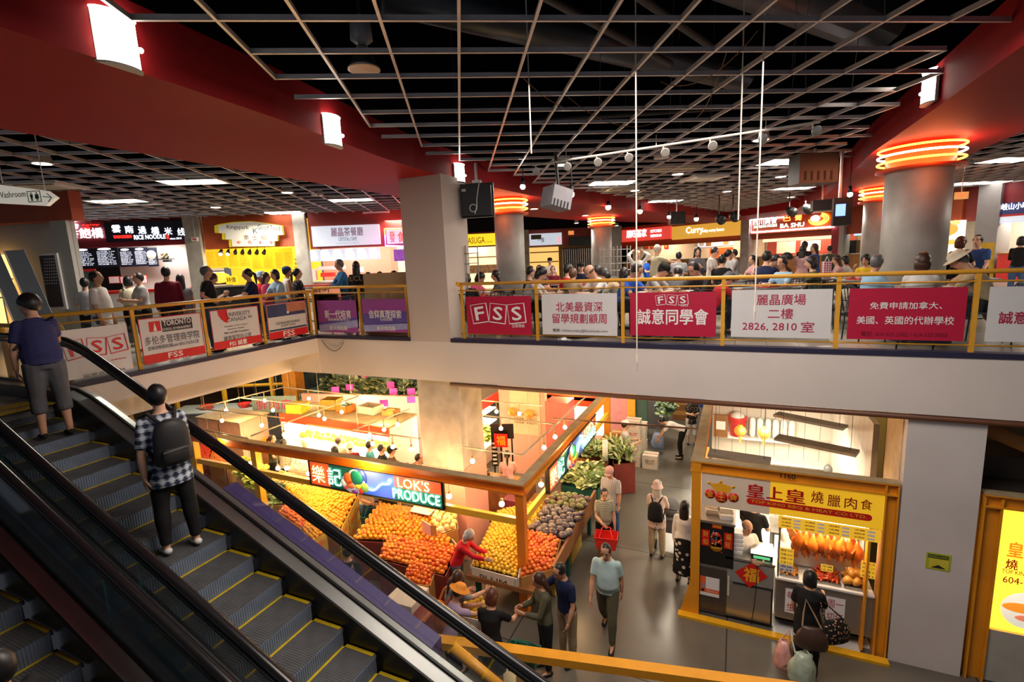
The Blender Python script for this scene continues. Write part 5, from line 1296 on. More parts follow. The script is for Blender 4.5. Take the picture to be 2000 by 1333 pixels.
t = thing('cash_register','dark cash register on the cash desk beside the concrete column','cash register',(-5.55,9.8,.93));MB().bx((-5.8,9.62,.935),(-5.3,10.0,1.05),BLK).build('body',t);MB().prism([(-5.78,9.65,1.05),(-5.32,9.65,1.05),(-5.32,9.95,1.05),(-5.78,9.95,1.05)],(0,.05,.08),mat('register grey',(.12,.12,.11),.5)).build('keyboard',t)
t = thing('weighing_scale','flat weighing scale on the cash desk beside the cashier','scale',(-4.95,9.85,.93));MB().bx((-5.2,9.65,.935),(-4.8,10.0,1.0),mat('scale grey',(.3,.3,.28),.5)).build('body',t);MB().bx((-5.18,9.67,1.0),(-4.82,9.98,1.015),INOX).build('pan',t)
M2 = Pl((-5.5,11.2,.9),20)
t = thing('menu_stand','black board stand with white price strips behind the cash desk','board',(-5.5,11.2,0));MB().pbox(M2,-.3,.3,.55,.95,0,.03,BLK).pbox(M2,-.3,-.15,-.2,.55,0,.03,BLK).build('board',t);MB().pbox(M2,-.26,-.22,-.88,-.2,0,.03,BLK).pbox(M2,.22,.26,-.88,.55,-.03,0,BLK).build('leg',t)
for i in range(6):MB().pbox(M2,-.28,-.17,-.15+i*.11,-.1+i*.11,.031,.036,PRW).build('price_strip',t)
t = thing('paper_decoration','red square poster with a gold blessing character behind the cash desk','poster',(-5.1,11.0,1.1));q = Pl(atY(966,873,11.0),10);MB().pbox(q,0,.36,0,.36,0,.01,SRED).build('sheet',t);mb = MB();put_text(mb,q,'福',.06,.3,.05,.31,.014,GOLD,.014);mb.build('lettering',t,recalc=False)
MB().pbox(q,.15,.2,-1.0,0,-.02,0,BLK).build('stand',t)
t = thing('display_case','far lit display case with a red valance behind the amber post','display case',(-4.4,13.6,0));MB().bx((-5.25,13.3,.01),(-3.5,14.0,.8),WOOD).build('base',t);MB().bx((-5.25,13.9,.8),(-3.5,14.0,2.0),LITW).build('back_panel',t);MB().bx((-5.3,13.25,1.85),(-3.45,13.32,2.1),RVAL).build('valance',t);MB().bx((-5.3,13.25,2.02),(-3.45,14.05,2.1),RVAL).build('top',t)
carton('red printed gift box standing before the far lit case',-4.2,13.0,.85,.5,.3,.4,mat('red gift carton',(.75,.08,.02),.5,var=.1));carton('open carton of persimmons before the far lit case',-3.75,12.9,.85,.45,.35,.25,mat('orange gift carton',(.85,.2,.02),.5),0,True,fill=ORAN2)
t = thing('trestle','low stand below the red gift box','stand',(-4.0,12.9,0));MB().bx((-4.6,12.7,.01),(-3.5,13.2,.845),CARD).build('body',t)
c = greens('banana_bunch','yellow banana bunch below the gift boxes by the side beam','bananas by the side beam',[(1085,835,1.1),(1118,838,1.1),(1112,862,1.0),(1085,860,1.0)],leafhead('banana_bunch',VEGY,9,.16,.022,9),10,seed=29)
bin_('stand of bananas by the side beam',c,.95,.01,CARD)
bxs('wall_aisle',(-4.6,15.6,0),(-3.1,15.75,SLAB0),mat('rose wall',(.78,.30,.30),.6));bxs('column_yellow',(-3.1,15.5,0),(-2.85,15.75,SLAB0),mat('yellow post paint',(.8,.42,.03),.5));bxs('column_teal',(-2.85,15.6,0),(-2.5,15.85,SLAB0),mat('green post paint',(.06,.14,.11),.5))
def cstack(label,x,y,n,w=.42,d=.36,h=.27,m=CARDW,red='FRUIT',top=0.):
 for k in range(n):
  t = carton(label % ('bottom','second','third','fourth','top')[k if k < n-1 or n == 1 else 4] if '%' in label else label,x+.01*(k % 2),y,.003+k*(h+.006),w,d,h,m)
  F3 = Pl((x-w/2+.01*(k % 2),y-d/2-.002,.003+k*(h+.006)),0);mb = MB();put_text(mb,F3,red,w*.2,w*.8,h*.35,h*.7,.002,SRED if k % 2 else PR_BK,.01);mb.build('lettering',t,recalc=False)
cstack('white fruit carton, %s of the tall stack beside the aisle',-2.62,13.95,5);cstack('white fruit carton, %s of the stack behind the tall one',-2.55,14.5,4,m=CARDW);cstack('white carton on the floor at the foot of the tall stack',-2.12,13.9,1,h=.4)
cstack('brown carton, %s of the stack behind the leeks',-3.1,14.3,3,m=CARD);
for i in range(7):carton('shallow brown crate, %s in the tall crate stack at the far end of the aisle' % ('lowest','second','third','fourth','fifth','sixth','topmost')[i],-1.75,18.6,.003+i*.19,.55,.4,.18,CARD if i % 2 else WOOD,0)
t = thing('produce_rack','rack of dark greens at the far end of the aisle','rack',(-2.4,17.5,0));MB().bx((-2.75,17.2,.01),(-2.1,17.9,1.0),mat('grey rack',(.2,.2,.2),.5)).build('body',t)
c = greens('leafy_green','dark green bunch on the rack at the far end of the aisle','greens at the far end of the aisle',[(1288,790,1.12),(1318,795,1.12),(1318,812,1.02),(1286,808,1.02)],leafhead('leafy_green',LEAFD,12,.2,.08,10,LEAF),14,seed=30)
carton('blue crate far away at the end of the aisle',-.9,20.5,.003,.6,.5,1.1,mat('blue plastic',(.02,.06,.35),.5),0,False,'crate','crate')
t = thing('bag_roll','white roll of plastic bags standing on the greens by the far amber post','bag roll',(-3.0,12.2,.9));MB().cyl((-2.95,11.9,.9),(-2.95,11.9,1.42),.07,WPL,12).build('roll',t)
t = thing('shopping_crate','red and blue striped crate under the lower rail beside the old woman','crate',(-3.95,9.3,0));MB().bx((-4.55,9.1,.01),(-4.2,9.5,.9),mat('striped crate',(.2,.03,.06),.5,var=.5,scale=20)).build('body',t)
# ================================================================ FOOD STALLS OF THE UPPER FLOOR
HRED = mat('stall header maroon',(.26,.012,.022),.5,var=.06);HORG = mat('stall header rust',(.42,.075,.02),.5,var=.06);HBRN = mat('stall header brick',(.30,.04,.03),.5,var=.06)
CREAM = mat('cream stall wall',(.75,.62,.45),.55,var=.05);WHW = mat('white stall wall',(.78,.76,.74),.5,var=.04);PEA = mat('coral stall wall',(.80,.30,.18),.55,var=.05);GWALL = mat('grey green wall',(.42,.43,.40),.6,var=.06)
NUMW = glow('lit white letter',(.85,.90,1.),2.2);NUMR = glow('lit red letter',(1.,.03,.02),2.0);LITY = glow('lit yellow',(.8,.50,.015),.62);LITB = glow('lit white panel',(.50,.54,.62),.62);LITG = glow('lit menu grey',(.42,.46,.52),.9)
def pan(label,cat,name,pl,px,m,th=.06,n=0.,items=(),parts=()):
 r = rect(pl,*px);t = thing(name,label,cat,pl.pt((r[0]+r[1])/2,r[2],n))
 MB().pbox(pl,*r,n-th,n,m).build('panel',t)
 for nm,q,mm,dn in parts:MB().pbox(pl,*rect(pl,*q),n,n+dn,mm).build(nm,t)
 for it in items:
  mb = MB();put_text(mb,pl,it[0],*rect(pl,*it[1]),n+.02,it[2],*(it[3:] or (.008,)));mb.build('lettering',t,recalc=False)
 return t
def wallp(name,pl,px,m,n0,n1,z1=None):
 r = list(rect(pl,*px))
 if z1:r[3] = z1
 return struct(MB().pbox(pl,r[0],r[1],r[2],r[3],n0,n1,m).build(name))
L = LW;ZT = 1.95+CZ-LW.o.z
wallp('wall_header',L,(112,430,366,482),HRED,-.25,0,ZT);wallp('wall_header',L,(397,430,578,484),HORG,-.25,0,ZT);wallp('wall_header',L,(604,430,800,483),HBRN,-.25,0,ZT)
zf_ = UF-L.o.z
def lwall(x0,x1,m,n0,n1,zt=None,pl=L,name='wall_stall'):
 a0,a1 = pl.ab(x0,480)[0],pl.ab(x1,480)[0]
 return struct(MB().pbox(pl,a0,a1,UF-pl.o.z,(zt if zt is not None else 1.95+CZ-pl.o.z),n0,n1,m).build(name))
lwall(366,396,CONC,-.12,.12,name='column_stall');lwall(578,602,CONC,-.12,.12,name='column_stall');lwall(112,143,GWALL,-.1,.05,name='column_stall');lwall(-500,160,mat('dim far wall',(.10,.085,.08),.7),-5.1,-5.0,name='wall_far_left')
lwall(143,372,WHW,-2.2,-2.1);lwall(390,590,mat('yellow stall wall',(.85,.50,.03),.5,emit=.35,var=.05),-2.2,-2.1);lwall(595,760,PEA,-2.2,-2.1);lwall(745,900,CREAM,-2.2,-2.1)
for x,e,c in ((255,110,(1,.93,.85)),(485,110,(1,.8,.4)),(675,110,(.95,.93,1)),(800,60,(1,.8,.6))):
 p = L.hit(x,500)-L.n*1.0;lamp('stall light','AREA',(p.x,p.y,CZ+1.25),e*.5,c,1.2)
NVY = mat('navy sign panel',(.006,.008,.02),.35,var=0)
t = pan('black noodle stall sign with six lit white characters','sign','shop_sign',L,(209,433,362,471),NVY,.08,.1,
  [(c,(223+i*25.5,440.5+i*1.1,239.5+i*25,455+i*1.2),NUMW,.014) for i,c in enumerate('雲南過橋米线')]+[('RICE NOODLE',(266,459,327,467.5),NUMW,.03),('YUN NAN CROSS BRIDGE',(226,460,262,466),NUMR,.008),('since 2013',(336,464.5,358,468),NUMW,.004),('碗',(329,458,334,468),NUMR,.01)])
t = thing('illuminated_logo','white brush stroke logo with lit characters left of the noodle stall sign','sign',L.hit(165,466));A_ = L.off(.05)
mb = MB();put_text(mb,A_,'香飽橋',*rect(L,133,446,203,466),0,NUMW,.03);mb.build('lettering',t,recalc=False)
pts = [A_.hit(*p) for p in ((162,428.5),(148,430),(134,434),(131,437),(140,439.5),(151,441),(150,444),(138,447))];MB().tube(pts,[.015,.05,.06,.05,.06,.05,.05,.03],NUMW,6).build('brush_stroke',t)
mb = MB();put_text(mb,A_,'Spicy',*rect(L,162,438,196,442),0,NUMR,.03);put_text(mb,A_,'Noodle',*rect(L,163,443,178,447),0,NUMR,.03);mb.build('lettering',t,recalc=False)
t = thing('unit_number','dark unit number 2128 on the maroon header','number',L.hit(147,480));mb = MB();put_text(mb,L.off(.02),'2128',*rect(L,137,475,157,480),0,BLK,.01);mb.build('lettering',t,recalc=False)
LB = L.off(-1.6)
def menu(label,px,cols,pl=LB,m=NVY,line=None,head=True):
 t = thing('menu_board',label,'menu',pl.hit(px[0],px[3]));r = rect(pl,*px);MB().pbox(pl,*r,-.05,0,m).build('panel',t)
 rn = random.Random(int(px[0]));mb = MB();W_ = (r[1]-r[0])/cols;H = r[3]-r[2]
 for c in range(cols):
  for i in range(9):
   b = r[3]-H*(.22+i*.08);a = r[0]+W_*(c+.1);put_text(mb,pl,rn.choice(['红烧牛肉米线 9.99','酸辣粉 8.50','过桥米线套餐 11.5','鸡汤面 7.99']),a,a+W_*rn.uniform(.65,.85),b-H*.025,b+H*.025,.006,line or glow('menu line',(.8,.85,1),1.2),0)
  if head:mb.ball(pl.pt(r[0]+W_*(c+.45),r[3]-H*.09,.004),(W_*.3,.004,H*.06),line or glow('menu line',(.8,.85,1),1.2),12,6,(pl.u,pl.n,pl.v))
 mb.build('lettering',t,recalc=False);return t
menu('left navy menu board of the noodle stall',(140,484,231,523),2);menu('right navy menu board of the noodle stall',(233,484,290,521),2)
t = menu('narrow navy board with a bowl photo in the noodle stall',(287,484,307,521),1,head=False);p = LB.hit(296,498);MB().lathe(p,[(.16,.012),(.16,.02)],mat('bowl photo',(.7,.6,.45),.5,emit=.5,var=.4,scale=8),16,LB.n).build('printed_bowl',t)
t = pan('red framed service window at the left of the noodle stall','window frame','service_window',LB,(143,526,193,600),BKT,.05,.02,parts=[('opening',(146,531,187,600),mat('kitchen gloom',(.10,.15,.14),.5,var=.4),.004)])
for i,(a,b) in enumerate(((213,234),(235.5,256),(258,288))):
 pan(('left','middle','right')[i]+' red edged white notice on the noodle stall wall','notice','notice',LB,(a,540-(2 if i == 2 else 0),b,554),BKT,.03,.02,parts=[('sheet',(a+1,541-(2 if i == 2 else 0),b-1,553),PRW,.004)])
t = thing('display_shelf','small black wall shelf with a plant ornament in the noodle stall','shelf',LB.hit(328,512));MB().pbox(LB,*rect(LB,306,506,342,507.5),0,.2,BLK).pbox(LB,*rect(LB,324,508,336,512),0,.2,BLK).build('board',t)
mb = MB()
for i in range(12):mb.ball(LB.hit(320+i*.9,497+(i*7 % 8))+LB.n*.1,.06,mat('ornament bronze',(.12,.10,.05),.5),7,5)
stf = mb.build('ornament',t)
t = thing('food_counter','red and white service counter of the noodle stall','counter',L.hit(255,600));r = rect(L,160,552,372,640);MB().pbox(L,r[0],r[1],UF-L.o.z+.012,UF+.95-L.o.z,-1.0,-.3,WHW).build('body',t);MB().pbox(L,r[0],r[1],UF+.95-L.o.z,UF+1.05-L.o.z,-1.05,-.25,BKT).build('top_band',t)
t = thing('digital_clock','small white box with a red display hung on the concrete pillar','clock',L.hit(381,468));q = L.off(.14);MB().pbox(q,*rect(q,376,464,388,472),0,.08,WPL).build('case',t);MB().pbox(q,*rect(q,378.5,466,385.5,470),.08,.085,glow('dim red display',(.2,.02,.02),.5)).build('display',t);MB().tube([q.hit(381,464),q.hit(376,426)],.008,WPL,5).build('hanger',t)
t = thing('shop_sign','stepped cream and gold signboard reading Kingspark Good Food','sign',L.hit(488,482));q = L.off(.25)
def outl(pts,n,m,th=.05):
 return MB().prism([q.pt(*q.ab(*p),n) for p in pts],q.n*th,m)
o1 = [(421,441),(430,438),(455,434),(490,432),(525,436),(553,441),(556,459),(545,460),(545,471),(538,472),(538,482),(450,483),(449,469),(436,468),(436,456),(422,455)]
outl([(x+(488-x)*-.012-2,y) for x,y in o1],-.06,mat('gold sign edge',(.55,.42,.02),.4,emit=.25,var=0)).build('edge',t)
outl([(x+(488-x)*.07+2,y+(460-y)*.06) for x,y in o1],0,glow('cream lit sign',(.42,.39,.33),.3)).build('panel',t)
mb = MB();q2 = L.off(.32);put_text(mb,q2,'Kingspark',*rect(q2,443,440,486,450),0,PRK,.004,False,-.06);put_text(mb,q2,'Good Food',*rect(q2,503,440,547,450),0,PRK,.004,False,-.1);put_text(mb,q2,'K',*rect(q2,494,446,504,456),0,PRK,0)
for i,c in enumerate('京士柏'):put_text(mb,q2,c,*rect(q2,476+i*17,459,486+i*17,469),0,PR_BK,.01)
mb.build('lettering',t,recalc=False);mb = MB()
for i,c in enumerate('中西美食'):put_text(mb,q2,c,*rect(q2,463+i*21,470.5,470+i*21,477),0,SRED,.01)
mb.build('lettering',t,recalc=False)
YLINE = mat('faint menu print',(.55,.22,.01),.5,var=0)
for i,(a,b) in enumerate(((398,443),(444,489),(490,535),(536,573))):menu(('first','second','third','fourth')[i]+' panel of the glowing yellow menu from the concrete pillar',(a,485,b,524 if i < 2 else 529),2,L.off(-.9),LITY,YLINE,False)
pan('narrow yellow poster column beside the second concrete pillar','poster','poster',L.off(.0),(573,486,585,530),LITY,.04,0,[(c,(575,488+i*8,583,494+i*8),PRK,.008) for i,c in enumerate('京士柏餐飲')])
t = pan('television showing a plate of food in the yellow stall','television','television',L.off(-.8),(411,529,442,556),BLK,.06,0,parts=[('screen',(413,531,440,552),glow('tv plate',(.65,.6,.6),1.1),.004)]);p = L.off(-.78).hit(427,543);MB().ball(p,(.42,.01,.2),glow('tv food',(.9,.42,.05),1.0),12,6,(L.u,L.n,L.v)).build('picture',t)
for i,(a,b,c,d) in enumerate(((441,539,463,556),(434,560,458,578))):pan(('upper','lower')[i]+' yellow poster with black characters in the yellow stall','poster','poster',L.off(-.7),(a,b,c,d),LITY,.03,0,[('特價',(a+2,b+3,c-2,d-4),PRK,.012)])
for i in range(7):
 p = L.off(-.12).hit(433+i*14,489);t = thing('spot_lamp',('first','second','third','fourth','fifth','sixth','seventh')[i]+' black spot lamp from the left over the yellow menu','spot lamp',p);MB().cyl(p,p+Vector((.05,-.1,-.12)),.05,BLK,8,.07).build('head',t);MB().tube([p,p+Vector((0,0,.3))],.012,BLK,5).build('stem',t)
 if i in (0,1):MB().ball(p+Vector((.06,-.11,-.14)),.05,BULB,8,6).build('bulb',t)
t = thing('food_counter','dark service counter of the yellow stall','counter',L.hit(487,600));r = rect(L,398,552,577,640);MB().pbox(L,r[0],r[1],UF-L.o.z+.012,UF+1.0-L.o.z,-.9,-.3,BLK).build('body',t);MB().pbox(L,r[0],r[1],UF+1.0-L.o.z,UF+1.05-L.o.z,-.95,-.25,INOX).build('top',t)
pan('large glowing white sign with purple characters','sign','shop_sign',L,(612,441,743,480),LITB,.2,.18,[('麗晶茶餐廳',(649,445,711,462),mat('sign plum',(.30,.03,.18),.5,var=0),.008),('CRYSTAL CAFE',(664,464,699,471),mat('sign blue',(.08,.2,.35),.5,var=0),.01),('HONG KONG STYLE CAFE 604-',(660,474,704,477),mat('sign pale blue',(.4,.6,.75),.5,var=0),0)])
menu('long grey picture menu under the glowing white sign',(600,486,742,509),6,L.off(-.3),LITG,glow('menu line',(.8,.85,1),1.2),True)
t = thing('food_counter','pale service counter of the cafe under the glowing white sign','counter',L.hit(675,600));r = rect(L,604,552,760,640);MB().pbox(L,r[0],r[1],UF-L.o.z+.012,UF+1.0-L.o.z,-.9,-.3,PEA).build('body',t);MB().pbox(L,r[0],r[1],UF+1.0-L.o.z,UF+1.05-L.o.z,-.95,-.25,WPL).build('top',t)
for i,(a,b,c,d,m,lab) in enumerate(((620,520,672,527,WPL,'white dish shelf'),(626,533,652,541,BKT,'red crate'),(602,526,616,548,WPL,'white rice cooker'),(690,522,708,532,WPL,'white dishes'),(650,545,668,552,BKT,'red tray'))):pan(lab+' behind the counter of the cafe',lab.split()[-1],lab.split(' ',1)[1].replace(' ','_'),L.off(-.9),(a,b,c,d),m,.3,0)
t = pan('small white sign with red characters inside a red and purple neon frame','sign','shop_sign',L,(757,449,800,476),LITB,.27,.25,[('發',(763,453,773,474),NUMR,.02),('食',(779,453,790,474),NUMR,.02)])
for m,pts in ((glow('red neon frame',(1.,.05,.02),10),((751,447),(800,448))),(glow('violet neon frame',(.55,.1,1.),7),((752,460),(753,480),(800,482))),(glow('red neon frame',(1.,.05,.02),10),((751,447),(752,460)))):MB().tube([L.off(.3).hit(*p) for p in pts],.03,m,6).build('neon_tube',t)
p = L.hit(770,465);lamp('neon frame glow','POINT',(p.x+.5*L.n.x,p.y+.6*L.n.y-.3,p.z-.3),14,(1,.08,.25),.3)
pan('purple picture poster under the neon framed sign','poster','poster',L.off(-.5),(769,487,800,510),mat('purple poster',(.18,.07,.35),.5,emit=.3,var=.5,scale=5),.04,0)
t = thing('partition','plain tan partition panel behind the railing left of the white pillar','partition',atD(752,600,10.5));q = Pl(atD(752,560,10.5),20);r = rect(q,711,533,800,590);MB().pbox(q,r[0],r[1],UF-q.o.z+.012,r[3],-.08,0,mat('tan partition',(.62,.42,.20),.55,var=.04)).build('panel',t)
q = Pl(atD(60,550,11.),20);qa = q.off(-1.5)
struct(MB().pbox(q,q.ab(-60,500)[0],q.ab(116,500)[0],UF-q.o.z,2.0+CZ-q.o.z,-.5,-.4,GWALL).build('wall_left_shop'));r = rect(q,-60,405,140,436);struct(MB().pbox(q,r[0]-1,r[1],q.ab(60,434)[1],1.95+CZ-q.o.z,-.3,0,HORG).build('wall_header'))
struct(MB().pbox(q,q.ab(108,500)[0],q.ab(140,500)[0],UF-q.o.z,q.ab(60,434)[1],-.1,0,GWALL).build('column_left_shop'))
RUP = mat('pale blue roll up banner',(.36,.42,.47),.45,var=.06)
for i,(a,b,n,lab) in enumerate(((6,42,.1,'pale blue roll up banner nearest the escalator rider'),(46,92,.25,'pale blue roll up banner with a white pole along its edge'))):
 t = thing('rollup_banner',lab,'banner',q.hit(b,640));q1 = q.off(n);r = rect(q1,a,487,b,640);MB().prism([q1.pt(r[0]-.25,r[3],0),q1.pt(r[1]-.35,r[3],0),q1.pt(r[1]+.2,UF-q1.o.z+.08,0),q1.pt(r[0]+.25,UF-q1.o.z+.08,0)],q1.n*.01,RUP).build('sheet',t)
 MB().tube([q1.pt(r[0]-.25,r[3],.03),q1.pt(r[0]+.25,UF-q1.o.z+.1,.03)],.014,WPL,6).build('pole',t);MB().pbox(q1,r[0]+.2,r[1]+.25,UF-q1.o.z+.013,UF-q1.o.z+.09,-.1,.1,INOX).build('base',t)
pan('tall framed dark notice with white rows on the grey wall','notice','framed_notice',q,(88,495,124,605),PRW,.05,.04,[('- - - - - -',(92,505+i*6,116,507+i*6),PRW,.02) for i in range(9)],[('sheet',(90,499,119,600),mat('dark notice',(.05,.04,.05),.4),.008)])
t = pan('warm lit shop window at the left edge of the picture','shop window','shop_window',q.off(-.2),(-30,498,26,640),glow('warm shop light',(1.,.52,.14),1.6),.05,0,parts=[('shelf',(-30,545,26,548),WPL,.2),('shelf',(-30,580,26,583),WPL,.2),('mullion',(11,498,14,640),INOX,.1)])
q = Pl(atD(55,385,6.2),22);t = thing('hanging_sign','white arrow shaped washroom sign hanging from the ceiling','sign',q.hit(55,400))
MB().prism([q.hit(-30,357),q.hit(98,374),q.hit(117,387),q.hit(98,403),q.hit(-30,396)],q.n*.06,mat('sign ivory',(.80,.74,.62),.4,emit=.25,var=.03)).build('panel',t);q3 = q.off(.07);GRS = mat('sign dark green',(.02,.10,.06),.5,var=0)
mb = MB();put_text(mb,q3,'Washroom',*rect(q3,-6,374,50,386),0,GRS,.006);mb.build('lettering',t,recalc=False);mb = MB();r = rect(q3,54,373,80,395);w = .008
for e in ((r[0],r[1],r[2],r[2]+w),(r[0],r[1],r[3]-w,r[3]),(r[0],r[0]+w,r[2],r[3]),(r[1]-w,r[1],r[2],r[3])):mb.pbox(q3,*e,0,.003,GRS)
for k in (.3,.7):a = r[0]+(r[1]-r[0])*k;h = r[3]-r[2];mb.lathe(q3.pt(a,r[2]+h*.8,0),[(h*.07,0),(h*.07,.003)],GRS,10,q3.n);mb.prism([q3.pt(a-.012-(.015 if k > .5 else 0),r[2]+h*.3,.001),q3.pt(a+.012+(.015 if k > .5 else 0),r[2]+h*.3,.001),q3.pt(a+.02,r[2]+h*.7,.001),q3.pt(a-.02,r[2]+h*.7,.001)],q3.n*.002,GRS);mb.pbox(q3,a-.012,a-.003,r[2]+h*.1,r[2]+h*.32,0,.003,GRS).pbox(q3,a+.003,a+.012,r[2]+h*.1,r[2]+h*.32,0,.003,GRS)
mb.build('pictogram',t);a0,b0 = q3.ab(84,384);a1,b1 = q3.ab(101,386);MB().tube([q3.pt(a0,b0,.002),q3.pt(a1,b1,.002)],.005,GRS,5).tube([q3.pt(a1-.05,b1+.05,.002),q3.pt(a1,b1,.002),q3.pt(a1-.05,b1-.05,.002)],.005,GRS,5).build('arrow',t)
for x,y in ((5,358),(88,372)):p = q.hit(x,y);MB().tube([p,(p.x,p.y,ZG)],.006,WPL,5).build('hanger',t)
# ---------------- middle stalls
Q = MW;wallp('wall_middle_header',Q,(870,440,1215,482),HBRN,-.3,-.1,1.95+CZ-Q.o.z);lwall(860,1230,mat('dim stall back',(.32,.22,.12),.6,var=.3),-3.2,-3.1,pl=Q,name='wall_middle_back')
KY = glow('lit sushi yellow',(.8,.60,.02),.75);QK = Pl(atD(930,470,26),24.5)
pan('glowing yellow sushi stall sign with red letters','sign','shop_sign',QK,(904,457,975,480),KY,.15,.1,[('KASUGA',(908,464,947,476),SRED,.006),('sushi',(949,471,962,474),SRED,0)])
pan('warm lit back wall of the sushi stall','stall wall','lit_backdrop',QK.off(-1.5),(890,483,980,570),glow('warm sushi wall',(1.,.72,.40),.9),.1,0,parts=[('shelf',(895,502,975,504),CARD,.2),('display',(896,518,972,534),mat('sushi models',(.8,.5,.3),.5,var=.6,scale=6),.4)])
for i in range(4):p = QK.off(-1.3).hit(902+i*14,489);t = thing('pendant_lamp',('first','second','third','fourth')[i]+' small warm lamp from the left in the sushi stall','lamp',p);MB().ball(p,.12,glow('pendant glow',(1,.8,.5),6),8,6).build('shade',t);MB().tube([p,p+Vector((0,0,.4))],.01,BLK,4).build('cord',t)
pan('glowing white sign with a grey drawing between the neon columns','sign','shop_sign',Q,(1034,456,1097,479),LITB,.2,.1,[('一食',(1050,464,1063,474),PRK,.01),('印',(1089,463,1094,475),NUMR,0)],[('drawing',(1037,459,1057,468),mat('grey drawing',(.12,.13,.08),.5),.01)])
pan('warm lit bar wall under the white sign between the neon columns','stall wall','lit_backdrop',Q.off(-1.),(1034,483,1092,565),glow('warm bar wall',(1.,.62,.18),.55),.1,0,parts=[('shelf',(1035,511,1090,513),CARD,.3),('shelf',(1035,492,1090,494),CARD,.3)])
t = pan('closed folding grille with pale vertical bars','grille','folding_grille',Q,(1099,484,1160,560),mat('grille dark',(.03,.035,.04),.5),.05,-.05);mb = MB()
for i in range(15):a = Q.ab(1100+i*4.2,520)[0];mb.pbox(Q,a-.025,a+.025,UF-Q.o.z+.02,Q.ab(1130,486)[1],-.05,.02,INOX)
mb.build('bars',t);pan('dark green closed shop sign above the folding grille','sign','shop_sign',Q,(1112,463,1160,480),mat('dark teal sign',(.008,.03,.03),.4),.1,.05)
def exit_sign(label,pl,px,kr=2.):
 t = thing('exit_sign',label,'exit sign',pl.hit(px[0],px[3]));r = rect(pl,*px);MB().pbox(pl,*r,-.06,0,mat('exit housing',(.75,.42,.12),.5,emit=.35,var=0)).build('housing',t);mb = MB();w,h = r[1]-r[0],r[3]-r[2];put_text(mb,pl,'EXIT',r[0]+w*.12,r[1]-w*.12,r[2]+h*.2,r[3]-h*.2,.01,glow('exit red',(1,.06,.02),kr),.02);mb.build('lettering',t,recalc=False)
 MB().tube([pl.pt((r[0]+r[1])/2,r[3],-.03),pl.pt((r[0]+r[1])/2,ZG-pl.o.z,-.03)],.01,INOX,5).build('hanger',t)
exit_sign('small exit sign in front of the dark header beyond the white pillar',Q.off(.4),(1110,451,1121,459));lwall(1160,1212,GWALL,-.5,.3,pl=Q,name='column_middle');lwall(1016,1033,CONC,-.5,.3,pl=Q,name='column_middle')
# ---------------- right stalls
W_ = RW;wallp('wall_right_header',W_,(1200,425,1700,470),HORG,-.3,-.1,1.95+CZ-W_.o.z);lwall(1195,1320,CREAM,-2.4,-2.3,pl=W_);lwall(1318,1460,CREAM,-2.4,-2.3,pl=W_);lwall(1455,1640,mat('red tiled wall',(.45,.07,.04),.5,var=.2),-2.4,-2.3,pl=W_);lwall(1636,1740,mat('brown stall wall',(.30,.18,.10),.6,var=.3),-2.4,-2.3,pl=W_)
for x,e in ((1265,130),(1385,130),(1545,150),(1670,60)):p = W_.hit(x,480)-W_.n*1.1;lamp('stall light','AREA',(p.x,p.y,CZ+1.2),e*.55,(1,.85,.62),1.4)
pan('glowing red stall sign with white characters','sign','shop_sign',W_,(1211,446,1311,470),glow('lit sign red',(.75,.06,.04),.55),.2,.1,[('順旺基家',(1226,449,1265,464),NUMW,.02),('KITCHEN',(1273,448.5,1294,454),NUMW,.006),('FINE FOOD 604',(1273,458,1294,463),NUMW,.004)])
pan('glowing yellow stall sign with white script','sign','shop_sign',W_,(1314,437,1451,464),glow('lit sign amber',(.75,.38,.05),.5),.2,.1,[('Curry',(1342,443,1375,459),NUMW,.01),('malay curry house',(1372,447,1416,454),NUMW,.006)])
for i,x in enumerate((1216,1232,1258,1270,1283,1297)):pan(('first','second','third','fourth','fifth','sixth')[i]+' small red poster from the left under the glowing red sign','poster','poster',W_.off(-2.24),(x,476,x+8,486),SRED,.04,0,[('餐',(x+2,478,x+6,484),GOLD,.01)])
for i,(a,b) in enumerate(((1363,1395),(1397,1432))):pan(('left','right')[i]+' white menu screen in the curry stall','screen','menu_screen',W_.off(-2.24),(a,463-i*2,b,483-i*3),LITG,.06,0,parts=[('picture',(a+3,473-i*2,a+12,481-i*3),WPL,.01),('picture',(a+16,474-i*2,a+26,481-i*3),CARD,.01)])
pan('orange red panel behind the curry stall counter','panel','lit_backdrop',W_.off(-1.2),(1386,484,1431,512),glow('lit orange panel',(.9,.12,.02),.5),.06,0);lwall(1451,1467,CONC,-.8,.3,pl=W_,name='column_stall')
t = pan('large dark stall sign with white neon border and yellow neon bowl','sign','shop_sign',W_,(1466,423,1628,453),mat('sign rust brown',(.26,.045,.015),.4,var=.05),.25,.2,[('四川美食',(1475,427.5,1521,438.5),NUMW,.02),('SICHUAN FOODS',(1476,439.5,1521,444.5),NG,.006),('BA SHU',(1528,436,1574,444),NG,.02),('巴',(1534,421,1548,432),glow('red neon letter',(1.,.16,.02),9),.01),('蜀',(1556,419,1569,431),glow('red neon letter',(1.,.16,.02),9),.01)])
q = W_.off(.28);MB().tube([q.hit(*p) for p in ((1531,424.5),(1466.5,429),(1467,454.5),(1629,443),(1628,438))],.035,glow('white neon border',(1,.95,1),7),6).build('neon_tube',t)
YN = glow('yellow neon',(1.,.62,.02),8)
for k,(rx,ry) in enumerate(((19,11),(15,8.5),(11,6))):MB().tube([q.hit(1599+rx*math.cos(w),428+ry*math.sin(w)-rx*.12*math.cos(w)) for w in [math.radians(d) for d in range(-70,200,18)]],.025,YN if k != 1 else glow('red neon frame',(1.,.05,.02),10),6).build('neon_bowl',t)
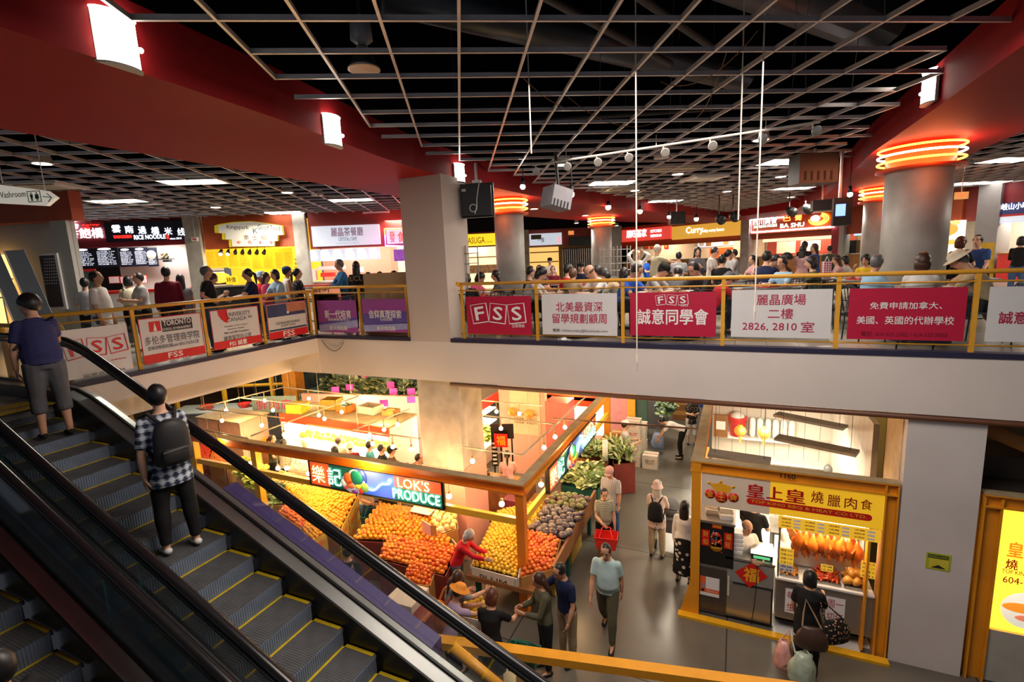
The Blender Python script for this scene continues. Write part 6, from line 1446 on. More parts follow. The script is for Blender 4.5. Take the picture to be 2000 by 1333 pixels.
MB().ball(q.hit(1592,427),(.22,.02,.16),NUMW,10,6,(W_.u,W_.n,W_.v)).build('neon_food',t)
p = q.hit(1550,432);lamp('neon sign glow','POINT',(p.x-.4,p.y-.9,p.z),12,(1,.12,.04),.3)
t = pan('bright strip of food photographs under the dark neon sign','menu','menu_board',W_.off(-.5),(1490,451,1626,470),glow('photo menu',(.9,.75,.5),.7),.1,0)
for i,(x,c) in enumerate(((1500,(.8,.3,.05)),(1521,(.85,.7,.4)),(1539,(.8,.4,.1)),(1556,(.85,.55,.15)),(1574,(.8,.4,.1)),(1592,(.8,.5,.2)),(1611,(.7,.3,.08)))):MB().ball(W_.off(-.49).hit(x,463-(x-1490)*.075),(.22,.01,.11),glow('dish photo %d' % i,c,.8),10,6,(W_.u,W_.n,W_.v)).build('dish_photo',t)
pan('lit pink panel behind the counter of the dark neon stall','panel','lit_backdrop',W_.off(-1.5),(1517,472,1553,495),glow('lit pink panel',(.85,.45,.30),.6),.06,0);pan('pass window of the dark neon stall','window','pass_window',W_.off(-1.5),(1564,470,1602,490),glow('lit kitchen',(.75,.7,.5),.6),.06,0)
lwall(1626,1640,HRED,-.6,.2,pl=W_,name='column_stall');lwall(1641,1650,GWALL,-.6,.25,pl=W_,name='column_stall');pan('small blue lit menu screen beside the big concrete column','screen','menu_screen',W_.off(-.6),(1668,444,1690,460),glow('blue screen',(.25,.45,.8),1.2),.06,0);pan('tall black fridge in the stall beside the big concrete column','refrigerator','refrigerator',W_.off(-.8),(1650,470,1672,508),BLK,.5,0)
for lab,a,b in (('red sign stall',1212,1312),('curry stall',1318,1450),('dark neon stall',1470,1626),('corner stall',1650,1730)):t = thing('food_counter','service counter of the '+lab,'counter',W_.hit((a+b)/2,540));r = rect(W_,a,500,b,560);MB().pbox(W_,r[0],r[1],UF-W_.o.z+.012,UF-W_.o.z+1.05,-.9,-.3,CARD).build('body',t);MB().pbox(W_,r[0],r[1],UF-W_.o.z+1.05,UF-W_.o.z+1.1,-1.,-.25,INOX).build('top',t)
# ---------------- stalls at the right edge
E_ = EW;wallp('wall_edge_header',E_,(1835,380,1880,432),HORG,-.3,0,1.95+CZ-E_.o.z);wallp('wall_edge_header',E_,(1880,385,1912,432),HBRN,-.5,-.2,1.95+CZ-E_.o.z);lwall(1906,1950,mat('grey edge pillar',(.30,.28,.28),.6,var=.05),-.8,.2,pl=E_,name='column_edge');lwall(1826,2120,mat('pale edge wall',(.55,.50,.40),.6,var=.1),-2.2,-2.1,pl=E_);wallp('wall_edge_header',E_,(1950,380,2120,396),HRED,-.3,0,1.95+CZ-E_.o.z)
p = E_.hit(1990,450)-E_.n*.9;lamp('stall light','AREA',(p.x,p.y,CZ+1.2),90,(1,.9,.75),1.2)
t = pan('tall food picture board right of the big concrete column','poster','picture_board',E_.off(.1),(1828,432,1876,508),glow('food board',(1.,.80,.58),.9),.3,0)
for x,y,c,s in ((1845,449,(.9,.33,.05),.42),(1866,435,(.8,.55,.2),.15),(1838,472,(.85,.55,.6),.18),(1858,473,(.9,.45,.08),.16),(1842,487,(.8,.15,.05),.13),(1850,501,(.85,.35,.05),.2)):MB().ball(E_.off(.1).hit(x,y),(s,.01,s*.6),glow('dish %d' % x,c,.7),12,6,(E_.u,E_.n,E_.v)).build('dish_photo',t)
pan('glowing stall sign with blue edged white characters at the right edge','sign','shop_sign',E_.off(.1),(1954,394,2040,417),mat('sign navy back',(.02,.03,.12),.4,emit=.2,var=0),.2,0,[('岐山小吃',(1957,396,2010,409),NUMW,.02)]);pan('white lit menu strip below the glowing sign at the right edge','menu','menu_board',E_.off(.1),(1953,420,2040,434),LITB,.1,0,parts=[('red_band',(1953,417,2040,421),SRED,.02)])
pan('pink screen in the stall at the right edge','screen','menu_screen',E_.off(-.6),(1949,438,1966,467),glow('pink screen',(.85,.5,.8),1.2),.06,0)
t = thing('food_counter','red fronted counter of the stall at the right edge','counter',E_.hit(1990,520));r = rect(E_,1952,490,2110,540);MB().pbox(E_,r[0],r[1],UF-E_.o.z+.012,UF-E_.o.z+.95,-.5,.2,BKT).build('body',t);MB().pbox(E_,r[0],r[1],UF-E_.o.z+.95,UF-E_.o.z+1.0,-.55,.25,CARD).build('top',t)
q = Pl(atD(1928,520,12.5),10);t = thing('floor_sign','yellow folding floor sign board behind the standing staff member','floor sign',q.hit(1928,560));r = rect(q,1916,474,1945,545);MB().prism([q.pt(r[0],UF-q.o.z+.015,0),q.pt(r[1],UF-q.o.z+.015,0),q.pt(r[1]+.03,r[3],-.2),q.pt(r[0]+.03,r[3],-.2)],q.n*.03,mat('yellow floor board',(.85,.50,.02),.5)).build('board',t)
exit_sign('exit sign hanging right of the big concrete column',Pl(atD(1879,382,12.),15),(1867,375,1892,389),3.)
# ================================================================ CEILING FITTINGS
DL = glow('downlight lens',(1.,.95,.88),7);DLO = mat('downlight unlit',(.5,.42,.28),.4);TROF = glow('ceiling panel light',(1.,.95,.86),4.5);TRIM = mat('light trim',(.6,.57,.5),.4)
PLEN = mat('dark duct metal',(.035,.045,.06),.4,.6,var=.3,scale=2)
proto = None
def downlight(i,x,y,lab,on=True,r=.13,z=None):
 z = z or ZG+.01;p = atZ(x,y,z);t = thing('downlight',lab,'downlight',p)
 MB().lathe((p.x,p.y,z),[(r,-.01),(r*1.15,-.012),(r*1.15,.01),(r*.9,.12),(r*.9,.16)],TRIM,16).build('trim',t)
 MB().lathe((p.x,p.y,z-.012),[(r*.95,0),(r*.95,.004)],DL if on else DLO,16).build('lens',t)
 return p
names = [(82,319,'round downlight above the washroom sign',1),(561,376,'round downlight over the yellow stall sign',1),(421,405,'small round downlight above the black noodle sign',1),(657,420,'round downlight left of the glowing white sign',1),(475,390,'unlit round downlight in the left ceiling',0),(1097,322,'round downlight under the track light bar',1),(1292,308,'unlit round downlight near the middle of the track light bar',0),(1324,340,'round downlight in the middle of the court ceiling',1),(1486,273,'round downlight behind the track light heads',1),(1525,345,'round downlight left of the black hanging box',1),(1420,374,'small greenish downlight far over the court',1),(1240,372,'small downlight far over the red stall sign',1),(1545,385,'small downlight far over the dark neon sign',1),(620,381,'round sensor plate in the left ceiling',0)]
for i,(x,y,l,on) in enumerate(names):downlight(i,x,y,l,on)
for i,(x,y,l) in enumerate(((884,379,'soffit downlight touching the white pillar'),(1043,408,'soffit downlight right of the nearest left neon column'),(1143,421,'soffit downlight left of the far neon column'),(1126,436,'small soffit downlight beside the far neon column'),(1253,433,'small soffit downlight over the red stall sign'),(1204,441,'tiny soffit downlight left of the red stall sign'))):downlight(i,x,y,l,True,.12,ZB0-.002 if i < 3 else ZG+.01)
def troffer(x,y,lab,on=True,w=1.15,d=.55):
 p = atZ(x,y,ZG+.03);e,g = Vector((*dA,0)),Vector((*dB,0));t = thing('panel_light',lab,'ceiling light',p)
 MB().box(p,(w*.5,d*2,.02),TROF if on else mat('ceiling tile',(.45,.38,.25),.7),(e,g,Vector((0,0,1)))).build('diffuser',t);MB().box(p+Vector((0,0,.05)),(w*.52,d*2.05,.08),TRIM,(e,g,Vector((0,0,1)))).build('housing',t)
 return p
for x,y,l in ((370,354,'largest ceiling panel light under the left bulkhead'),(240,393,'ceiling panel light above the noodle logo'),(556,416,'ceiling panel light right of the stepped cream sign'),(686,391,'ceiling panel light beside the white pillar'),(770,437,'ceiling panel light over the neon framed sign'),(1195,358,'ceiling panel light right of the hanging projector unit'),(1532,317,'ceiling panel light left of the black hanging box'),(1556,367,'ceiling panel light far over the dark neon stall'),(1300,393,'ceiling panel light far over the yellow stall sign'),(1868,360,'ceiling panel light right of the big concrete column'),(1965,313,'ceiling panel light at the right edge'),(1932,357,'small ceiling panel light over the stalls at the right edge')):troffer(x,y,l)
for x,y,l in ((1310,332,'tan ceiling tile over the middle of the court'),(1205,371,'tan ceiling tile beside the panel light')):troffer(x,y,l,False)
for x,y,l in ((95,363,'ceiling air conditioner cassette behind the washroom sign'),(738,417,'ceiling air conditioner cassette left of the white pillar'),(1375,348,'ceiling air conditioner cassette in the middle of the court')):
 p = atZ(x,y,ZG-.02);e,g = Vector((*dA,0)),Vector((*dB,0));t = thing('air_conditioner',l,'air conditioner',p);MB().box(p,(.9,.9,.06),WPL,(e,g,Vector((0,0,1)))).build('panel',t)
 for s in (-1,1):MB().box(p+e*(s*.36)-Vector((0,0,.032)),(.06,.7,.01),BLK,(e,g,Vector((0,0,1)))).build('slot',t)
 MB().box(p-Vector((0,0,.034)),(.45,.45,.01),TRIM,(e,g,Vector((0,0,1)))).build('grille',t)
for x,y,e in ((-10.5,7,130),(-14,11.5,170),(-11,15,170),(-7,21,170),(-2,14,210),(2.5,20,240),(-2,24,210),(7,12,150),(9,17,170),(-1,10.2,110)):lamp('ceiling light','AREA',(x,y,ZB0-.03 if inside((x,y),RIN) is False else ZG-.1),e*.55,(1,.90,.76),1.2)
p = atZ(711,136,ZG+.25);t = thing('can_light','large unlit can light with a flared reflector hanging above the grid','light fitting',p);MB().lathe(p,[(.16,0),(.17,.01),(.15,.05),(.12,.1),(.10,.18),(.05,.24)],mat('chrome reflector',(.45,.45,.45),.25,.9),20).build('reflector',t);MB().lathe(p+Vector((0,0,.24)),[(.04,0),(.12,.06),(.11,.22),(.05,.3)],mat('frosted lamp',(.2,.22,.24),.4),14).build('bulb',t);MB().tube([p+Vector((0,0,.5)),p+Vector((0,0,2.5))],.02,PRK,5).build('hanger',t);MB().lathe(p-Vector((0,0,.004)),[(.155,0),(.175,0),(.175,.012),(.155,.012)],mat('warm ring',(.7,.5,.35),.4),20).build('rim',t)
for a,b,r,l in (((-2.6,3.2,9.3),(1.8,9.5,9.3),.42,'large dark metal duct crossing above the middle of the grid'),((-4.4,6,9.7),(0,12,9.6),.3,'second dark duct above the grid'),((1.5,2.5,9.4),(3.0,7,9.3),.35,'dark duct above the right side of the grid')):
 tag(MB().tube([a,b],r,PLEN,18).build('air_duct',origin=a),l,'duct')
for k,(a,b) in enumerate((((-3.5,1.5,8.9),(-1.0,8.5,8.9)),((-2.9,1.2,8.95),(-.4,8.3,8.95)),((-.8,2.6,9.0),(3.0,6.6,9.0)),((-4.5,10,8.9),(2.4,12.5,8.9)))):tag(MB().tube([a,b],.05,mat('black iron pipe',(.012,.012,.013),.6),8).build('ceiling_pipe',origin=a),('left','second','right','far')[k]+' black pipe of the dark ceiling void','pipe')
HW = mat('hanger wire',(.10,.10,.10),.5);rnd = random.Random(9);n_ = 0
for i in range(26):
 g = G0+dA*(rnd.randint(-3,16)*GS)+dB*(rnd.randint(-3,8)*GS)
 if not near(g,RIN,.2) or g.y < 1:continue
 n_ += 1;o = MB().tube([(g.x,g.y,ZG+.04),(g.x+rnd.uniform(-.05,.05),g.y,ZG+.6),(g.x+rnd.uniform(-.1,.1),g.y+.05,11.0)],.004,HW,4).build('hanger_wire',origin=(g.x,g.y,ZG));tag(o,'thin wire holding the open ceiling grid','wire','hanger wires of the ceiling grid')
for k,(a,b,d,l) in enumerate((((1020,150),(1150,215),.12,'loose brown cable drooping through the grid near the middle'),((1110,190),(1290,235),.2,'loose brown cable drooping in the middle of the grid'),((1290,160),(1480,60),.2,'loose brown cable drooping at the top right of the grid'),((1360,230),(1420,100),.12,'short loose cable in the right part of the grid'))):sag('cable',l,atZ(*a,ZG+.1),atZ(*b,ZG+.1),d,.005,mat('brown cable',(.16,.08,.03),.6))
ta,tb = atZ(1040,323,ZG-.18),atZ(1602,238,ZG-.18);t = thing('track_light','long white track light bar with round glass lamp heads','track light',ta);MB().tube([ta,tb],.018,TRIM,6).build('track',t);GLB = mat('lamp head glass',(.55,.52,.46),.15,.5)
for x in (1048,1125,1195,1262,1335,1423,1508,1591):
 p = ta.lerp(tb,(x-1040)/562);MB().tube([p,p-Vector((0,0,.07))],.012,TRIM,6).build('stem',t);MB().lathe(p-Vector((0,0,.12))-CF*.05,[(.02,0),(.055,.02),(.07,.05),(.07,.06),(.06,.062)],GLB,14,(-CF.x,-CF.y,-.3)).build('lamp_head',t)
for f in (.15,.5,.85):p = ta.lerp(tb,f);MB().tube([p,(p.x,p.y,ZG)],.006,TRIM,5).build('hanger',t)
CORDM = mat('white pull cord',(.62,.58,.5),.5)
def cord(lab,p,ztop,tail=True):
 t = thing('hanging_rope',lab,'cord',p);MB().tube([p,(p.x,p.y,ztop)],.007,CORDM,6).build('cord',t)
 if tail:MB().tube([p-Vector((0,0,.12)),p-Vector((0,0,.02)),p+Vector((0,0,.05))],[.006,.014,.01],CORDM,6).build('toggle',t)
cord('white cord hanging down in front of the crimson five character banner',atY(1244,705,5.2),10.9);cord('white cord hanging down in front of the unit number banner',atY(1474,605,5.6),10.9);cord('thin white cord ending above the yellow stall sign',atY(1442,430,5.8),10.9,False);cord('thin white cord right of the projector unit',atY(1038,300,5.0),10.5,False)
TVB = mat('black plastic housing',(.012,.012,.012),.4,var=.1)
D_ = 9.6;q = Pl(atD(931,392,D_),18);t = thing('television','back of a black hanging television with coiled white cable, right of the white pillar','television',q.o);r = rect(q,899,358,964,425)
MB().pbox(q,r[0],r[1],r[2],r[3],-.12,0,TVB).build('frame',t);MB().pbox(q,r[0]+.06,r[1]-.03,r[2]+.03,r[3]-.06,0,.12,TVB).build('back_housing',t);MB().pbox(q,r[0]+.06,r[0]+.14,r[3]-.16,r[3]-.11,.12,.125,TRIM).build('plate',t)
pts = [q.pt(*q.ab(938,360),.14),q.pt(*q.ab(934,390),.16)]+[q.pt(q.ab(927,408)[0]+.07*math.cos(w),q.ab(927,408)[1]+.07*math.sin(w),.14) for w in [k*.6 for k in range(12)]]+[q.pt(*q.ab(930,420),.14)];MB().tube(pts,.008,WPL,6).build('cable',t);p = q.pt((r[0]+r[1])/2,r[3],-.06);MB().tube([p,(p.x,p.y,ZG)],.03,INOX,6).build('mount',t);MB().pbox(q,r[0]+.25,r[0]+.42,r[3]+.01,r[3]+.06,-.1,0,WPL).build('splitter',t)
q = Pl(atD(1087,388,9.0),50);t = thing('projector_unit','grey slotted projector unit hanging at a tilt beyond the television','projector',q.o);c = q.o;u,n,z = q.u,q.n,Vector((0,0,1));a = R(14);z2 = z*math.cos(a)+u*math.sin(a);u2 = u*math.cos(a)-z*math.sin(a)
MB().box(c,(.4,.42,.36),mat('grey projector shell',(.34,.34,.37),.45),(u2,n,z2)).build('body',t);MB().box(c+u2*.205,(.02,.38,.32),TVB,(u2,n,z2)).build('front',t)
for k in range(5):MB().box(c-z2*.13+u2*(-.15+k*.07)+n*.212,(.025,.01,.14),TVB,(u2,n,z2)).build('slot',t)
MB().tube([c+z2*.18,(c.x,c.y,ZG)],.03,TVB,6).build('mount',t)
q = Pl(atD(1600,325,9.5),28);t = thing('ceiling_heater','wide black hanging box with vents left of the right bulkhead','hanging unit',q.o);r = rect(q,1562,298,1638,357);MB().pbox(q,*r,-.35,0,TVB).build('body',t)
for k in range(5):MB().pbox(q,r[0]+.1+k*.13,r[0]+.14+k*.13,r[2]+.05,r[2]+.22,0,.006,mat('vent black',(.003,.003,.003),.6)).build('vent',t)
p = q.pt((r[0]+r[1])/2,r[3],-.15);MB().tube([p,(p.x,p.y,ZG)],.03,INOX,6).build('mount',t)
q = Pl(atD(1648,412,10.),10);t = thing('television','old tube television with a lit blue screen hanging by the right bulkhead','television',q.o);r = rect(q,1628,386,1664,440);MB().pbox(q,*r,-.1,0,TVB).build('bezel',t);MB().prism([q.pt(r[0],r[2],-.1),q.pt(r[1],r[2],-.1),q.pt(r[1],r[3],-.1),q.pt(r[0],r[3],-.1)],-q.n*.45+q.u*.15,TVB).build('housing',t);MB().pbox(q,*rect(q,1632,399,1651,422),0,.012,glow('crt blue',(.12,.22,1.),2.2)).build('screen',t);p = q.pt((r[0]+r[1])/2,r[3],-.2);MB().tube([p,(p.x,p.y,ZG)],.03,INOX,6).build('mount',t)
q = Pl(atD(1330,428,17.),20);t = thing('loudspeaker','black loudspeaker hanging beside a bright lamp over the red stall sign','loudspeaker',q.o);r = rect(q,1310,413,1339,438);MB().pbox(q,*r,-.4,0,TVB).build('cabinet',t);p = q.pt((r[0]+r[1])/2,r[3],-.2);MB().tube([p,(p.x,p.y,ZG)],.02,INOX,6).build('mount',t)
for x,y,l in ((1404,426,'left of the two black stage lamps over the yellow stall sign'),(1431,421,'right of the two black stage lamps over the yellow stall sign'),(1541,411,'left black stage lamp over the dark neon sign'),(1573,406,'right black stage lamp over the dark neon sign')):p = atD(x,y,17.);t = thing('stage_lamp',l,'stage lamp',p);MB().cyl(p,p+Vector((.1,-.25,-.1)),.13,TVB,12,.16).build('head',t);MB().tube([p+Vector((0,0,.1)),(p.x,p.y,ZG)],.02,TVB,5).build('mount',t)
q = Pl(atD(1606,402,13.),5);t = thing('loudspeaker','long black loudspeaker left of the tube television','loudspeaker',q.o);r = rect(q,1588,390,1628,411);MB().pbox(q,*r,-.3,0,TVB).build('cabinet',t);p = q.pt((r[0]+r[1])/2,r[3],-.15);MB().tube([p,(p.x,p.y,ZG)],.02,INOX,6).build('mount',t)
SPG = glow('spot glare',(1.,.97,.92),40);SPW = glow('warm spot glare',(1.,.72,.35),22)
for x,y,d,m,l in ((1021,365,10.5,SPG,'glaring white spot lamp on the bulkhead right of the television'),(1116,380,9.2,SPG,'glaring white spot lamp behind the projector unit'),(1188,405,16,SPW,'warm spot lamp above the far neon column'),(1250,413,18,SPW,'warm spot lamp right of the far neon column'),(1360,428,20,SPW,'warm bulb above the curry stall sign'),(1413,431,21,SPW,'warm bulb between the black stage lamps'),(1688,281,12,SPG,'bright wedge shaped lamp on the right bulkhead'),(1306,424,17.2,SPG,'glaring lamp left of the hanging loudspeaker'),(1660,380,11,SPG,'small glaring lamp above the tube television'),(1842,388,13,SPG,'small bright bulb right of the big concrete column')):
 p = atD(x,y,d);t = thing('spot_lamp',l,'spot lamp',p);s = .055 if m is SPG else .09;MB().ball(p,s,m,10,8).build('bulb',t);MB().cyl(p+Vector((.0,.0,.03)),p+Vector((0,.03,.18)),s*.9,TVB,10,s*.6).build('head',t);MB().tube([p+Vector((0,.03,.15)),(p.x,p.y+.03,max(ZG+.04,p.z+.3))],.01,TVB,5).build('mount',t)
# ================================================================ PEOPLE
TMP = bpy.data.scenes.new('fuse_scene')
def fuse(mb,voxel,name,smooth=4):
 me = mb.mesh('fuse_src');ob = bpy.data.objects.new('fuse_src',me);TMP.collection.objects.link(ob)
 r = ob.modifiers.new('r','REMESH');r.mode = 'VOXEL';r.voxel_size = voxel
 s = ob.modifiers.new('s','SMOOTH');s.factor = .5;s.iterations = smooth
 with bpy.context.temp_override(scene=TMP,view_layer=TMP.view_layers[0]):dg = bpy.context.evaluated_depsgraph_get()
 out = bpy.data.meshes.new_from_object(ob.evaluated_get(dg));out.name = name
 bpy.data.objects.remove(ob);bpy.data.meshes.remove(me)
 return out
def loft(mb,secs,m=None,seg=14):
 vs = [];fs = []
 for c,ax,ay,rx,ry in secs:
  for k in range(seg):
   w = 2*math.pi*k/seg;vs.append(c+ax*(rx*math.cos(w))+ay*(ry*math.sin(w)))
 n = len(secs)
 for i in range(n-1):
  for k in range(seg):l = (k+1) % seg;fs.append((i*seg+k,i*seg+l,(i+1)*seg+l,(i+1)*seg+k))
 fs += [tuple(range(seg))[::-1],tuple((n-1)*seg+k for k in range(seg))]
 return mb.add(vs,fs,m,True)
V = Vector
def joints(p):
 g = lambda k,d:p.get(k,d)
 ln = R(g('lean',2));t = V((0,math.sin(ln),math.cos(ln)));fw = V((0,math.cos(ln),-math.sin(ln)))
 fem = g('fem',0);sh = .15 if fem else .168;hip = .085
 pz = g('pz',.93);J = {'t':t,'fw':fw,'P':V((0,g('py',0),pz))}
 P = J['P'];J['N'] = P+t*.50
 hl = R(g('lean',2)*.7+g('nod',0));yw = R(g('turn',0))
 J['hd'] = V((0,math.sin(hl),math.cos(hl)));f0 = V((0,math.cos(hl),-math.sin(hl)));x0 = V((1,0,0))
 J['hf'] = f0*math.cos(yw)+x0*math.sin(yw);J['hx'] = x0*math.cos(yw)-f0*math.sin(yw)
 J['H'] = J['N']+J['t']*.03+J['hd']*.135+J['hf']*.015
 for s,k in ((-1,'L'),(1,'R')):
  a,ab,b,inw = g('arm'+k,g('arm',(3,6,10,0)))
  S = P+t*.425+V((s*sh,0,0));a,ab = R(a),R(ab)
  d = V((s*math.sin(ab),math.sin(a)*math.cos(ab),-math.cos(a)*math.cos(ab)));E = S+d*.29
  a2 = a+R(b);i = R(inw);d2 = V((-s*math.sin(i),math.sin(a2)*math.cos(i),-math.cos(a2)*math.cos(i)));W = E+d2*.245
  J['S'+k],J['E'+k],J['W'+k],J['hd'+k] = S,E,W,d2
  th,spl,sn = g('leg'+k,g('leg',(0,3,0)));th,spl,sn = R(th),R(spl),R(sn)
  hp = P+V((s*hip,0,-.03));d = V((s*math.sin(spl),math.sin(th)*math.cos(spl),-math.cos(th)*math.cos(spl)));K = hp+d*.42
  d2 = V((s*math.sin(spl)*.4,math.sin(sn),-math.cos(sn)));A = K+d2*.405
  J['hp'+k],J['K'+k],J['A'+k] = hp,K,A
 return J
def torso(mb,J,p,inf=0.,top=True,lo=-.1,m=None):
 t,fw,P = J['t'],J['fw'],J['P'];x = V((1,0,0));fem,b = p.get('fem',0),p.get('belly',0)
 T = [(-.11,.10,.085),(-.02,.165 if not fem else .172,.115),(.08,.15+b*.6,.108+b),(.15,.138+b*.7-.012*fem,.10+b),(.26,.15+b*.4-.01*fem,.108+b*.5),(.36,.165-.015*fem,.112+.01*fem),(.425,.155-.016*fem,.092),(.465,.115,.078),(.49,.075,.066)]
 if top:T += [(.51,.062,.06)]
 if lo > -.1:T = [(lo,.165,.115+b*.5)]+[q for q in T if q[0] > lo+.02]
 loft(mb,[(P+t*h+fw*(b*.35 if .0 < h < .3 else 0),x,fw,rx+inf,ry+inf) for h,rx,ry in T],m)
def limb(mb,pts,rs,m=None,seg=10):mb.tube(pts,rs,m,seg)
def arm(mb,J,k,inf=0.,f0=0.,f1=2.,m=None,sc=1.):
 S,E,W = J['S'+k],J['E'+k],J['W'+k];key = [(0,.045),(.5,.044),(1,.038),(1.3,.041),(1.65,.034),(2,.026)]
 at = lambda f:S.lerp(E,f) if f <= 1 else E.lerp(W,f-1)
 rad = lambda f:next(a[1]+(b[1]-a[1])*(f-a[0])/(b[0]-a[0]) for a,b in zip(key[:-1],key[1:]) if f <= b[0]+1e-6)
 fs = sorted({f0,f1,*[q[0] for q in key if f0 < q[0] < f1]});limb(mb,[at(f) for f in fs],[rad(f)*sc+inf for f in fs],m)
 if f0 == 0:mb.ball(S,.047*sc+inf*.8,m,10,8)
def leg(mb,J,k,inf=0.,f1=2.,m=None,sc=1.):
 h,K,A = J['hp'+k],J['K'+k],J['A'+k];key = [(0,.09),(.4,.082),(.75,.066),(1,.056),(1.3,.058),(1.7,.042),(2,.037)]
 at = lambda f:h.lerp(K,f) if f <= 1 else K.lerp(A,f-1)
 rad = lambda f:next(a[1]+(b[1]-a[1])*(f-a[0])/(b[0]-a[0]) for a,b in zip(key[:-1],key[1:]) if f <= b[0]+1e-6)
 fs = sorted({0,f1,*[q[0] for q in key if q[0] < f1]});limb(mb,[at(f) for f in fs],[rad(f)*sc+inf for f in fs],m)
def handgeo(mb,J,k,s,curl=.5):
 W,d = J['W'+k],J['hd'+k].normalized();side = V((s,0,0));side = (side-d*side.dot(d)).normalized();nn = d.cross(side)*s
 wdt = side.cross(d).normalized();inn = -side
 loft(mb,[(W+d*z,wdt,side,rw,rt) for z,rw,rt in ((-.01,.025,.02),(.02,.033,.017),(.06,.04,.015),(.09,.038,.013))],None,10)
 for j,(o,L,r) in enumerate(((.03,.07,.0085),(.01,.078,.009),(-.01,.072,.0085),(-.029,.056,.0075))):
  b = W+d*.085+wdt*o;c1 = d*math.cos(curl*.5)+inn*math.sin(curl*.5);c2 = d*math.cos(curl*1.5)+inn*math.sin(curl*1.5);c3 = d*math.cos(curl*2.2)+inn*math.sin(curl*2.2)
  p1 = b+c1*L*.45;p2 = p1+c2*L*.32;p3 = p2+c3*L*.25;mb.tube([b-d*.01,b,p1,p2,p3],[r*1.1,r*1.1,r,r*.95,r*.7],None,6)
 b = W+d*.025+wdt*.03;e = (d*.75+wdt*.6+inn*.35).normalized();q = b+e*.04;mb.tube([b-e*.01,b,q,q+(d*.85+wdt*.2+inn*.4)*.034],[.013,.013,.011,.008],None,6)
def headgeo(mb,J):
 H,u,f,x = J['H'],J['hd'],J['hf'],J['hx']
 S = [(-.118,.012,.028,.030,),(-.10,.034,.050,.024),(-.075,.052,.070,.012),(-.045,.062,.084,.004),(-.01,.068,.092,0),(.03,.073,.096,-.004),(.065,.07,.09,-.007),(.095,.054,.07,-.01),(.113,.028,.036,-.012)]
 loft(mb,[(H+u*h+f*o,x,f,rx,ry) for h,rx,ry,o in S],None,16)
 loft(mb,[(J['N']-J['t']*.05,x,f,.058,.056),(J['N']+J['t']*.04,x,f,.05,.05),(H-u*.06-f*.012,x,f,.05,.055)],None,12)
 mb.tube([H+u*.018+f*.088,H-u*.012+f*.105,H-u*.03+f*.112,H-u*.037+f*.098],[.008,.011,.0165,.012],None,7)
 for s in (-1,1):mb.ball(H+x*(s*.071)-u*.012-f*.008,(.011,.02,.032),None,8,6,(x,f,u));mb.ball(H+u*.03+x*(s*.03)+f*.08,(.022,.012,.007),None,8,5,(x,f,u))
 mb.ball(H-u*.062+f*.083,(.024,.012,.009),None,8,5,(x,f,u));mb.ball(H-u*.105+f*.062,(.022,.02,.016),None,8,5,(x,f,u))
_MC = {}
def cached(key,fn):
 if key not in _MC:_MC[key] = fn()
 return _MC[key]
def frz(p):return tuple(sorted(p.items()))
def addmesh(me,mb):
 """append loose builder geometry (fingers) to a fused mesh"""
 bm = bmesh.new();bm.from_mesh(me);t = mb.mesh('t');bm.from_mesh(t);bm.to_mesh(me);bm.free();bpy.data.meshes.remove(t);return me
def body_mesh(p,vox):
 def mk():
  J = joints(p);mb = MB();torso(mb,J,p,-.004)
  for s,k in ((-1,'L'),(1,'R')):
   arm(mb,J,k);leg(mb,J,k)
   A = J['A'+k];mb.tube([A+V((0,-.03,-.03)),A+V((0,.03,-.05)),A+V((0,.13,-.062))],[.034,.036,.024],None,8)
  headgeo(mb,J);me = fuse(mb,vox,'person',3 if vox < .013 else 2)
  fb = MB()
  for s,k in ((-1,'L'),(1,'R')):handgeo(fb,J,k,s,p.get('curl',.5))
  addmesh(me,fb);me.materials.clear();me.materials.append(None);me.polygons.foreach_set('use_smooth',[True]*len(me.polygons));me.polygons.foreach_set('material_index',[0]*len(me.polygons));return me
 return cached(('body',frz(p),vox),mk)
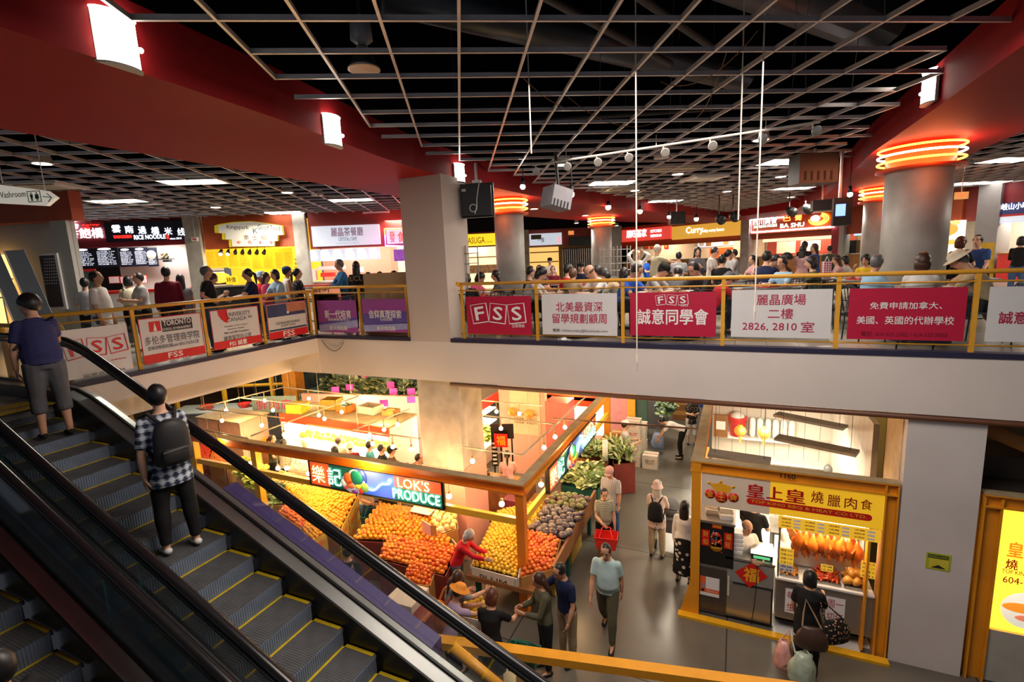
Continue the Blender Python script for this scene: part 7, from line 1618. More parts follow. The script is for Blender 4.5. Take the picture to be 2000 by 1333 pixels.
def garment(kind,p,vox):
 def mk():
  J = joints(p);mb = MB();fem = p.get('fem',0)
  if kind.startswith('top'):# top_short, top_long, top_tank, top_loose
   inf = .02 if 'loose' in kind else .012
   torso(mb,J,p,inf,False,-.1 if 'loose' in kind else -.06)
   for k in 'LR':
    if 'long' in kind:arm(mb,J,k,.012,0,1.93)
    elif 'tank' not in kind:arm(mb,J,k,.017,0,.72 if 'loose' not in kind else .85)
   if 'coat' in kind or 'loose' in kind:loft(mb,[(J['P']+J['t']*h,V((1,0,0)),J['fw'],rx,ry) for h,rx,ry in ((-.22 if 'loose' in kind else -.1,.195,.155),(-.05,.185,.14),(.1,.165,.13))],None)
   loft(mb,[(J['N']-J['t']*.045,V((1,0,0)),J['fw'],.085,.075),(J['N']-J['t']*.005,V((1,0,0)),J['fw'],.063,.066)],None)
  elif kind in ('trousers','shorts','capri'):
   f1 = {'trousers':1.96,'shorts':.8,'capri':1.45}[kind];t,x,fw,P = J['t'],V((1,0,0)),J['fw'],J['P']
   loft(mb,[(P+t*h,x,fw,rx,ry) for h,rx,ry in ((-.12,.12,.105),(-.02,.178,.128),(.06,.15,.11+p.get('belly',0)*.5))],None)
   for k in 'LR':leg(mb,J,k,.016 if kind != 'capri' else .024,f1)
  elif kind in ('skirt','dress','longskirt'):
   P,t,x,fw = J['P'],J['t'],V((1,0,0)),J['fw'];K = (J['KL']+J['KR'])/2;A = (J['AL']+J['AR'])/2;e = K if kind != 'longskirt' else K.lerp(A,.65)
   loft(mb,[(P+t*.08,x,fw,.15,.12),(P-t*.02,x,fw,.185,.135),(P.lerp(e,.5),x,fw,.20,.16),(e,x,fw,.22,.18)],None)
   if kind == 'dress':
    torso(mb,J,p,.012,False)
    for k in 'LR':arm(mb,J,k,.014,0,.5)
  me = fuse(mb,max(.014,vox*1.15),kind,7);me.materials.clear();me.materials.append(None);me.polygons.foreach_set('use_smooth',[True]*len(me.polygons));return me
 return cached((kind,frz(p),vox),mk)
def hairmesh(p,style,vox):
 def mk():
  J = joints(p);H,u,f,x = J['H'],J['hd'],J['hf'],J['hx'];mb = MB();fl = style
  b = bmesh.new();bmesh.ops.create_uvsphere(b,u_segments=20,v_segments=14,radius=1)
  rx,ry,rz = {'short':(.083,.102,.112),'bob':(.094,.107,.118),'long':(.088,.105,.116),'tail':(.082,.102,.112),'puff':(.125,.13,.135),'bald':(.079,.098,.07),'curl':(.104,.118,.13)}[style]
  for v in b.verts:
   q = v.co.copy();n = 1+(.03 if style in ('curl','puff') else .008)*math.sin(q.x*17+q.y*13)*math.cos(q.z*19+q.x*5);v.co = V((q.x*rx,q.y*ry-.017,q.z*rz+.012))*n
  pl = {'bald':(V((0,-.05,-.0)),V((0,.35,1)))}.get(style,(V((0,.08,.052)),V((0,-1.0,1) if style not in ('bob','long') else (0,-1.3,1))))
  g = bmesh.ops.bisect_plane(b,geom=b.verts[:]+b.edges[:]+b.faces[:],plane_co=pl[0],plane_no=(-pl[1]).normalized(),clear_outer=True)
  if style == 'bald':bmesh.ops.bisect_plane(b,geom=b.verts[:]+b.edges[:]+b.faces[:],plane_co=(0,0,.035),plane_no=(0,0,1),clear_outer=True);
  bmesh.ops.holes_fill(b,edges=b.edges,sides=0)
  t = bpy.data.meshes.new('t');b.to_mesh(t);b.free()
  vs = [H+x*v.co.x+f*v.co.y+u*v.co.z for v in t.vertices];fs = [tuple(q.vertices) for q in t.polygons];bpy.data.meshes.remove(t);mb.add(vs,fs,None,True)
  bk = lambda h,o,ra,rb:(H+u*h-f*o,x,f,ra,rb)
  if style == 'bob':loft(mb,[bk(.03,.045,.09,.07),bk(-.05,.045,.095,.068),bk(-.105,.04,.09,.06),bk(-.13,.035,.07,.04)],None)
  if style == 'long':loft(mb,[bk(.03,.05,.085,.06),bk(-.06,.055,.088,.055),bk(-.16,.07,.09,.045),bk(-.27,.085,.08,.035),bk(-.33,.085,.05,.02)],None)
  if style == 'tail':mb.tube([H+u*.02-f*.11,H-u*.03-f*.15,H-u*.13-f*.15,H-u*.25-f*.14],[.02,.032,.03,.01],None,8)
  me = mb.mesh('hair');me.materials.clear();me.materials.append(None);return me
 return cached(('hair',style,frz(p)),mk)
def capmesh(p,kind):
 def mk():
  J = joints(p);H,u,f,x = J['H'],J['hd'],J['hf'],J['hx'];mb = MB()
  c = H+u*.035-f*.012
  if kind == 'cap':
   loft(mb,[(c-u*.005,x,f,.09,.109),(c+u*.04,x,f,.09,.106),(c+u*.075,x,f,.07,.082),(c+u*.092,x,f,.03,.034)],None,16);loft(mb,[(c+f*.09+u*.0,x,u,.07,.009),(c+f*.14-u*.005,x,u,.065,.007),(c+f*.17-u*.014,x,u,.03,.005)],None,12)
  else:
   w = .165 if kind == 'brim' else .125;d = -.005 if kind == 'brim' else -.05
   loft(mb,[(c+u*d,x,f,w,w*1.08),(c+u*(d+.01),x,f,w*.97,w*1.05),(c+u*.005,x,f,.094,.112),(c+u*.06,x,f,.088,.102),(c+u*.092,x,f,.06,.07),(c+u*.1,x,f,.02,.02)],None,18)
  me = mb.mesh('cap');me.materials.clear();me.materials.append(None);return me
 return cached(('cap',kind,frz(p)),mk)
def shoemesh(p,k,low=False):
 def mk():
  J = joints(p);A = J['A'+k];mb = MB()
  loft(mb,[(A+V((0,y,z)),V((1,0,0)),V((0,0,1)),rx,rz) for y,z,rx,rz in ((-.065,-.045,.022,.025),(-.04,-.045,.036,.036 if not low else .03),(.0,-.05,.038,.036 if not low else .026),(.06,-.058,.043,.028),(.12,-.064,.043,.022),(.165,-.068,.028,.014))],None,12)
  me = mb.mesh('shoe');me.materials.clear();me.materials.append(None);return me
 return cached(('shoe',k,low,frz(p)),mk)
def facemesh(p,what):
 def mk():
  J = joints(p);H,u,f,x = J['H'],J['hd'],J['hf'],J['hx'];mb = MB();ax = (x,f,u)
  if what in 'LR':s = -1 if what == 'L' else 1;mb.ball(H+u*.014+x*(s*.031)+f*.0835,(.014,.006,.0065),None,8,6,ax)
  elif what in ('bL','bR'):s = -1 if what == 'bL' else 1;mb.ball(H+u*.038+x*(s*.032)+f*.087,(.02,.006,.004),None,8,5,ax)
  elif what == 'mouth':mb.ball(H-u*.062+f*.092,(.021,.006,.005),None,8,5,ax)
  elif what == 'glasses':
   for s in (-1,1):mb.tube([H+u*(.013+.016*math.sin(w))+x*(s*.031+.019*math.cos(w))+f*.1 for w in [k*math.pi/5 for k in range(10)]],.0022,None,5,close=True);mb.tube([H+u*.015+x*(s*.05)+f*.1,H+u*.012+x*(s*.075)+f*.0],.002,None,5)
   mb.tube([H+u*.015-x*.012+f*.102,H+u*.015+x*.012+f*.102],.002,None,5)
  me = mb.mesh('face');me.materials.clear();me.materials.append(None);return me
 return cached(('face',what,frz(p)),mk)
SKIN = [mat('skin light',(.62,.36,.24),.5,var=.06),mat('skin tan',(.50,.26,.15),.5,var=.06),mat('skin warm',(.56,.30,.19),.5,var=.06)]
HAIR = {k:mat('hair '+k,c,.45,var=.3,scale=30) for k,c in dict(black=(.008,.007,.007),brown=(.05,.02,.01),auburn=(.10,.025,.01),grey=(.12,.12,.12),white=(.50,.46,.40),lbrown=(.12,.06,.03)).items()}
EYEM = mat('eye dark',(.01,.008,.008),.2,var=0);LIPM = mat('lip tone',(.40,.13,.10),.5,var=0)
def cloth(name,c,bump=.25):return mat('cloth '+name,c,.8,var=.14,scale=9,bump=bump,spec=.2)
def pattern(name,kind,c1,c2,s=20.):
 n = 'cloth '+name
 if n in _M:return _M[n]
 mt = mat(n,c1,.8,var=0,spec=.2);nt = mt.node_tree;b = nt.nodes['Principled BSDF'];tc = nt.nodes.new('ShaderNodeTexCoord');rp = nt.nodes.new('ShaderNodeValToRGB');rp.color_ramp.interpolation = 'CONSTANT'
 rp.color_ramp.elements[0].color = (*c1,1);rp.color_ramp.elements[1].color = (*c2,1);rp.color_ramp.elements[1].position = .6
 if kind in ('stripe','vstripe'):
  w = nt.nodes.new('ShaderNodeTexWave');w.bands_direction = 'Z' if kind == 'stripe' else 'X';w.inputs['Scale'].default_value = s;nt.links.new(tc.outputs['Object'],w.inputs['Vector']);nt.links.new(w.outputs['Fac'],rp.inputs[0])
 elif kind == 'plaid':
  ms = []
  for dr,k in (('X',1.),('Z',1.),('Z',3.1)):
   w = nt.nodes.new('ShaderNodeTexWave');w.bands_direction = dr;w.inputs['Scale'].default_value = s*k;nt.links.new(tc.outputs['Object'],w.inputs['Vector']);ms.append(w)
  a = nt.nodes.new('ShaderNodeMath');a.operation = 'ADD';a2 = nt.nodes.new('ShaderNodeMath');a2.operation = 'MULTIPLY_ADD';a2.inputs[1].default_value = .35
  nt.links.new(ms[0].outputs['Fac'],a.inputs[0]);nt.links.new(ms[1].outputs['Fac'],a.inputs[1]);nt.links.new(ms[2].outputs['Fac'],a2.inputs[0]);nt.links.new(a.outputs[0],a2.inputs[2])
  d = nt.nodes.new('ShaderNodeMath');d.operation = 'MULTIPLY';d.inputs[1].default_value = .42;nt.links.new(a2.outputs[0],d.inputs[0]);rp.color_ramp.interpolation = 'LINEAR';rp.color_ramp.elements[0].position = .3;rp.color_ramp.elements[1].position = .75;nt.links.new(d.outputs[0],rp.inputs[0])
 else:
  v = nt.nodes.new('ShaderNodeTexVoronoi');v.inputs['Scale'].default_value = s;nt.links.new(tc.outputs['Object'],v.inputs['Vector']);rp.color_ramp.elements[0].color = (*c2,1);rp.color_ramp.elements[1].color = (*c1,1);rp.color_ramp.elements[1].position = .3;nt.links.new(v.outputs['Distance'],rp.inputs[0])
 nt.links.new(rp.outputs[0],b.inputs['Base Color']);return mt
def mo(name,me,parent,m):
 o = bpy.data.objects.new(name,me);COL.objects.link(o)
 if parent is not None:o.parent = parent
 o.material_slots[0].link = 'OBJECT';o.material_slots[0].material = m;return o
POSE = dict(
 stand={},hold=dict(arm=(25,8,75,25)),rail=dict(arm=(35,10,45,10),lean=8),back=dict(arm=(0,8,6,0)),phone=dict(arm=(15,6,110,25),nod=25),
 walk=dict(legL=(22,2,8),legR=(-12,2,-35),armL=(-14,8,8,0),armR=(16,8,18,0),lean=4,nod=14),walkb=dict(legR=(20,2,8),legL=(-10,2,-30),armR=(-12,8,8,0),armL=(14,8,18,0),lean=4),
 hip=dict(armR=(-15,35,70,40)),reach=dict(lean=28,armR=(62,6,20,0),armL=(45,8,30,5),nod=18),reachout=dict(armR=(70,12,8,0),lean=6),bend=dict(lean=72,arm=(35,5,-5,0),leg=(12,4,-6),nod=5),
 armsup=dict(arm=(150,30,95,30)),basket=dict(armL=(10,10,12,0),armR=(18,8,55,25),nod=18),
 sit=dict(pz=.56,leg=(84,6,4),arm=(38,8,62,18),lean=10),sitlean=dict(pz=.56,leg=(84,6,4),arm=(45,10,52,22),lean=30,nod=16),situp=dict(pz=.56,leg=(84,6,4),arm=(14,8,60,20),lean=2),sitchin=dict(pz=.56,leg=(84,6,4),armR=(52,6,95,15),armL=(40,8,55,20),lean=16,nod=10),leanside=dict(lean=18,armL=(20,8,30,0),armR=(40,10,50,10)))
def person(label,loc,rz,pose='stand',h=1.68,top=('top_short',None),low=('trousers',None),hair=('short','black'),cap=None,skin=0,shoes=None,face=True,vox=.02,glasses=False,low_shoe=False,**kw):
 p = dict(POSE[pose]);p.update(kw)
 o = mo('person',body_mesh(p,vox),None,SKIN[skin]);tag(o,label,'person');base = o.data
 J = joints(p);zmin = min(J['AL'].z,J['AR'].z)-.085;sc = h/1.72 if h else 1
 o.scale = (sc,)*3;o.location = (loc[0],loc[1],loc[2]-zmin*sc+.002);o.rotation_euler = (0,0,rz)
 if top:mo({'top_tank':'tank_top'}.get(top[0],'shirt'),garment(top[0],p,vox),o,top[1])
 if low:mo({'longskirt':'skirt'}.get(low[0],low[0]),garment(low[0],p,vox),o,low[1])
 if hair:mo('hair',hairmesh(p,hair[0],vox),o,HAIR[hair[1]])
 if cap:mo('hat',capmesh(p,cap[0]),o,cap[1])
 for k in 'LR':mo('shoe',shoemesh(p,k,low_shoe),o,shoes or SHOE)
 if face:
  for k in 'LR':mo('eye',facemesh(p,k),o,EYEM);mo('eyebrow',facemesh(p,'b'+k),o,HAIR[hair[1]] if hair and hair[1] != 'white' else HAIR['grey'])
  mo('mouth',facemesh(p,'mouth'),o,LIPM)
 if glasses:mo('glasses',facemesh(p,'glasses'),o,EYEM)
 return o
SHOE = cloth('dark shoe',(.02,.018,.016),0);WSHOE = mat('white shoe',(.7,.68,.66),.5);TSHOE = cloth('tan shoe',(.25,.14,.07),0)
C = {k:cloth(k,c) for k,c in dict(white=(.72,.70,.66),cream=(.62,.56,.42),offwhite=(.60,.60,.58),grey=(.30,.31,.32),lgrey=(.45,.46,.47),dgrey=(.10,.10,.11),black=(.012,.012,.013),navy=(.012,.018,.06),blue=(.02,.10,.50),lblue=(.28,.48,.66),sky=(.35,.50,.65),dblue=(.03,.07,.22),maroon=(.16,.01,.025),red=(.50,.012,.02),pink=(.75,.10,.22),rose=(.62,.36,.36),beige=(.42,.38,.26),khaki=(.30,.23,.14),tan=(.45,.34,.20),olive=(.09,.085,.05),brown=(.10,.06,.035),lilac=(.35,.27,.40),teal=(.05,.25,.28),yellow=(.75,.55,.04),denim=(.06,.12,.26),mint=(.42,.58,.58),orange=(.75,.28,.04),camo=(.06,.08,.05)).items()}
FLORAL = pattern('dark floral','dot',(.02,.02,.022),(.35,.28,.25),22);GSPECK = pattern('grey speckle','dot',(.22,.24,.28),(.5,.5,.52),30);STRG = pattern('olive stripe','stripe',(.50,.50,.36),(.16,.17,.12),9);PLAIDG = pattern('grey check','vstripe',(.34,.32,.32),(.6,.58,.56),9);PLAIDB = pattern('blue plaid','plaid',(.02,.03,.055),(.52,.58,.66),4.2);DOTSK = pattern('black dotted skirt','dot',(.012,.012,.013),(.6,.55,.5),9);PATW = pattern('floral scarf','dot',(.60,.45,.40),(.15,.25,.35),12);NAVS = pattern('navy fine stripe','stripe',(.016,.018,.075),(.06,.06,.16),16)
def facing(loc,phi):
 c = V((-loc[0],-loc[1],0)).normalized();r = V((-c.y,c.x,0));d = c*math.cos(R(phi))+r*math.sin(R(phi));return math.atan2(d.y,d.x)-math.pi/2
def headtop(pose,**kw):
 p = dict(POSE[pose]);p.update(kw);J = joints(p);return (J['H']+J['hd']*.12).z-(min(J['AL'].z,J['AR'].z)-.085),(J['H']+J['hd']*.1)
KEYS_POSE = ('fem','belly','lean','nod','turn','curl','arm','armL','armR','leg','legL','legR','pz')
def place(label,px,py,D,phi,pose='stand',base=UF+.012,hmin=1.5,hmax=1.8,h=None,**kw):
 """head top at pixel (px,py), D metres away (upper floor) - or, with D None, h given and the floor below"""
 pk = {k:kw[k] for k in KEYS_POSE if k in kw}
 ht,hv = headtop(pose,**pk)
 if D is None:
  q = atZ(px,py,base+ht*h/1.72);sc = h/1.72
 else:
  q = atD(px,py,D);sc = max(hmin,min(hmax,(q.z-base)/ht*1.72))/1.72;h = sc*1.72
 rz = facing(q,phi);off = Matrix.Rotation(rz,3,'Z') @ (hv*sc);loc = (q.x-off.x,q.y-off.y,base)
 return person(label,loc,rz,pose,h,**kw)
# ---------------- chairs and tables of the food court
CHM = mat('black chair metal',(.015,.015,.016),.4,.3);CHS_ = mat('grey chair seat',(.10,.10,.11),.5)
def mkchair():
 t = thing('chair','black metal food court chair','chair',(0,0,0));MB().bx((-.2,-.2,.44),(.2,.2,.465),CHS_).build('seat',t)
 pts = [(-.19,-.2,.46),(-.2,-.26,.8),(-.12,-.28,.86),(.12,-.28,.86),(.2,-.26,.8),(.19,-.2,.46)];MB().tube(pts,.012,CHM,6).build('back_frame',t);mb = MB()
 for k in (-.1,-.03,.04,.11):mb.tube([(k,-.2,.46),(k,-.275,.85)],.006,CHM,5)
 mb.build('back_spindles',t)
 for x in (-.18,.18):
  for y in (-.18,.18):MB().tube([(x,y,.45),(x*1.1,y*1.1,0)],.011,CHM,6).build('leg',t)
 return t
CH0 = None;CHN = 0
def chair(x,y,z,rz,label):
 global CH0
 if CH0 is None:CH0 = mkchair();o = CH0;o['label'] = label
 else:o = dup(CH0,(0,0,0),None,label)
 o['group'] = 'chairs of the food court';o.location = (x,y,z);o.rotation_euler = (0,0,rz);return o
TBT = mat('speckled table top',(.16,.16,.16),.4,var=.4,scale=30)
def mktable():
 t = thing('dining_table','square dark food court table','table',(0,0,0));MB().bx((-.38,-.38,.72),(.38,.38,.75),TBT).build('top',t);MB().cyl((0,0,.03),(0,0,.72),.035,CHM,10).build('post',t);MB().cyl((0,0,0),(0,0,.03),.26,CHM,16).build('base',t);return t
TB0 = None
def table(x,y,z,rz,label):
 global TB0
 if TB0 is None:TB0 = mktable();o = TB0;o['label'] = label
 else:o = dup(TB0,(0,0,0),None,label)
 o['group'] = 'tables of the food court';o.location = (x,y,z);o.rotation_euler = (0,0,rz);return o
TRAYM = mat('red tray plastic',(.60,.04,.02),.4);BOWLM = mat('white bowl',(.75,.73,.70),.3)
tray0 = thing('serving_tray','red meal tray','tray',(0,0,0));MB().bx((-.2,-.14,0),(.2,.14,.012),TRAYM).bx((-.2,-.14,.012),(.2,-.13,.025),TRAYM).bx((-.2,.13,.012),(.2,.14,.025),TRAYM).bx((-.2,-.14,.012),(-.19,.14,.025),TRAYM).bx((.19,-.14,.012),(.2,.14,.025),TRAYM).build('base',tray0)
bowl0 = tag(MB().lathe((0,0,0),[(.04,0),(.05,.01),(.085,.06),(.08,.06),(.045,.02)],BOWLM,12).build('bowl'),'white bowl','bowl')
TU = [0,0]
def meal(x,y,z,rz,who):
 o = tray0 if TU[0] == 0 else dup(tray0,(0,0,0));TU[0] = 1;o['label'] = 'red meal tray in front of the '+who;o.location = (x,y,z);o.rotation_euler = (0,0,rz)
 o = bowl0 if TU[1] == 0 else dup(bowl0,(0,0,0));TU[1] = 1;o['label'] = 'white bowl on the tray of the '+who;o.location = (x,y,z+.013)
def shorten(w):
 if w.startswith('person in black T-shirt seen'):return 'diner in black seen from behind'
 q = w.replace('person in ','diner in ').split()[:9]
 while q[-1] in ('and','the','of','by','at','with','a','in','over','to','from','behind','beyond','left','right','first','for','down','looking','facing','seen','beside'):q.pop()
 return ' '.join(q)
def diner(who,px,py,D,phi,pose='sit',tbl=True,food=True,**kw):
 kw.setdefault('shoes',SHOE);o = place('person: '+who if False else who,px,py,D,phi,pose,hmin=1.45,hmax=1.85,**kw)
 rz = o.rotation_euler.z;f = V((-math.sin(rz),math.cos(rz),0));c = o.location;short = shorten(who);zf = UF+.012
 chair(c.x-f.x*.02,c.y-f.y*.02,zf,rz,'black metal chair under the '+short)
 if tbl:
  table(c.x+f.x*.62,c.y+f.y*.62,zf,rz,'square dark table in front of the '+short)
  if food:meal(c.x+f.x*.48,c.y+f.y*.48,zf+.752,rz,short)
 return o
G = dict(vox=.02)
# ---------------- left queue
place('person in loose white T-shirt looking right behind the hoop barrier',187,543,8.4,62,'stand',hmin=1.6,top=('top_loose',C['white']),low=('trousers',C['denim']),belly=.05,nod=-6,vox=.016,skin=1)
place('person in grey shirt half hidden behind the white T-shirt',165,552,9.6,170,'hold',top=('top_short',C['lgrey']),low=('trousers',C['black']),vox=.02)
bp = place('person in cream top wearing a small cream backpack',249,544,10.4,175,'hold',hmin=1.5,fem=1,top=('top_short',C['cream']),low=('trousers',C['black']),hair=('bob','black'),vox=.018)
place('person in pale grey shirt facing left beside the cream backpack',267,533,9.8,-70,'hold',top=('top_short',C['lgrey']),low=('trousers',C['black']),vox=.018,hair=('short','black'))
place('person in maroon long sleeved top seen from behind',322,521,9.6,178,'back',top=('top_long',C['maroon']),low=('trousers',C['black']),vox=.018)
place('person in speckled grey dress with long dark hair',351,536,9.9,172,'back',hmin=1.45,fem=1,top=None,low=('dress',GSPECK),hair=('long','black'),vox=.02)
place('person in black T-shirt and glasses with hand on hip, facing right',402,519,9.3,80,'hip',top=('top_short',C['black']),low=('trousers',C['denim']),hair=('short','grey'),glasses=True,vox=.018,skin=2,belly=.03)
place('younger person in black T-shirt looking down beside the television',419,537,9.6,95,'phone',top=('top_short',C['dgrey']),low=('trousers',C['black']),hmin=1.5,vox=.02)
place('person in navy T-shirt leaning on the railing and looking left',480,525,9.75,-85,'rail',fem=1,top=('top_short',C['navy']),low=('skirt',C['navy']),hair=('tail','black'),vox=.018)
place('person in denim bucket hat behind the navy T-shirt',507,531,10.9,-60,'stand',hmin=1.45,fem=1,top=('top_short',C['red']),low=('trousers',C['black']),hair=('bob','brown'),cap=('bucket',C['sky']),vox=.02)
place('person in pink top between the bucket hat and the pale blue blouse',519,534,10.6,70,'hold',hmin=1.45,fem=1,top=('top_long',C['pink']),low=('trousers',C['denim']),hair=('long','brown'),vox=.02)
place('person in pale blue blouse with black bob looking left',534,527,10.4,-55,'rail',hmin=1.5,fem=1,top=('top_loose',C['sky']),low=('trousers',C['denim']),hair=('bob','black'),vox=.018)
place('person in white tank top and dark cap facing right',560,521,11.0,100,'back',top=('top_tank',C['white']),low=('shorts',C['dgrey']),cap=('cap',C['dblue']),vox=.018,skin=1)
place('person in dark patterned blouse facing right by the second concrete pillar',581,529,10.8,88,'hold',hmin=1.5,fem=1,top=('top_loose',FLORAL),low=('trousers',C['black']),hair=('tail','black'),vox=.018)
place('grey haired person in blue jacket pushing a tray trolley',660,507,11.3,-75,'rail',top=('top_long',cloth('jacket blue',(.04,.18,.38))),low=('trousers',C['denim']),hair=('short','grey'),vox=.018)
lc = place('person in black vest with letters on the back and long black hair',695,513,11.0,172,'back',hmin=1.6,fem=1,top=('top_long',C['black']),low=('trousers',C['black']),hair=('long','black'),vox=.018)
b_ = Pl(lc.location+V((0,0,1.22))+V((math.sin(lc.rotation_euler.z),-math.cos(lc.rotation_euler.z),0))*.16,math.degrees(math.atan2(math.sin(lc.rotation_euler.z),math.cos(lc.rotation_euler.z))));mb = MB();put_text(mb,b_,'LCL',-.13,.13,-.05,.05,.01,mat('print gold',(.5,.38,.12),.5,var=0),.01);mb.build('lettering',lc,recalc=False)
for who,px,py,c,hr in (('person in white top seated first behind the tan partition',718,517,'white','short'),('person in dark top seated second behind the tan partition',741,519,'dgrey','short'),('person in black top seated third behind the tan partition',769,520,'black','bob')):diner(who,px,py,13.,10,'sitlean',tbl=False,top=('top_short',C[c]),low=('trousers',C['black']),hair=(hr,'black'))
# ---------------- diners and standing people of the court
for who,px,py,D,phi,pose,kw in (
 ('person in pink T-shirt eating left of the first neon column',943,534,10.8,60,'sitlean',dict(top=('top_short',C['pink']),fem=1,hair=('bob','black'))),
 ('person in black top at the left railing end by the white pillar',913,537,10.0,160,'sit',dict(top=('top_short',C['black']))),
 ('person in black jacket seated against the first neon column',966,528,11.0,-90,'sit',dict(top=('top_long',C['dgrey']),fem=1,hair=('long','black'))),
 ('person in black T-shirt facing right beyond the first neon column',1038,520,10.6,85,'sit',dict(top=('top_short',C['black']),glasses=True)),
 ('person in dark shirt and glasses facing the camera beyond the first neon column',1053,518,12.4,5,'sit',dict(top=('top_short',C['dgrey']),glasses=True)),
 ('person in pale grey T-shirt leaning right over the crimson tray',1064,524,9.5,78,'sitlean',dict(top=('top_short',C['lgrey']),fem=1,hair=('bob','black'))),
 ('person in plum top far behind the pale grey T-shirt',1079,520,14.5,0,'sit',dict(top=('top_short',C['maroon']))),
 ('person in red T-shirt seated with back turned',1111,515,10.2,120,'sit',dict(top=('top_short',C['red']))),
 ('person with light brown hair in khaki top beside the red T-shirt',1120,524,9.7,150,'sit',dict(top=('top_long',C['khaki']),hair=('short','lbrown'))),
 ('bald person in white T-shirt looking down at a phone',1146,521,9.2,-60,'sitlean',dict(top=('top_short',C['white']),hair=('bald','lbrown'),skin=2)),
 ('person in grey green top right of the bald diner',1163,519,9.8,-85,'sit',dict(top=('top_long',cloth('slate green',(.07,.09,.08))))),
 ('person in tan top leaning left with black hair',1172,527,9.4,-90,'sitlean',dict(top=('top_short',C['tan']),fem=1,hair=('bob','black'))),
 ('person in black cap far behind the bald diner',1135,513,13.5,0,'sit',dict(top=('top_short',C['navy']),cap=('cap',C['black']))),
 ('person in dark jacket seen from behind left of the bright blue shirt',1219,523,9.6,165,'sit',dict(top=('top_long',C['dgrey']),hair=('bob','black'),fem=1)),
 ('person in bright blue shirt eating at the railing',1250,518,8.7,55,'sitlean',dict(top=('top_short',C['blue']),skin=1)),
 ('person in grey T-shirt and black cap leaning right over a tray',1303,517,9.2,70,'sitlean',dict(top=('top_short',C['grey']),cap=('cap',C['black']),skin=2)),
 ('person in grey flat cap behind the black cap',1326,523,10.0,165,'sitlean',dict(top=('top_short',C['dgrey']),cap=('cap',C['grey']))),
 ('person in black jacket bending over a meal by the railing post',1350,515,8.5,-40,'sitlean',dict(top=('top_long',C['black']),skin=2)),
 ('person in black T-shirt seen from behind in the middle of the court',1411,497,11.5,165,'situp',dict(top=('top_short',C['black']))),
 ('person in red top reaching over food behind the unit number banner',1430,535,8.6,120,'sitlean',dict(top=('top_short',C['red']),cap=('bucket',C['dgrey']))),
 ('child in pink top under the dark neon sign',1469,499,13.5,-60,'sit',dict(top=('top_short',C['rose']),fem=1,hair=('tail','black'))),
 ('broad person in navy shirt seen from behind',1500,487,10.2,150,'sit',dict(top=('top_long',C['navy']),belly=.05)),
 ('person in dark T-shirt between the navy shirt and the pale blue T-shirt',1521,489,11.5,60,'sitlean',dict(top=('top_short',C['black']))),
 ('person in pale blue T-shirt looking left above the railing',1527,502,9.6,-45,'sit',dict(top=('top_short',C['lblue']),skin=1)),
 ('person with puffed black hair bending over the table',1543,478,12.5,60,'sitlean',dict(top=('top_short',C['brown']),hair=('puff','black'),fem=1)),
 ('person in dark green top with a bob looking left above the railing',1583,501,9.4,-85,'sit',dict(top=('top_short',C['camo']),fem=1,hair=('bob','black'))),
 ('person in dusty rose top facing left beside the printed shopping bag',1633,499,12.2,-80,'sit',dict(top=('top_long',C['rose']),fem=1,hair=('long','brown'))),
 ('person in white top right of the dusty rose top',1649,500,12.6,-90,'sit',dict(top=('top_short',C['white']),fem=1,hair=('bob','black'))),
 ('person in yellow top with chin on hand by the column',1690,498,10.6,-20,'sitchin',dict(top=('top_short',C['yellow']),fem=1,hair=('bob','black'))),
 ('grey haired person in light blue shirt turned to the right at the railing',1716,497,7.5,125,'sit',dict(top=('top_loose',C['lblue']),hair=('short','grey'),skin=1,turn=-30)),
 ('person in pale plaid shirt with brown hair seen from behind at the railing',1804,494,6.9,178,'sit',dict(top=('top_loose',C['offwhite']),fem=1,hair=('bob','brown'))),
 ('person in white top half hidden right of the pale plaid shirt',1832,503,9.6,100,'sit',dict(top=('top_short',C['white']),fem=1,hair=('short','black'))),
 ('person in khaki bucket hat and tan shirt leaning left at the railing',1862,495,7.1,-80,'sitlean',dict(top=('top_loose',C['tan']),cap=('brim',C['cream']),hair=('short','grey'))),
):diner(who,px,py,D,phi,pose,low=('trousers',C['black']),vox=.018,**kw)
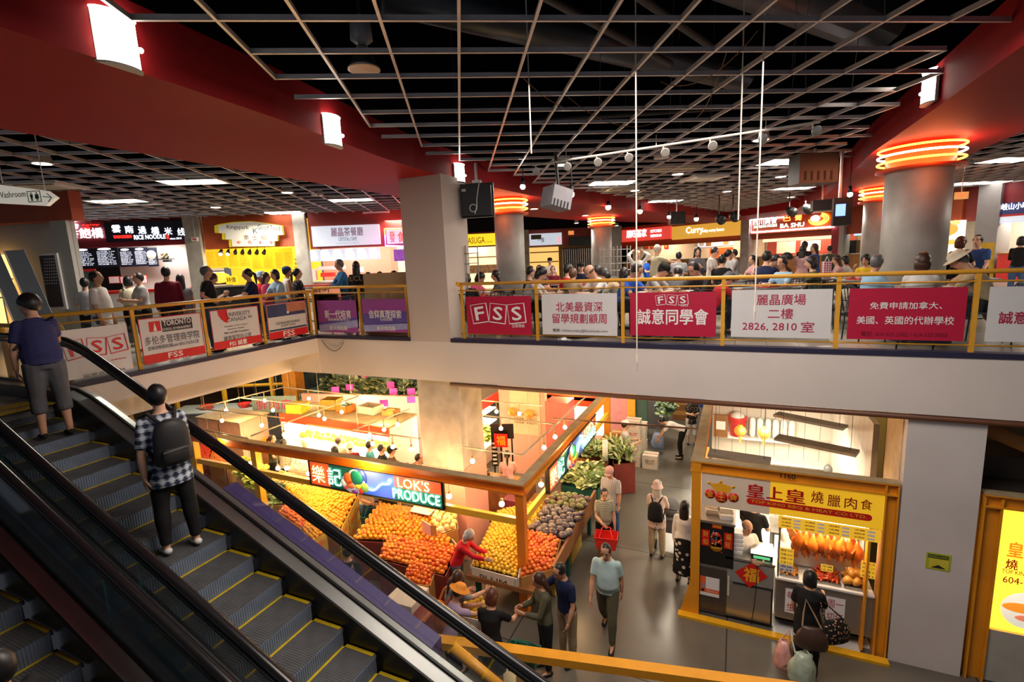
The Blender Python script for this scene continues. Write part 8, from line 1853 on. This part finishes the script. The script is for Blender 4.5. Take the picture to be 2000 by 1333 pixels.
for who,px,py,D,phi,pose,kw in (
 ('person in white cap and white top standing behind the diners',1074,507,15.5,10,'hold',dict(top=('top_short',C['white']),cap=('cap',C['black']),low=('trousers',C['black']))),
 ('person in white top with both hands behind the head',1246,489,13.0,10,'armsup',dict(top=('top_long',C['white']),low=('trousers',C['black']),hair=('short','black'),fem=1)),
 ('small person in blue top behind the raised arms',1262,497,15.0,60,'hold',dict(top=('top_short',C['blue']),low=('trousers',C['black']),hair=('tail','black'),fem=1,hmin=1.3)),
 ('white haired person in beige shirt holding out an arm to the right',1285,478,13.0,120,'reachout',dict(top=('top_short',C['beige']),low=('trousers',C['khaki']),hair=('short','white'),belly=.03)),
 ('person in grey T-shirt seen from behind before the curry stall',1326,492,12.0,172,'hold',dict(top=('top_short',C['lgrey']),low=('trousers',C['black']),hmin=1.4)),
 ('person in grey cardigan with very long black hair looking at a phone',1363,484,11.5,5,'phone',dict(top=('top_long',C['dgrey']),low=('trousers',C['black']),hair=('long','black'),fem=1)),
 ('person in white T-shirt facing right before the orange red panel',1400,484,12.0,70,'phone',dict(top=('top_short',C['white']),low=('trousers',C['black']))),
 ('person wearing a dark backpack over a white T-shirt',1424,490,11.5,120,'stand',dict(top=('top_short',C['offwhite']),low=('trousers',C['black']),hair=('tail','black'),fem=1)),
 ('person in grey top facing left behind the dark backpack',1433,487,12.6,-70,'hold',dict(top=('top_short',C['grey']),low=('trousers',C['black']))),
 ('person with long hair in pale pink T-shirt under the dark neon sign',1569,480,12.5,160,'hold',dict(top=('top_short',C['rose']),low=('trousers',C['black']),hair=('long','black'),fem=1)),
 ('tallest person in black top under the dark neon sign',1573,471,14.0,150,'stand',dict(top=('top_short',C['black']),low=('trousers',C['black']))),
 ('person with very long brown hair in denim dress holding something',1590,476,12.5,-60,'hold',dict(top=None,low=('dress',C['dblue']),hair=('long','brown'),fem=1)),
 ('person in dark green top far away by the maroon pillar',1621,486,15.0,175,'stand',dict(top=('top_short',C['camo']),low=('trousers',C['black']))),
 ('person with red hair and black T-shirt standing right of the big column',1879,462,9.4,150,'hold',dict(top=('top_short',C['black']),low=('trousers',C['black']),hair=('bob','auburn'),fem=1)),
 ('staff person in navy vest over a white shirt leaning sideways',1910,459,9.8,-20,'leanside',dict(top=('top_short',C['dblue']),low=('trousers',C['black']),nod=-8)),
 ('person in black jacket and jeans at the counter at the right edge',1996,466,11.8,170,'hold',dict(top=('top_long',C['black']),low=('trousers',C['denim']),hair=('bob','black'))),
):hm = kw.pop('hmin',1.5);place(who,px,py,D,phi,pose,hmin=hm,vox=.018,**kw)
def backpack(lab,o,w,h,d,m,z,mstrap=None,zip_=None,fl=.0):
 rz = o.rotation_euler.z;f = V((-math.sin(rz),math.cos(rz),0));x = V((math.cos(rz),math.sin(rz),0));c = V((o.location.x,o.location.y,z))-f*(.13*o.scale.x+d/2-.02);Zv = V((0,0,1))
 t = thing('backpack',lab,'backpack',c-Zv*h/2)
 mb = MB();loft(mb,[(c+Zv*(h*k),x,f,w*rx,d*ry) for k,rx,ry in ((-.5,.40,.34),(-.46,.49,.45),(-.2,.5,.52),(.15,.47,.48),(.36,.40,.4),(.47,.26,.28),(.5,.12,.14))],m,18);mb.build('body',t)
 for s in (-1,1):MB().tube([c+x*(s*w*.2)+Zv*(h*.44)+f*(d*.3),c+x*(s*w*.36)+Zv*(h*.62)+f*(d*.7+.06),c+x*(s*w*.42)+Zv*(h*.5)+f*(d*.7+.2),c+x*(s*w*.5)+Zv*(h*.0)+f*(d*.6+.18),c+x*(s*w*.44)-Zv*(h*.4)+f*(d*.3)],.016,mstrap or m,6).build('strap',t)
 if zip_:
  loft(MB(),[],m) if False else None
  mb = MB();loft(mb,[(c-f*(d*.48)+Zv*(h*k),x,f,w*rx,d*ry) for k,rx,ry in ((-.42,.3,.1),(-.38,.36,.16),(-.14,.36,.16),(-.1,.3,.08))],m,14);mb.build('front_pocket',t)
  MB().tube([c-f*(d*.62)-x*(w*.34)-Zv*(h*.16),c-f*(d*.66)+x*(w*.34)-Zv*(h*.13)],.006,zip_,6).build('zipper',t)
 return t
backpack('small cream backpack worn by the person in the noodle queue',bp,.26,.32,.12,C['cream'],UF+1.08)
RACKM = mat('rack metal',(.42,.42,.40),.35,.7)
def rack(lab,px,D,w=.5,d=.5,h=1.75):
 c = atD(px,540,D);x0,y0,z = c.x,c.y,UF+.012;t = thing('tray_rack',lab,'rack',(x0,y0,z))
 for x in (-w/2,w/2):
  for y in (-d/2,d/2):MB().tube([(x0+x,y0+y,z),(x0+x,y0+y,z+h)],.015,RACKM,6).build('post',t)
 for k in range(8):MB().tube([(x0-w/2,y0-d/2,z+.25+k*.2),(x0+w/2,y0-d/2,z+.25+k*.2),(x0+w/2,y0+d/2,z+.25+k*.2),(x0-w/2,y0+d/2,z+.25+k*.2)],.009,RACKM,5,close=True).build('runner',t)
rack('metal tray rack just right of the white pillar',903,10.2,h=1.8);rack('left metal tray rack beside the far neon column',1193,14.5);rack('right metal tray rack beside the far neon column',1212,14.8)
t = thing('trolley','tray trolley with red trays pushed by the person in the blue jacket','trolley',atD(635,600,11.4));c = atD(632,560,11.4);c.z = UF+.012
for dz,m in ((.3,INOX),(.75,INOX),(.8,BKT),(1.05,INOX),(1.1,BKT)):MB().box((c.x,c.y,c.z+dz),(.75,.5,.03),m).build('shelf' if m is INOX else 'tray_stack',t)
for x in (-.35,.35):
 for y in (-.22,.22):MB().tube([(c.x+x,c.y+y,c.z),(c.x+x,c.y+y,c.z+1.1)],.014,INOX,6).build('post',t)
for i,(px,D,lab) in enumerate(((1000,10.2,'square dark table beside the nearest left neon column'),(1180,11.5,'square dark table right of the bald diner'),(1290,11.,'square dark table before the beige shirt'),(1450,11.,'square dark table under the unit number banner'),(1760,9.3,'square dark table between the two railing diners'))):c = atD(px,560,D);table(c.x,c.y,UF+.012,.4*i,lab)
for i,(px,D,lab) in enumerate(((985,10.2,'empty black chair beside the nearest left neon column'),(1205,10.2,'empty black chair left of the bright blue shirt'),(1385,9.6,'empty black chair right of the black jacket'),(1600,9.0,'empty black chair below the dark green top'),(1665,9.4,'empty black chair left of the big column'))):c = atD(px,560,D);chair(c.x,c.y,UF+.012,1.1*i,lab)
q = Pl(atD(1652,519,11.6),15);t = thing('shopping_bag','printed shopping bag on the table by the dusty rose top','bag',q.hit(1617,528));r = rect(q,1610,511,1624,527);table(q.hit(1617,528).x,q.hit(1617,528).y-.2,UF+.012,.2,'square dark table under the printed shopping bag');MB().pbox(q,r[0],r[1],UF+.765-q.o.z,r[3],-.12,0,pattern('bag print','plaid',(.5,.03,.1),(.7,.7,.75),6)).build('body',t);mb = MB();mb.tube([q.pt(r[0]+.03,r[3],-.06),q.pt((r[0]+r[1])/2,r[3]+.12,-.06),q.pt(r[1]-.03,r[3],-.06)],.008,PRW,5);mb.build('handle',t)
# ---------------- escalator riders
E1 = person('person in striped navy top and grey cropped trousers riding up, seen from behind',(-6.96,2.78,stepz(-6.9)+.004),R(78),'walkb',1.62,top=('top_short',NAVS),low=('capri',C['dgrey']),hair=('curl','black'),fem=1,belly=.06,lean=9,nod=16,turn=-38,legL=(4,3,0),legR=(0,3,-4),armL=(2,14,8,0),armR=(34,10,40,0),vox=.0115,skin=2,low_shoe=True)
E2 = person('person in blue plaid shirt and black trousers riding up, seen from behind',(-4.84,2.7,stepz(-4.69)+.004),R(76),'back',1.64,top=('top_loose',PLAIDB),low=('trousers',C['black']),hair=('short','black'),fem=1,armL=(-4,12,8,0),armR=(20,10,30,0),legL=(3,4,0),legR=(-2,4,-2),turn=10,vox=.0115,skin=0,shoes=WSHOE,low_shoe=True)
backpack('black backpack with a steel zip worn over the plaid shirt',E2,.31,.42,.16,mat('black canvas',(.01,.01,.011),.6,var=.2,bump=.2),E2.location.z+1.12,None,INOX)
E3 = person('person in black top with dark hair in the bottom left corner on the second escalator',(-3.26,.9,stepz(-3.2)),R(118),'stand',1.5,top=('top_long',C['black']),low=('trousers',C['black']),hair=('short','black'),vox=.013,skin=1)
MB().tube([E1.location+V((.1,.12,1.34)),E1.location+V((-.16,.0,1.22)),E1.location+V((-.05,-.2,1.02))],.014,PRK,6).build('bag_strap',E1)
# ---------------- market floor
H_ = dict(base=.002)
place('person in pale polo shirt and dark trousers walking toward the camera down the aisle',1182,1066,None,-12,'walk',0.002,h=1.74,top=('top_short',C['mint']),low=('trousers',C['olive']),vox=.0115,skin=1,belly=.05)
B2 = place('person in olive striped top holding the red basket',1181,957,None,8,'basket',.002,h=1.56,top=('top_short',STRG),low=('capri',C['black']),hair=('short','black'),fem=1,belly=.03,vox=.013,skin=0)
place('person in checked shirt and pink grey cap behind the striped top',1189,915,None,-25,'stand',.002,h=1.68,top=('top_loose',PLAIDG),low=('trousers',C['denim']),cap=('cap',C['rose']),hair=('short','grey'),vox=.014,skin=1,nod=20)
S1 = place('person in floral headscarf pushing a stroller away from the camera',1284,940,None,170,'hold',.002,h=1.62,top=('top_loose',PATW),low=('trousers',C['tan']),hair=('long','white'),cap=('bucket',PATW),fem=1,vox=.014)
backpack('black backpack worn by the person with the stroller',S1,.3,.4,.15,C['black'],1.08)
place('person in white shirt and long black dotted skirt behind the amber post',1338,978,None,168,'back',.002,h=1.62,fem=1,top=('top_long',C['white']),low=('longskirt',DOTSK),hair=('long','black'),vox=.014)
place('person in white shirt bending over shopping bags far down the aisle',1287,818,None,-95,'bend',.002,h=1.66,top=('top_short',C['white']),low=('trousers',C['black']),hair=('short','black'),vox=.016)
place('person in grey T-shirt and white cap beside the carton stack',1222,822,None,95,'hold',.002,h=1.7,top=('top_short',C['lgrey']),low=('shorts',C['black']),cap=('cap',C['white']),vox=.016)
place('person in dark patterned top and white cropped trousers at the far end of the aisle',1352,772,None,10,'hold',.002,h=1.62,top=('top_loose',FLORAL),low=('capri',C['white']),hair=('short','black'),fem=1,vox=.018)
place('person in navy T-shirt and khaki trousers reaching toward the orange post',1088,1105,None,-50,'reachout',.002,h=1.68,top=('top_short',C['navy']),low=('trousers',C['khaki']),vox=.013,skin=1,nod=20,armR=(45,30,20,0),armL=(5,10,20,0))
place('person with long brown hair and black top looking left beside the orange post',1047,1121,None,-75,'hold',.002,h=1.62,fem=1,top=('top_long',C['olive']),low=('trousers',C['black']),hair=('long','brown'),vox=.013,skin=2,nod=18)
B11 = place('person with auburn hair in black top putting a bag into the green basket',962,1147,None,160,'reach',.002,h=1.62,fem=1,top=('top_short',C['black']),low=('skirt',C['black']),hair=('bob','auburn'),vox=.0125,skin=2,lean=10,armR=(40,25,30,0),armL=(20,8,50,0),shoes=WSHOE)
place('person in lilac top and straw coloured hat choosing mangoes',902,1142,None,110,'reach',.002,h=1.55,fem=1,top=('top_short',C['lilac']),low=('trousers',C['black']),hair=('short','black'),cap=('brim',C['orange']),vox=.013,skin=2,lean=14,shoes=WSHOE)
B13 = place('person with dark hair bun and orange backpack beside the straw coloured hat',897,1114,None,130,'reach',.002,h=1.6,fem=1,top=('top_short',C['grey']),low=('trousers',C['black']),hair=('tail','brown'),vox=.014,skin=2,lean=12)
backpack('orange backpack worn by the person beside the straw coloured hat',B13,.32,.44,.17,cloth('orange canvas',(.45,.10,.012)),1.06)
place('white haired person in red jacket leaning over the yellow plums',922,1038,None,70,'reach',.002,h=1.52,fem=1,top=('top_long',C['red']),low=('trousers',C['dgrey']),hair=('bob','white'),vox=.013,lean=24)
B15 = place('person in black top with a patterned tote by the escalator cladding',676,1063,None,150,'back',.002,h=1.66,top=('top_long',C['black']),low=('trousers',C['dgrey']),hair=('short','black'),vox=.014,skin=2,turn=-40)
place('person in pale pink top with a long ponytail at the cash desk',990,880,None,178,'hold',.002,h=1.6,fem=1,top=('top_short',C['rose']),low=('trousers',C['black']),hair=('tail','black'),vox=.016)
place('person in beige T-shirt carrying the dark green basket between the piles',716,918,None,30,'basket',.002,h=1.72,top=('top_short',C['cream']),low=('trousers',C['denim']),hair=('short','black'),vox=.014,skin=1)
place('person in black trousers behind the neon sign',757,928,None,175,'stand',.002,h=1.66,top=('top_short',C['black']),low=('trousers',C['black']),hair=('short','black'),vox=.016)
for who,px,py,phi,c,hr,cap in (('white haired person in white top before the lit cooler',594,858,-40,'white',('short','white'),None),('person with black hair at the left end of the lit cooler',553,858,160,'cream',('bob','black'),None),('person with black bob before the middle of the lit cooler',652,872,-160,'cream',('bob','black'),None),('taller person in yellow lit shirt at the middle of the lit cooler',660,853,150,'beige',('short','brown'),None),('person in white hat and red vest before the lit cooler',683,864,170,'maroon',('short','black'),('bucket',C['cream'])),('person in teal top at the right end of the lit cooler',722,862,90,'teal',('short','black'),None),('person in black top bending right of the teal top',745,868,80,'black',('short','black'),None),('person in brown top and dark cap right of the black top',764,872,85,'brown',('short','black'),('cap',C['black'])),('person with dark hair left of the concrete column',818,887,60,'dgrey',('short','black'),None),('person with brown ponytail by the bagged oranges',531,850,60,'olive',('tail','brown'),None)):
 place(who,px,py,None,phi,'hold',.002,h=1.62,top=('top_short',C[c]),low=('trousers',C['black']),hair=hr,cap=cap,vox=.019)
place('person in grey apron and cap behind the pink cabinet',504,796,None,20,'hold',.002,h=1.66,top=('top_short',C['sky']),low=('trousers',C['black']),hair=('short','black'),cap=('cap',C['lgrey']),vox=.02)
place('person with black hair behind the pink wall in the dark greens',748,760,None,60,'hold',.002,h=1.66,top=('top_short',C['navy']),low=('trousers',C['black']),vox=.02)
place('balding person in white shirt at the serving counter of the roast meat stall',1462,1020,None,35,'hold',.022,h=1.64,top=('top_short',C['white']),low=('trousers',C['dgrey']),hair=('bald','grey'),vox=.012,skin=2,nod=14)
place('cook in black T-shirt and apron turned away behind the white shirt',1473,968,None,160,'hold',.022,h=1.74,top=('top_short',C['black']),low=('trousers',C['dgrey']),hair=('short','black'),cap=('cap',C['black']),vox=.015)
place('cook in white top behind the hanging roast ducks',1545,1000,None,60,'hold',.022,h=1.68,top=('top_short',C['white']),low=('trousers',C['denim']),hair=('short','black'),vox=.016)
place('grey haired person at the back of the roast meat stall',1618,908,None,175,'hold',.022,h=1.64,top=('top_short',C['white']),low=('trousers',C['black']),hair=('short','grey'),vox=.018)
BW = place('person in black top and trousers with bags standing at the roast meat case',1584,1114,None,172,'back',.002,h=1.6,fem=1,top=('top_loose',C['black']),low=('trousers',C['black']),hair=('bob','black'),armL=(10,12,15,0),armR=(30,8,60,10),vox=.0115,skin=0)
# ---------------- things carried
def bag(lab,c,w,h,d,m,hm=None,rz=0.,name='handbag',cat='bag',strap=None):
 a = V((math.cos(rz),math.sin(rz),0));b = V((-a.y,a.x,0));Zv = V((0,0,1));c = V(c);t = thing(name,lab,cat,c-Zv*h/2);mb = MB()
 loft(mb,[(c+Zv*(h*k),a,b,w*rx,d*ry) for k,rx,ry in ((-.5,.34,.3),(-.45,.48,.48),(-.28,.5,.52),(-.1,.5,.55),(.1,.46,.5),(.25,.4,.42),(.4,.3,.25),(.5,.3,.12))],m,16)
 if 'film' in m.name:rn = random.Random(int(w*1e4+h*977));mb.v = [(x_+rn.uniform(-.022,.022),y_+rn.uniform(-.022,.022),z_+rn.uniform(-.02,.02)) for x_,y_,z_ in mb.v]
 mb.build('body',t)
 top = strap or (c+Zv*(h*.5+.22));MB().tube([c+a*(w*.28)+Zv*(h*.45),c.lerp(V(top),.5)+a*(w*.16)+Zv*h*.2,V(top),c.lerp(V(top),.5)-a*(w*.16)+Zv*h*.2,c-a*(w*.28)+Zv*(h*.45)],.011,hm or m,6).build('handle',t);return t
L0 = BW.location;bag('large dark brown handbag hanging from the shoulder of the person at the meat case',(L0.x+.02,L0.y-.26,.78),.42,.32,.17,mat('brown leather',(.055,.028,.018),.4,var=.2),mat('tan strap',(.35,.22,.12),.5),.1,strap=(L0.x-.05,L0.y-.12,1.24))
bag('black bag with coloured dots behind the brown handbag',(L0.x+.3,L0.y-.12,.86),.46,.34,.16,pattern('coloured dots','dot',(.012,.012,.014),(.55,.30,.15),26),None,.5,strap=(L0.x+.12,L0.y-.06,1.26))
PLB = mat('white plastic film',(.55,.56,.50),.3,var=.25,scale=9,bump=.4);PLG = mat('greenish plastic film',(.38,.46,.36),.3,var=.3,scale=9,bump=.4);PLP = mat('pink plastic film',(.70,.35,.30),.3,var=.25,scale=9,bump=.4)
bag('full white green plastic shopping bag carried at the meat case',(L0.x-.08,L0.y-.36,.36),.34,.46,.28,PLG,PLB,0,'shopping_bag',strap=(L0.x-.22,L0.y-.2,.78));bag('pink plastic shopping bag carried at the meat case',(L0.x-.3,L0.y-.22,.38),.22,.42,.2,PLP,PLP,0,'shopping_bag',strap=(L0.x-.24,L0.y-.18,.76))
bag('patterned tote on the shoulder of the person by the escalator cladding',(B15.location.x+.18,B15.location.y-.16,.95),.3,.36,.16,pattern('tote print','dot',(.55,.5,.42),(.3,.08,.12),14),None,.6,strap=(B15.location.x+.12,B15.location.y-.02,1.36))
def basket(lab,c,m,w=.42,d=.28,h=.24,rz=0.,hand=None):
 a = V((math.cos(rz),math.sin(rz),0));b = V((-a.y,a.x,0));Zv = V((0,0,1));c = V(c);t = thing('shopping_basket',lab,'basket',c-Zv*h/2);ax = (a,b,Zv)
 vs = []
 for k,f in ((-.5,.8),(.5,1.)):
  for i,j in ((-1,-1),(1,-1),(1,1),(-1,1)):vs.append(c+a*(i*w/2*f)+b*(j*d/2*f)+Zv*(h*k))
 vi = [c+(v-c)*.95+Zv*.01 for v in vs];fs = [(0,1,5,4),(1,2,6,5),(2,3,7,6),(3,0,4,7),(0,3,2,1)];mb = MB();mb.add(vs,fs,m);mb.add(vi,[f[::-1] for f in fs],m);mb.add(vs[4:]+vi[4:],[(0,1,5,4),(1,2,6,5),(2,3,7,6),(3,0,4,7)],m);mb.build('body',t,recalc=False)
 MB().tube([c+a*(w*.5*k)+b*(d*.5*l)+Zv*(h*.5) for k,l in ((-1,-1),(1,-1),(1,1),(-1,1))],.012,m,6,close=True).build('rim',t)
 hp = V(hand) if hand else c+Zv*(h*.5+.16)
 for l in (-1,1):MB().tube([c-a*(w*.3)+b*(d*.5*l)+Zv*(h*.5),hp-a*.07,hp+a*.07,c+a*(w*.3)+b*(d*.5*l)+Zv*(h*.5)],.008,m,6).build('handle',t)
 return t
basket('bright red shopping basket held by the person in the striped top',(B2.location.x+.12,B2.location.y-.34,.62),mat('red basket plastic',(.80,.03,.02),.35,var=.04),.44,.3,.25,.15)
gb = basket('dark green shopping basket with a bag of vegetables by the person with auburn hair',(B11.location.x+.42,B11.location.y+.12,.66),mat('green basket plastic',(.01,.14,.09),.4),.44,.3,.25,.1)
tag(MB().ball((B11.location.x+.42,B11.location.y+.12,.7),(.16,.1,.1),PLB,12,8).build('vegetable_bag',origin=(B11.location.x+.42,B11.location.y+.12,.6)),'clear bag of pale vegetables in the green basket','bag')
c = atZ(726,1015,.62);basket('dark green shopping basket between the orange pile and the peach pile',c,mat('green basket plastic',(.01,.14,.09),.4),.42,.28,.24,.5)
bag('blue and white shopping bags held by the bending person',atZ(1285,862,.35),.4,.5,.25,mat('blue white film',(.30,.38,.60),.35,var=.5,scale=4),None,0,'shopping_bag')
s = S1.location;f = V((-math.sin(S1.rotation_euler.z),math.cos(S1.rotation_euler.z),0));x = V((math.cos(S1.rotation_euler.z),math.sin(S1.rotation_euler.z),0));c = V((s.x,s.y,0))+f*.6+x*.14;Zv = V((0,0,1))
t = thing('stroller','dark stroller with a blue cover in front of the person in the headscarf','stroller',c)
for k in (-.22,.22):
 for l in (-.28,.3):MB().lathe(c+x*k+f*l+Zv*.1,[(.1,-.015),(.1,.015),(.05,.02)],PRK,14,x).build('wheel',t)
 MB().tube([c+x*k-f*.28+Zv*.1,c+x*k+Zv*.55,c+x*k-f*.42+Zv*1.0],.013,INOX,6).tube([c+x*k+f*.3+Zv*.1,c+x*k-f*.1+Zv*.6],.013,INOX,6).build('frame',t)
MB().box(c+Zv*.5+f*.05,(.38,.5,.3),C['dgrey'],(x,f,Zv)).build('seat',t);MB().ball(c+Zv*.75+f*.12,(.21,.26,.2),C['dgrey'],14,8,(x,f,Zv)).build('canopy',t);MB().tube([c-x*.22-f*.42+Zv*1.0,c+x*.22-f*.42+Zv*1.0],.018,PRK,8).build('handlebar',t)
bpy.data.scenes.remove(TMP)
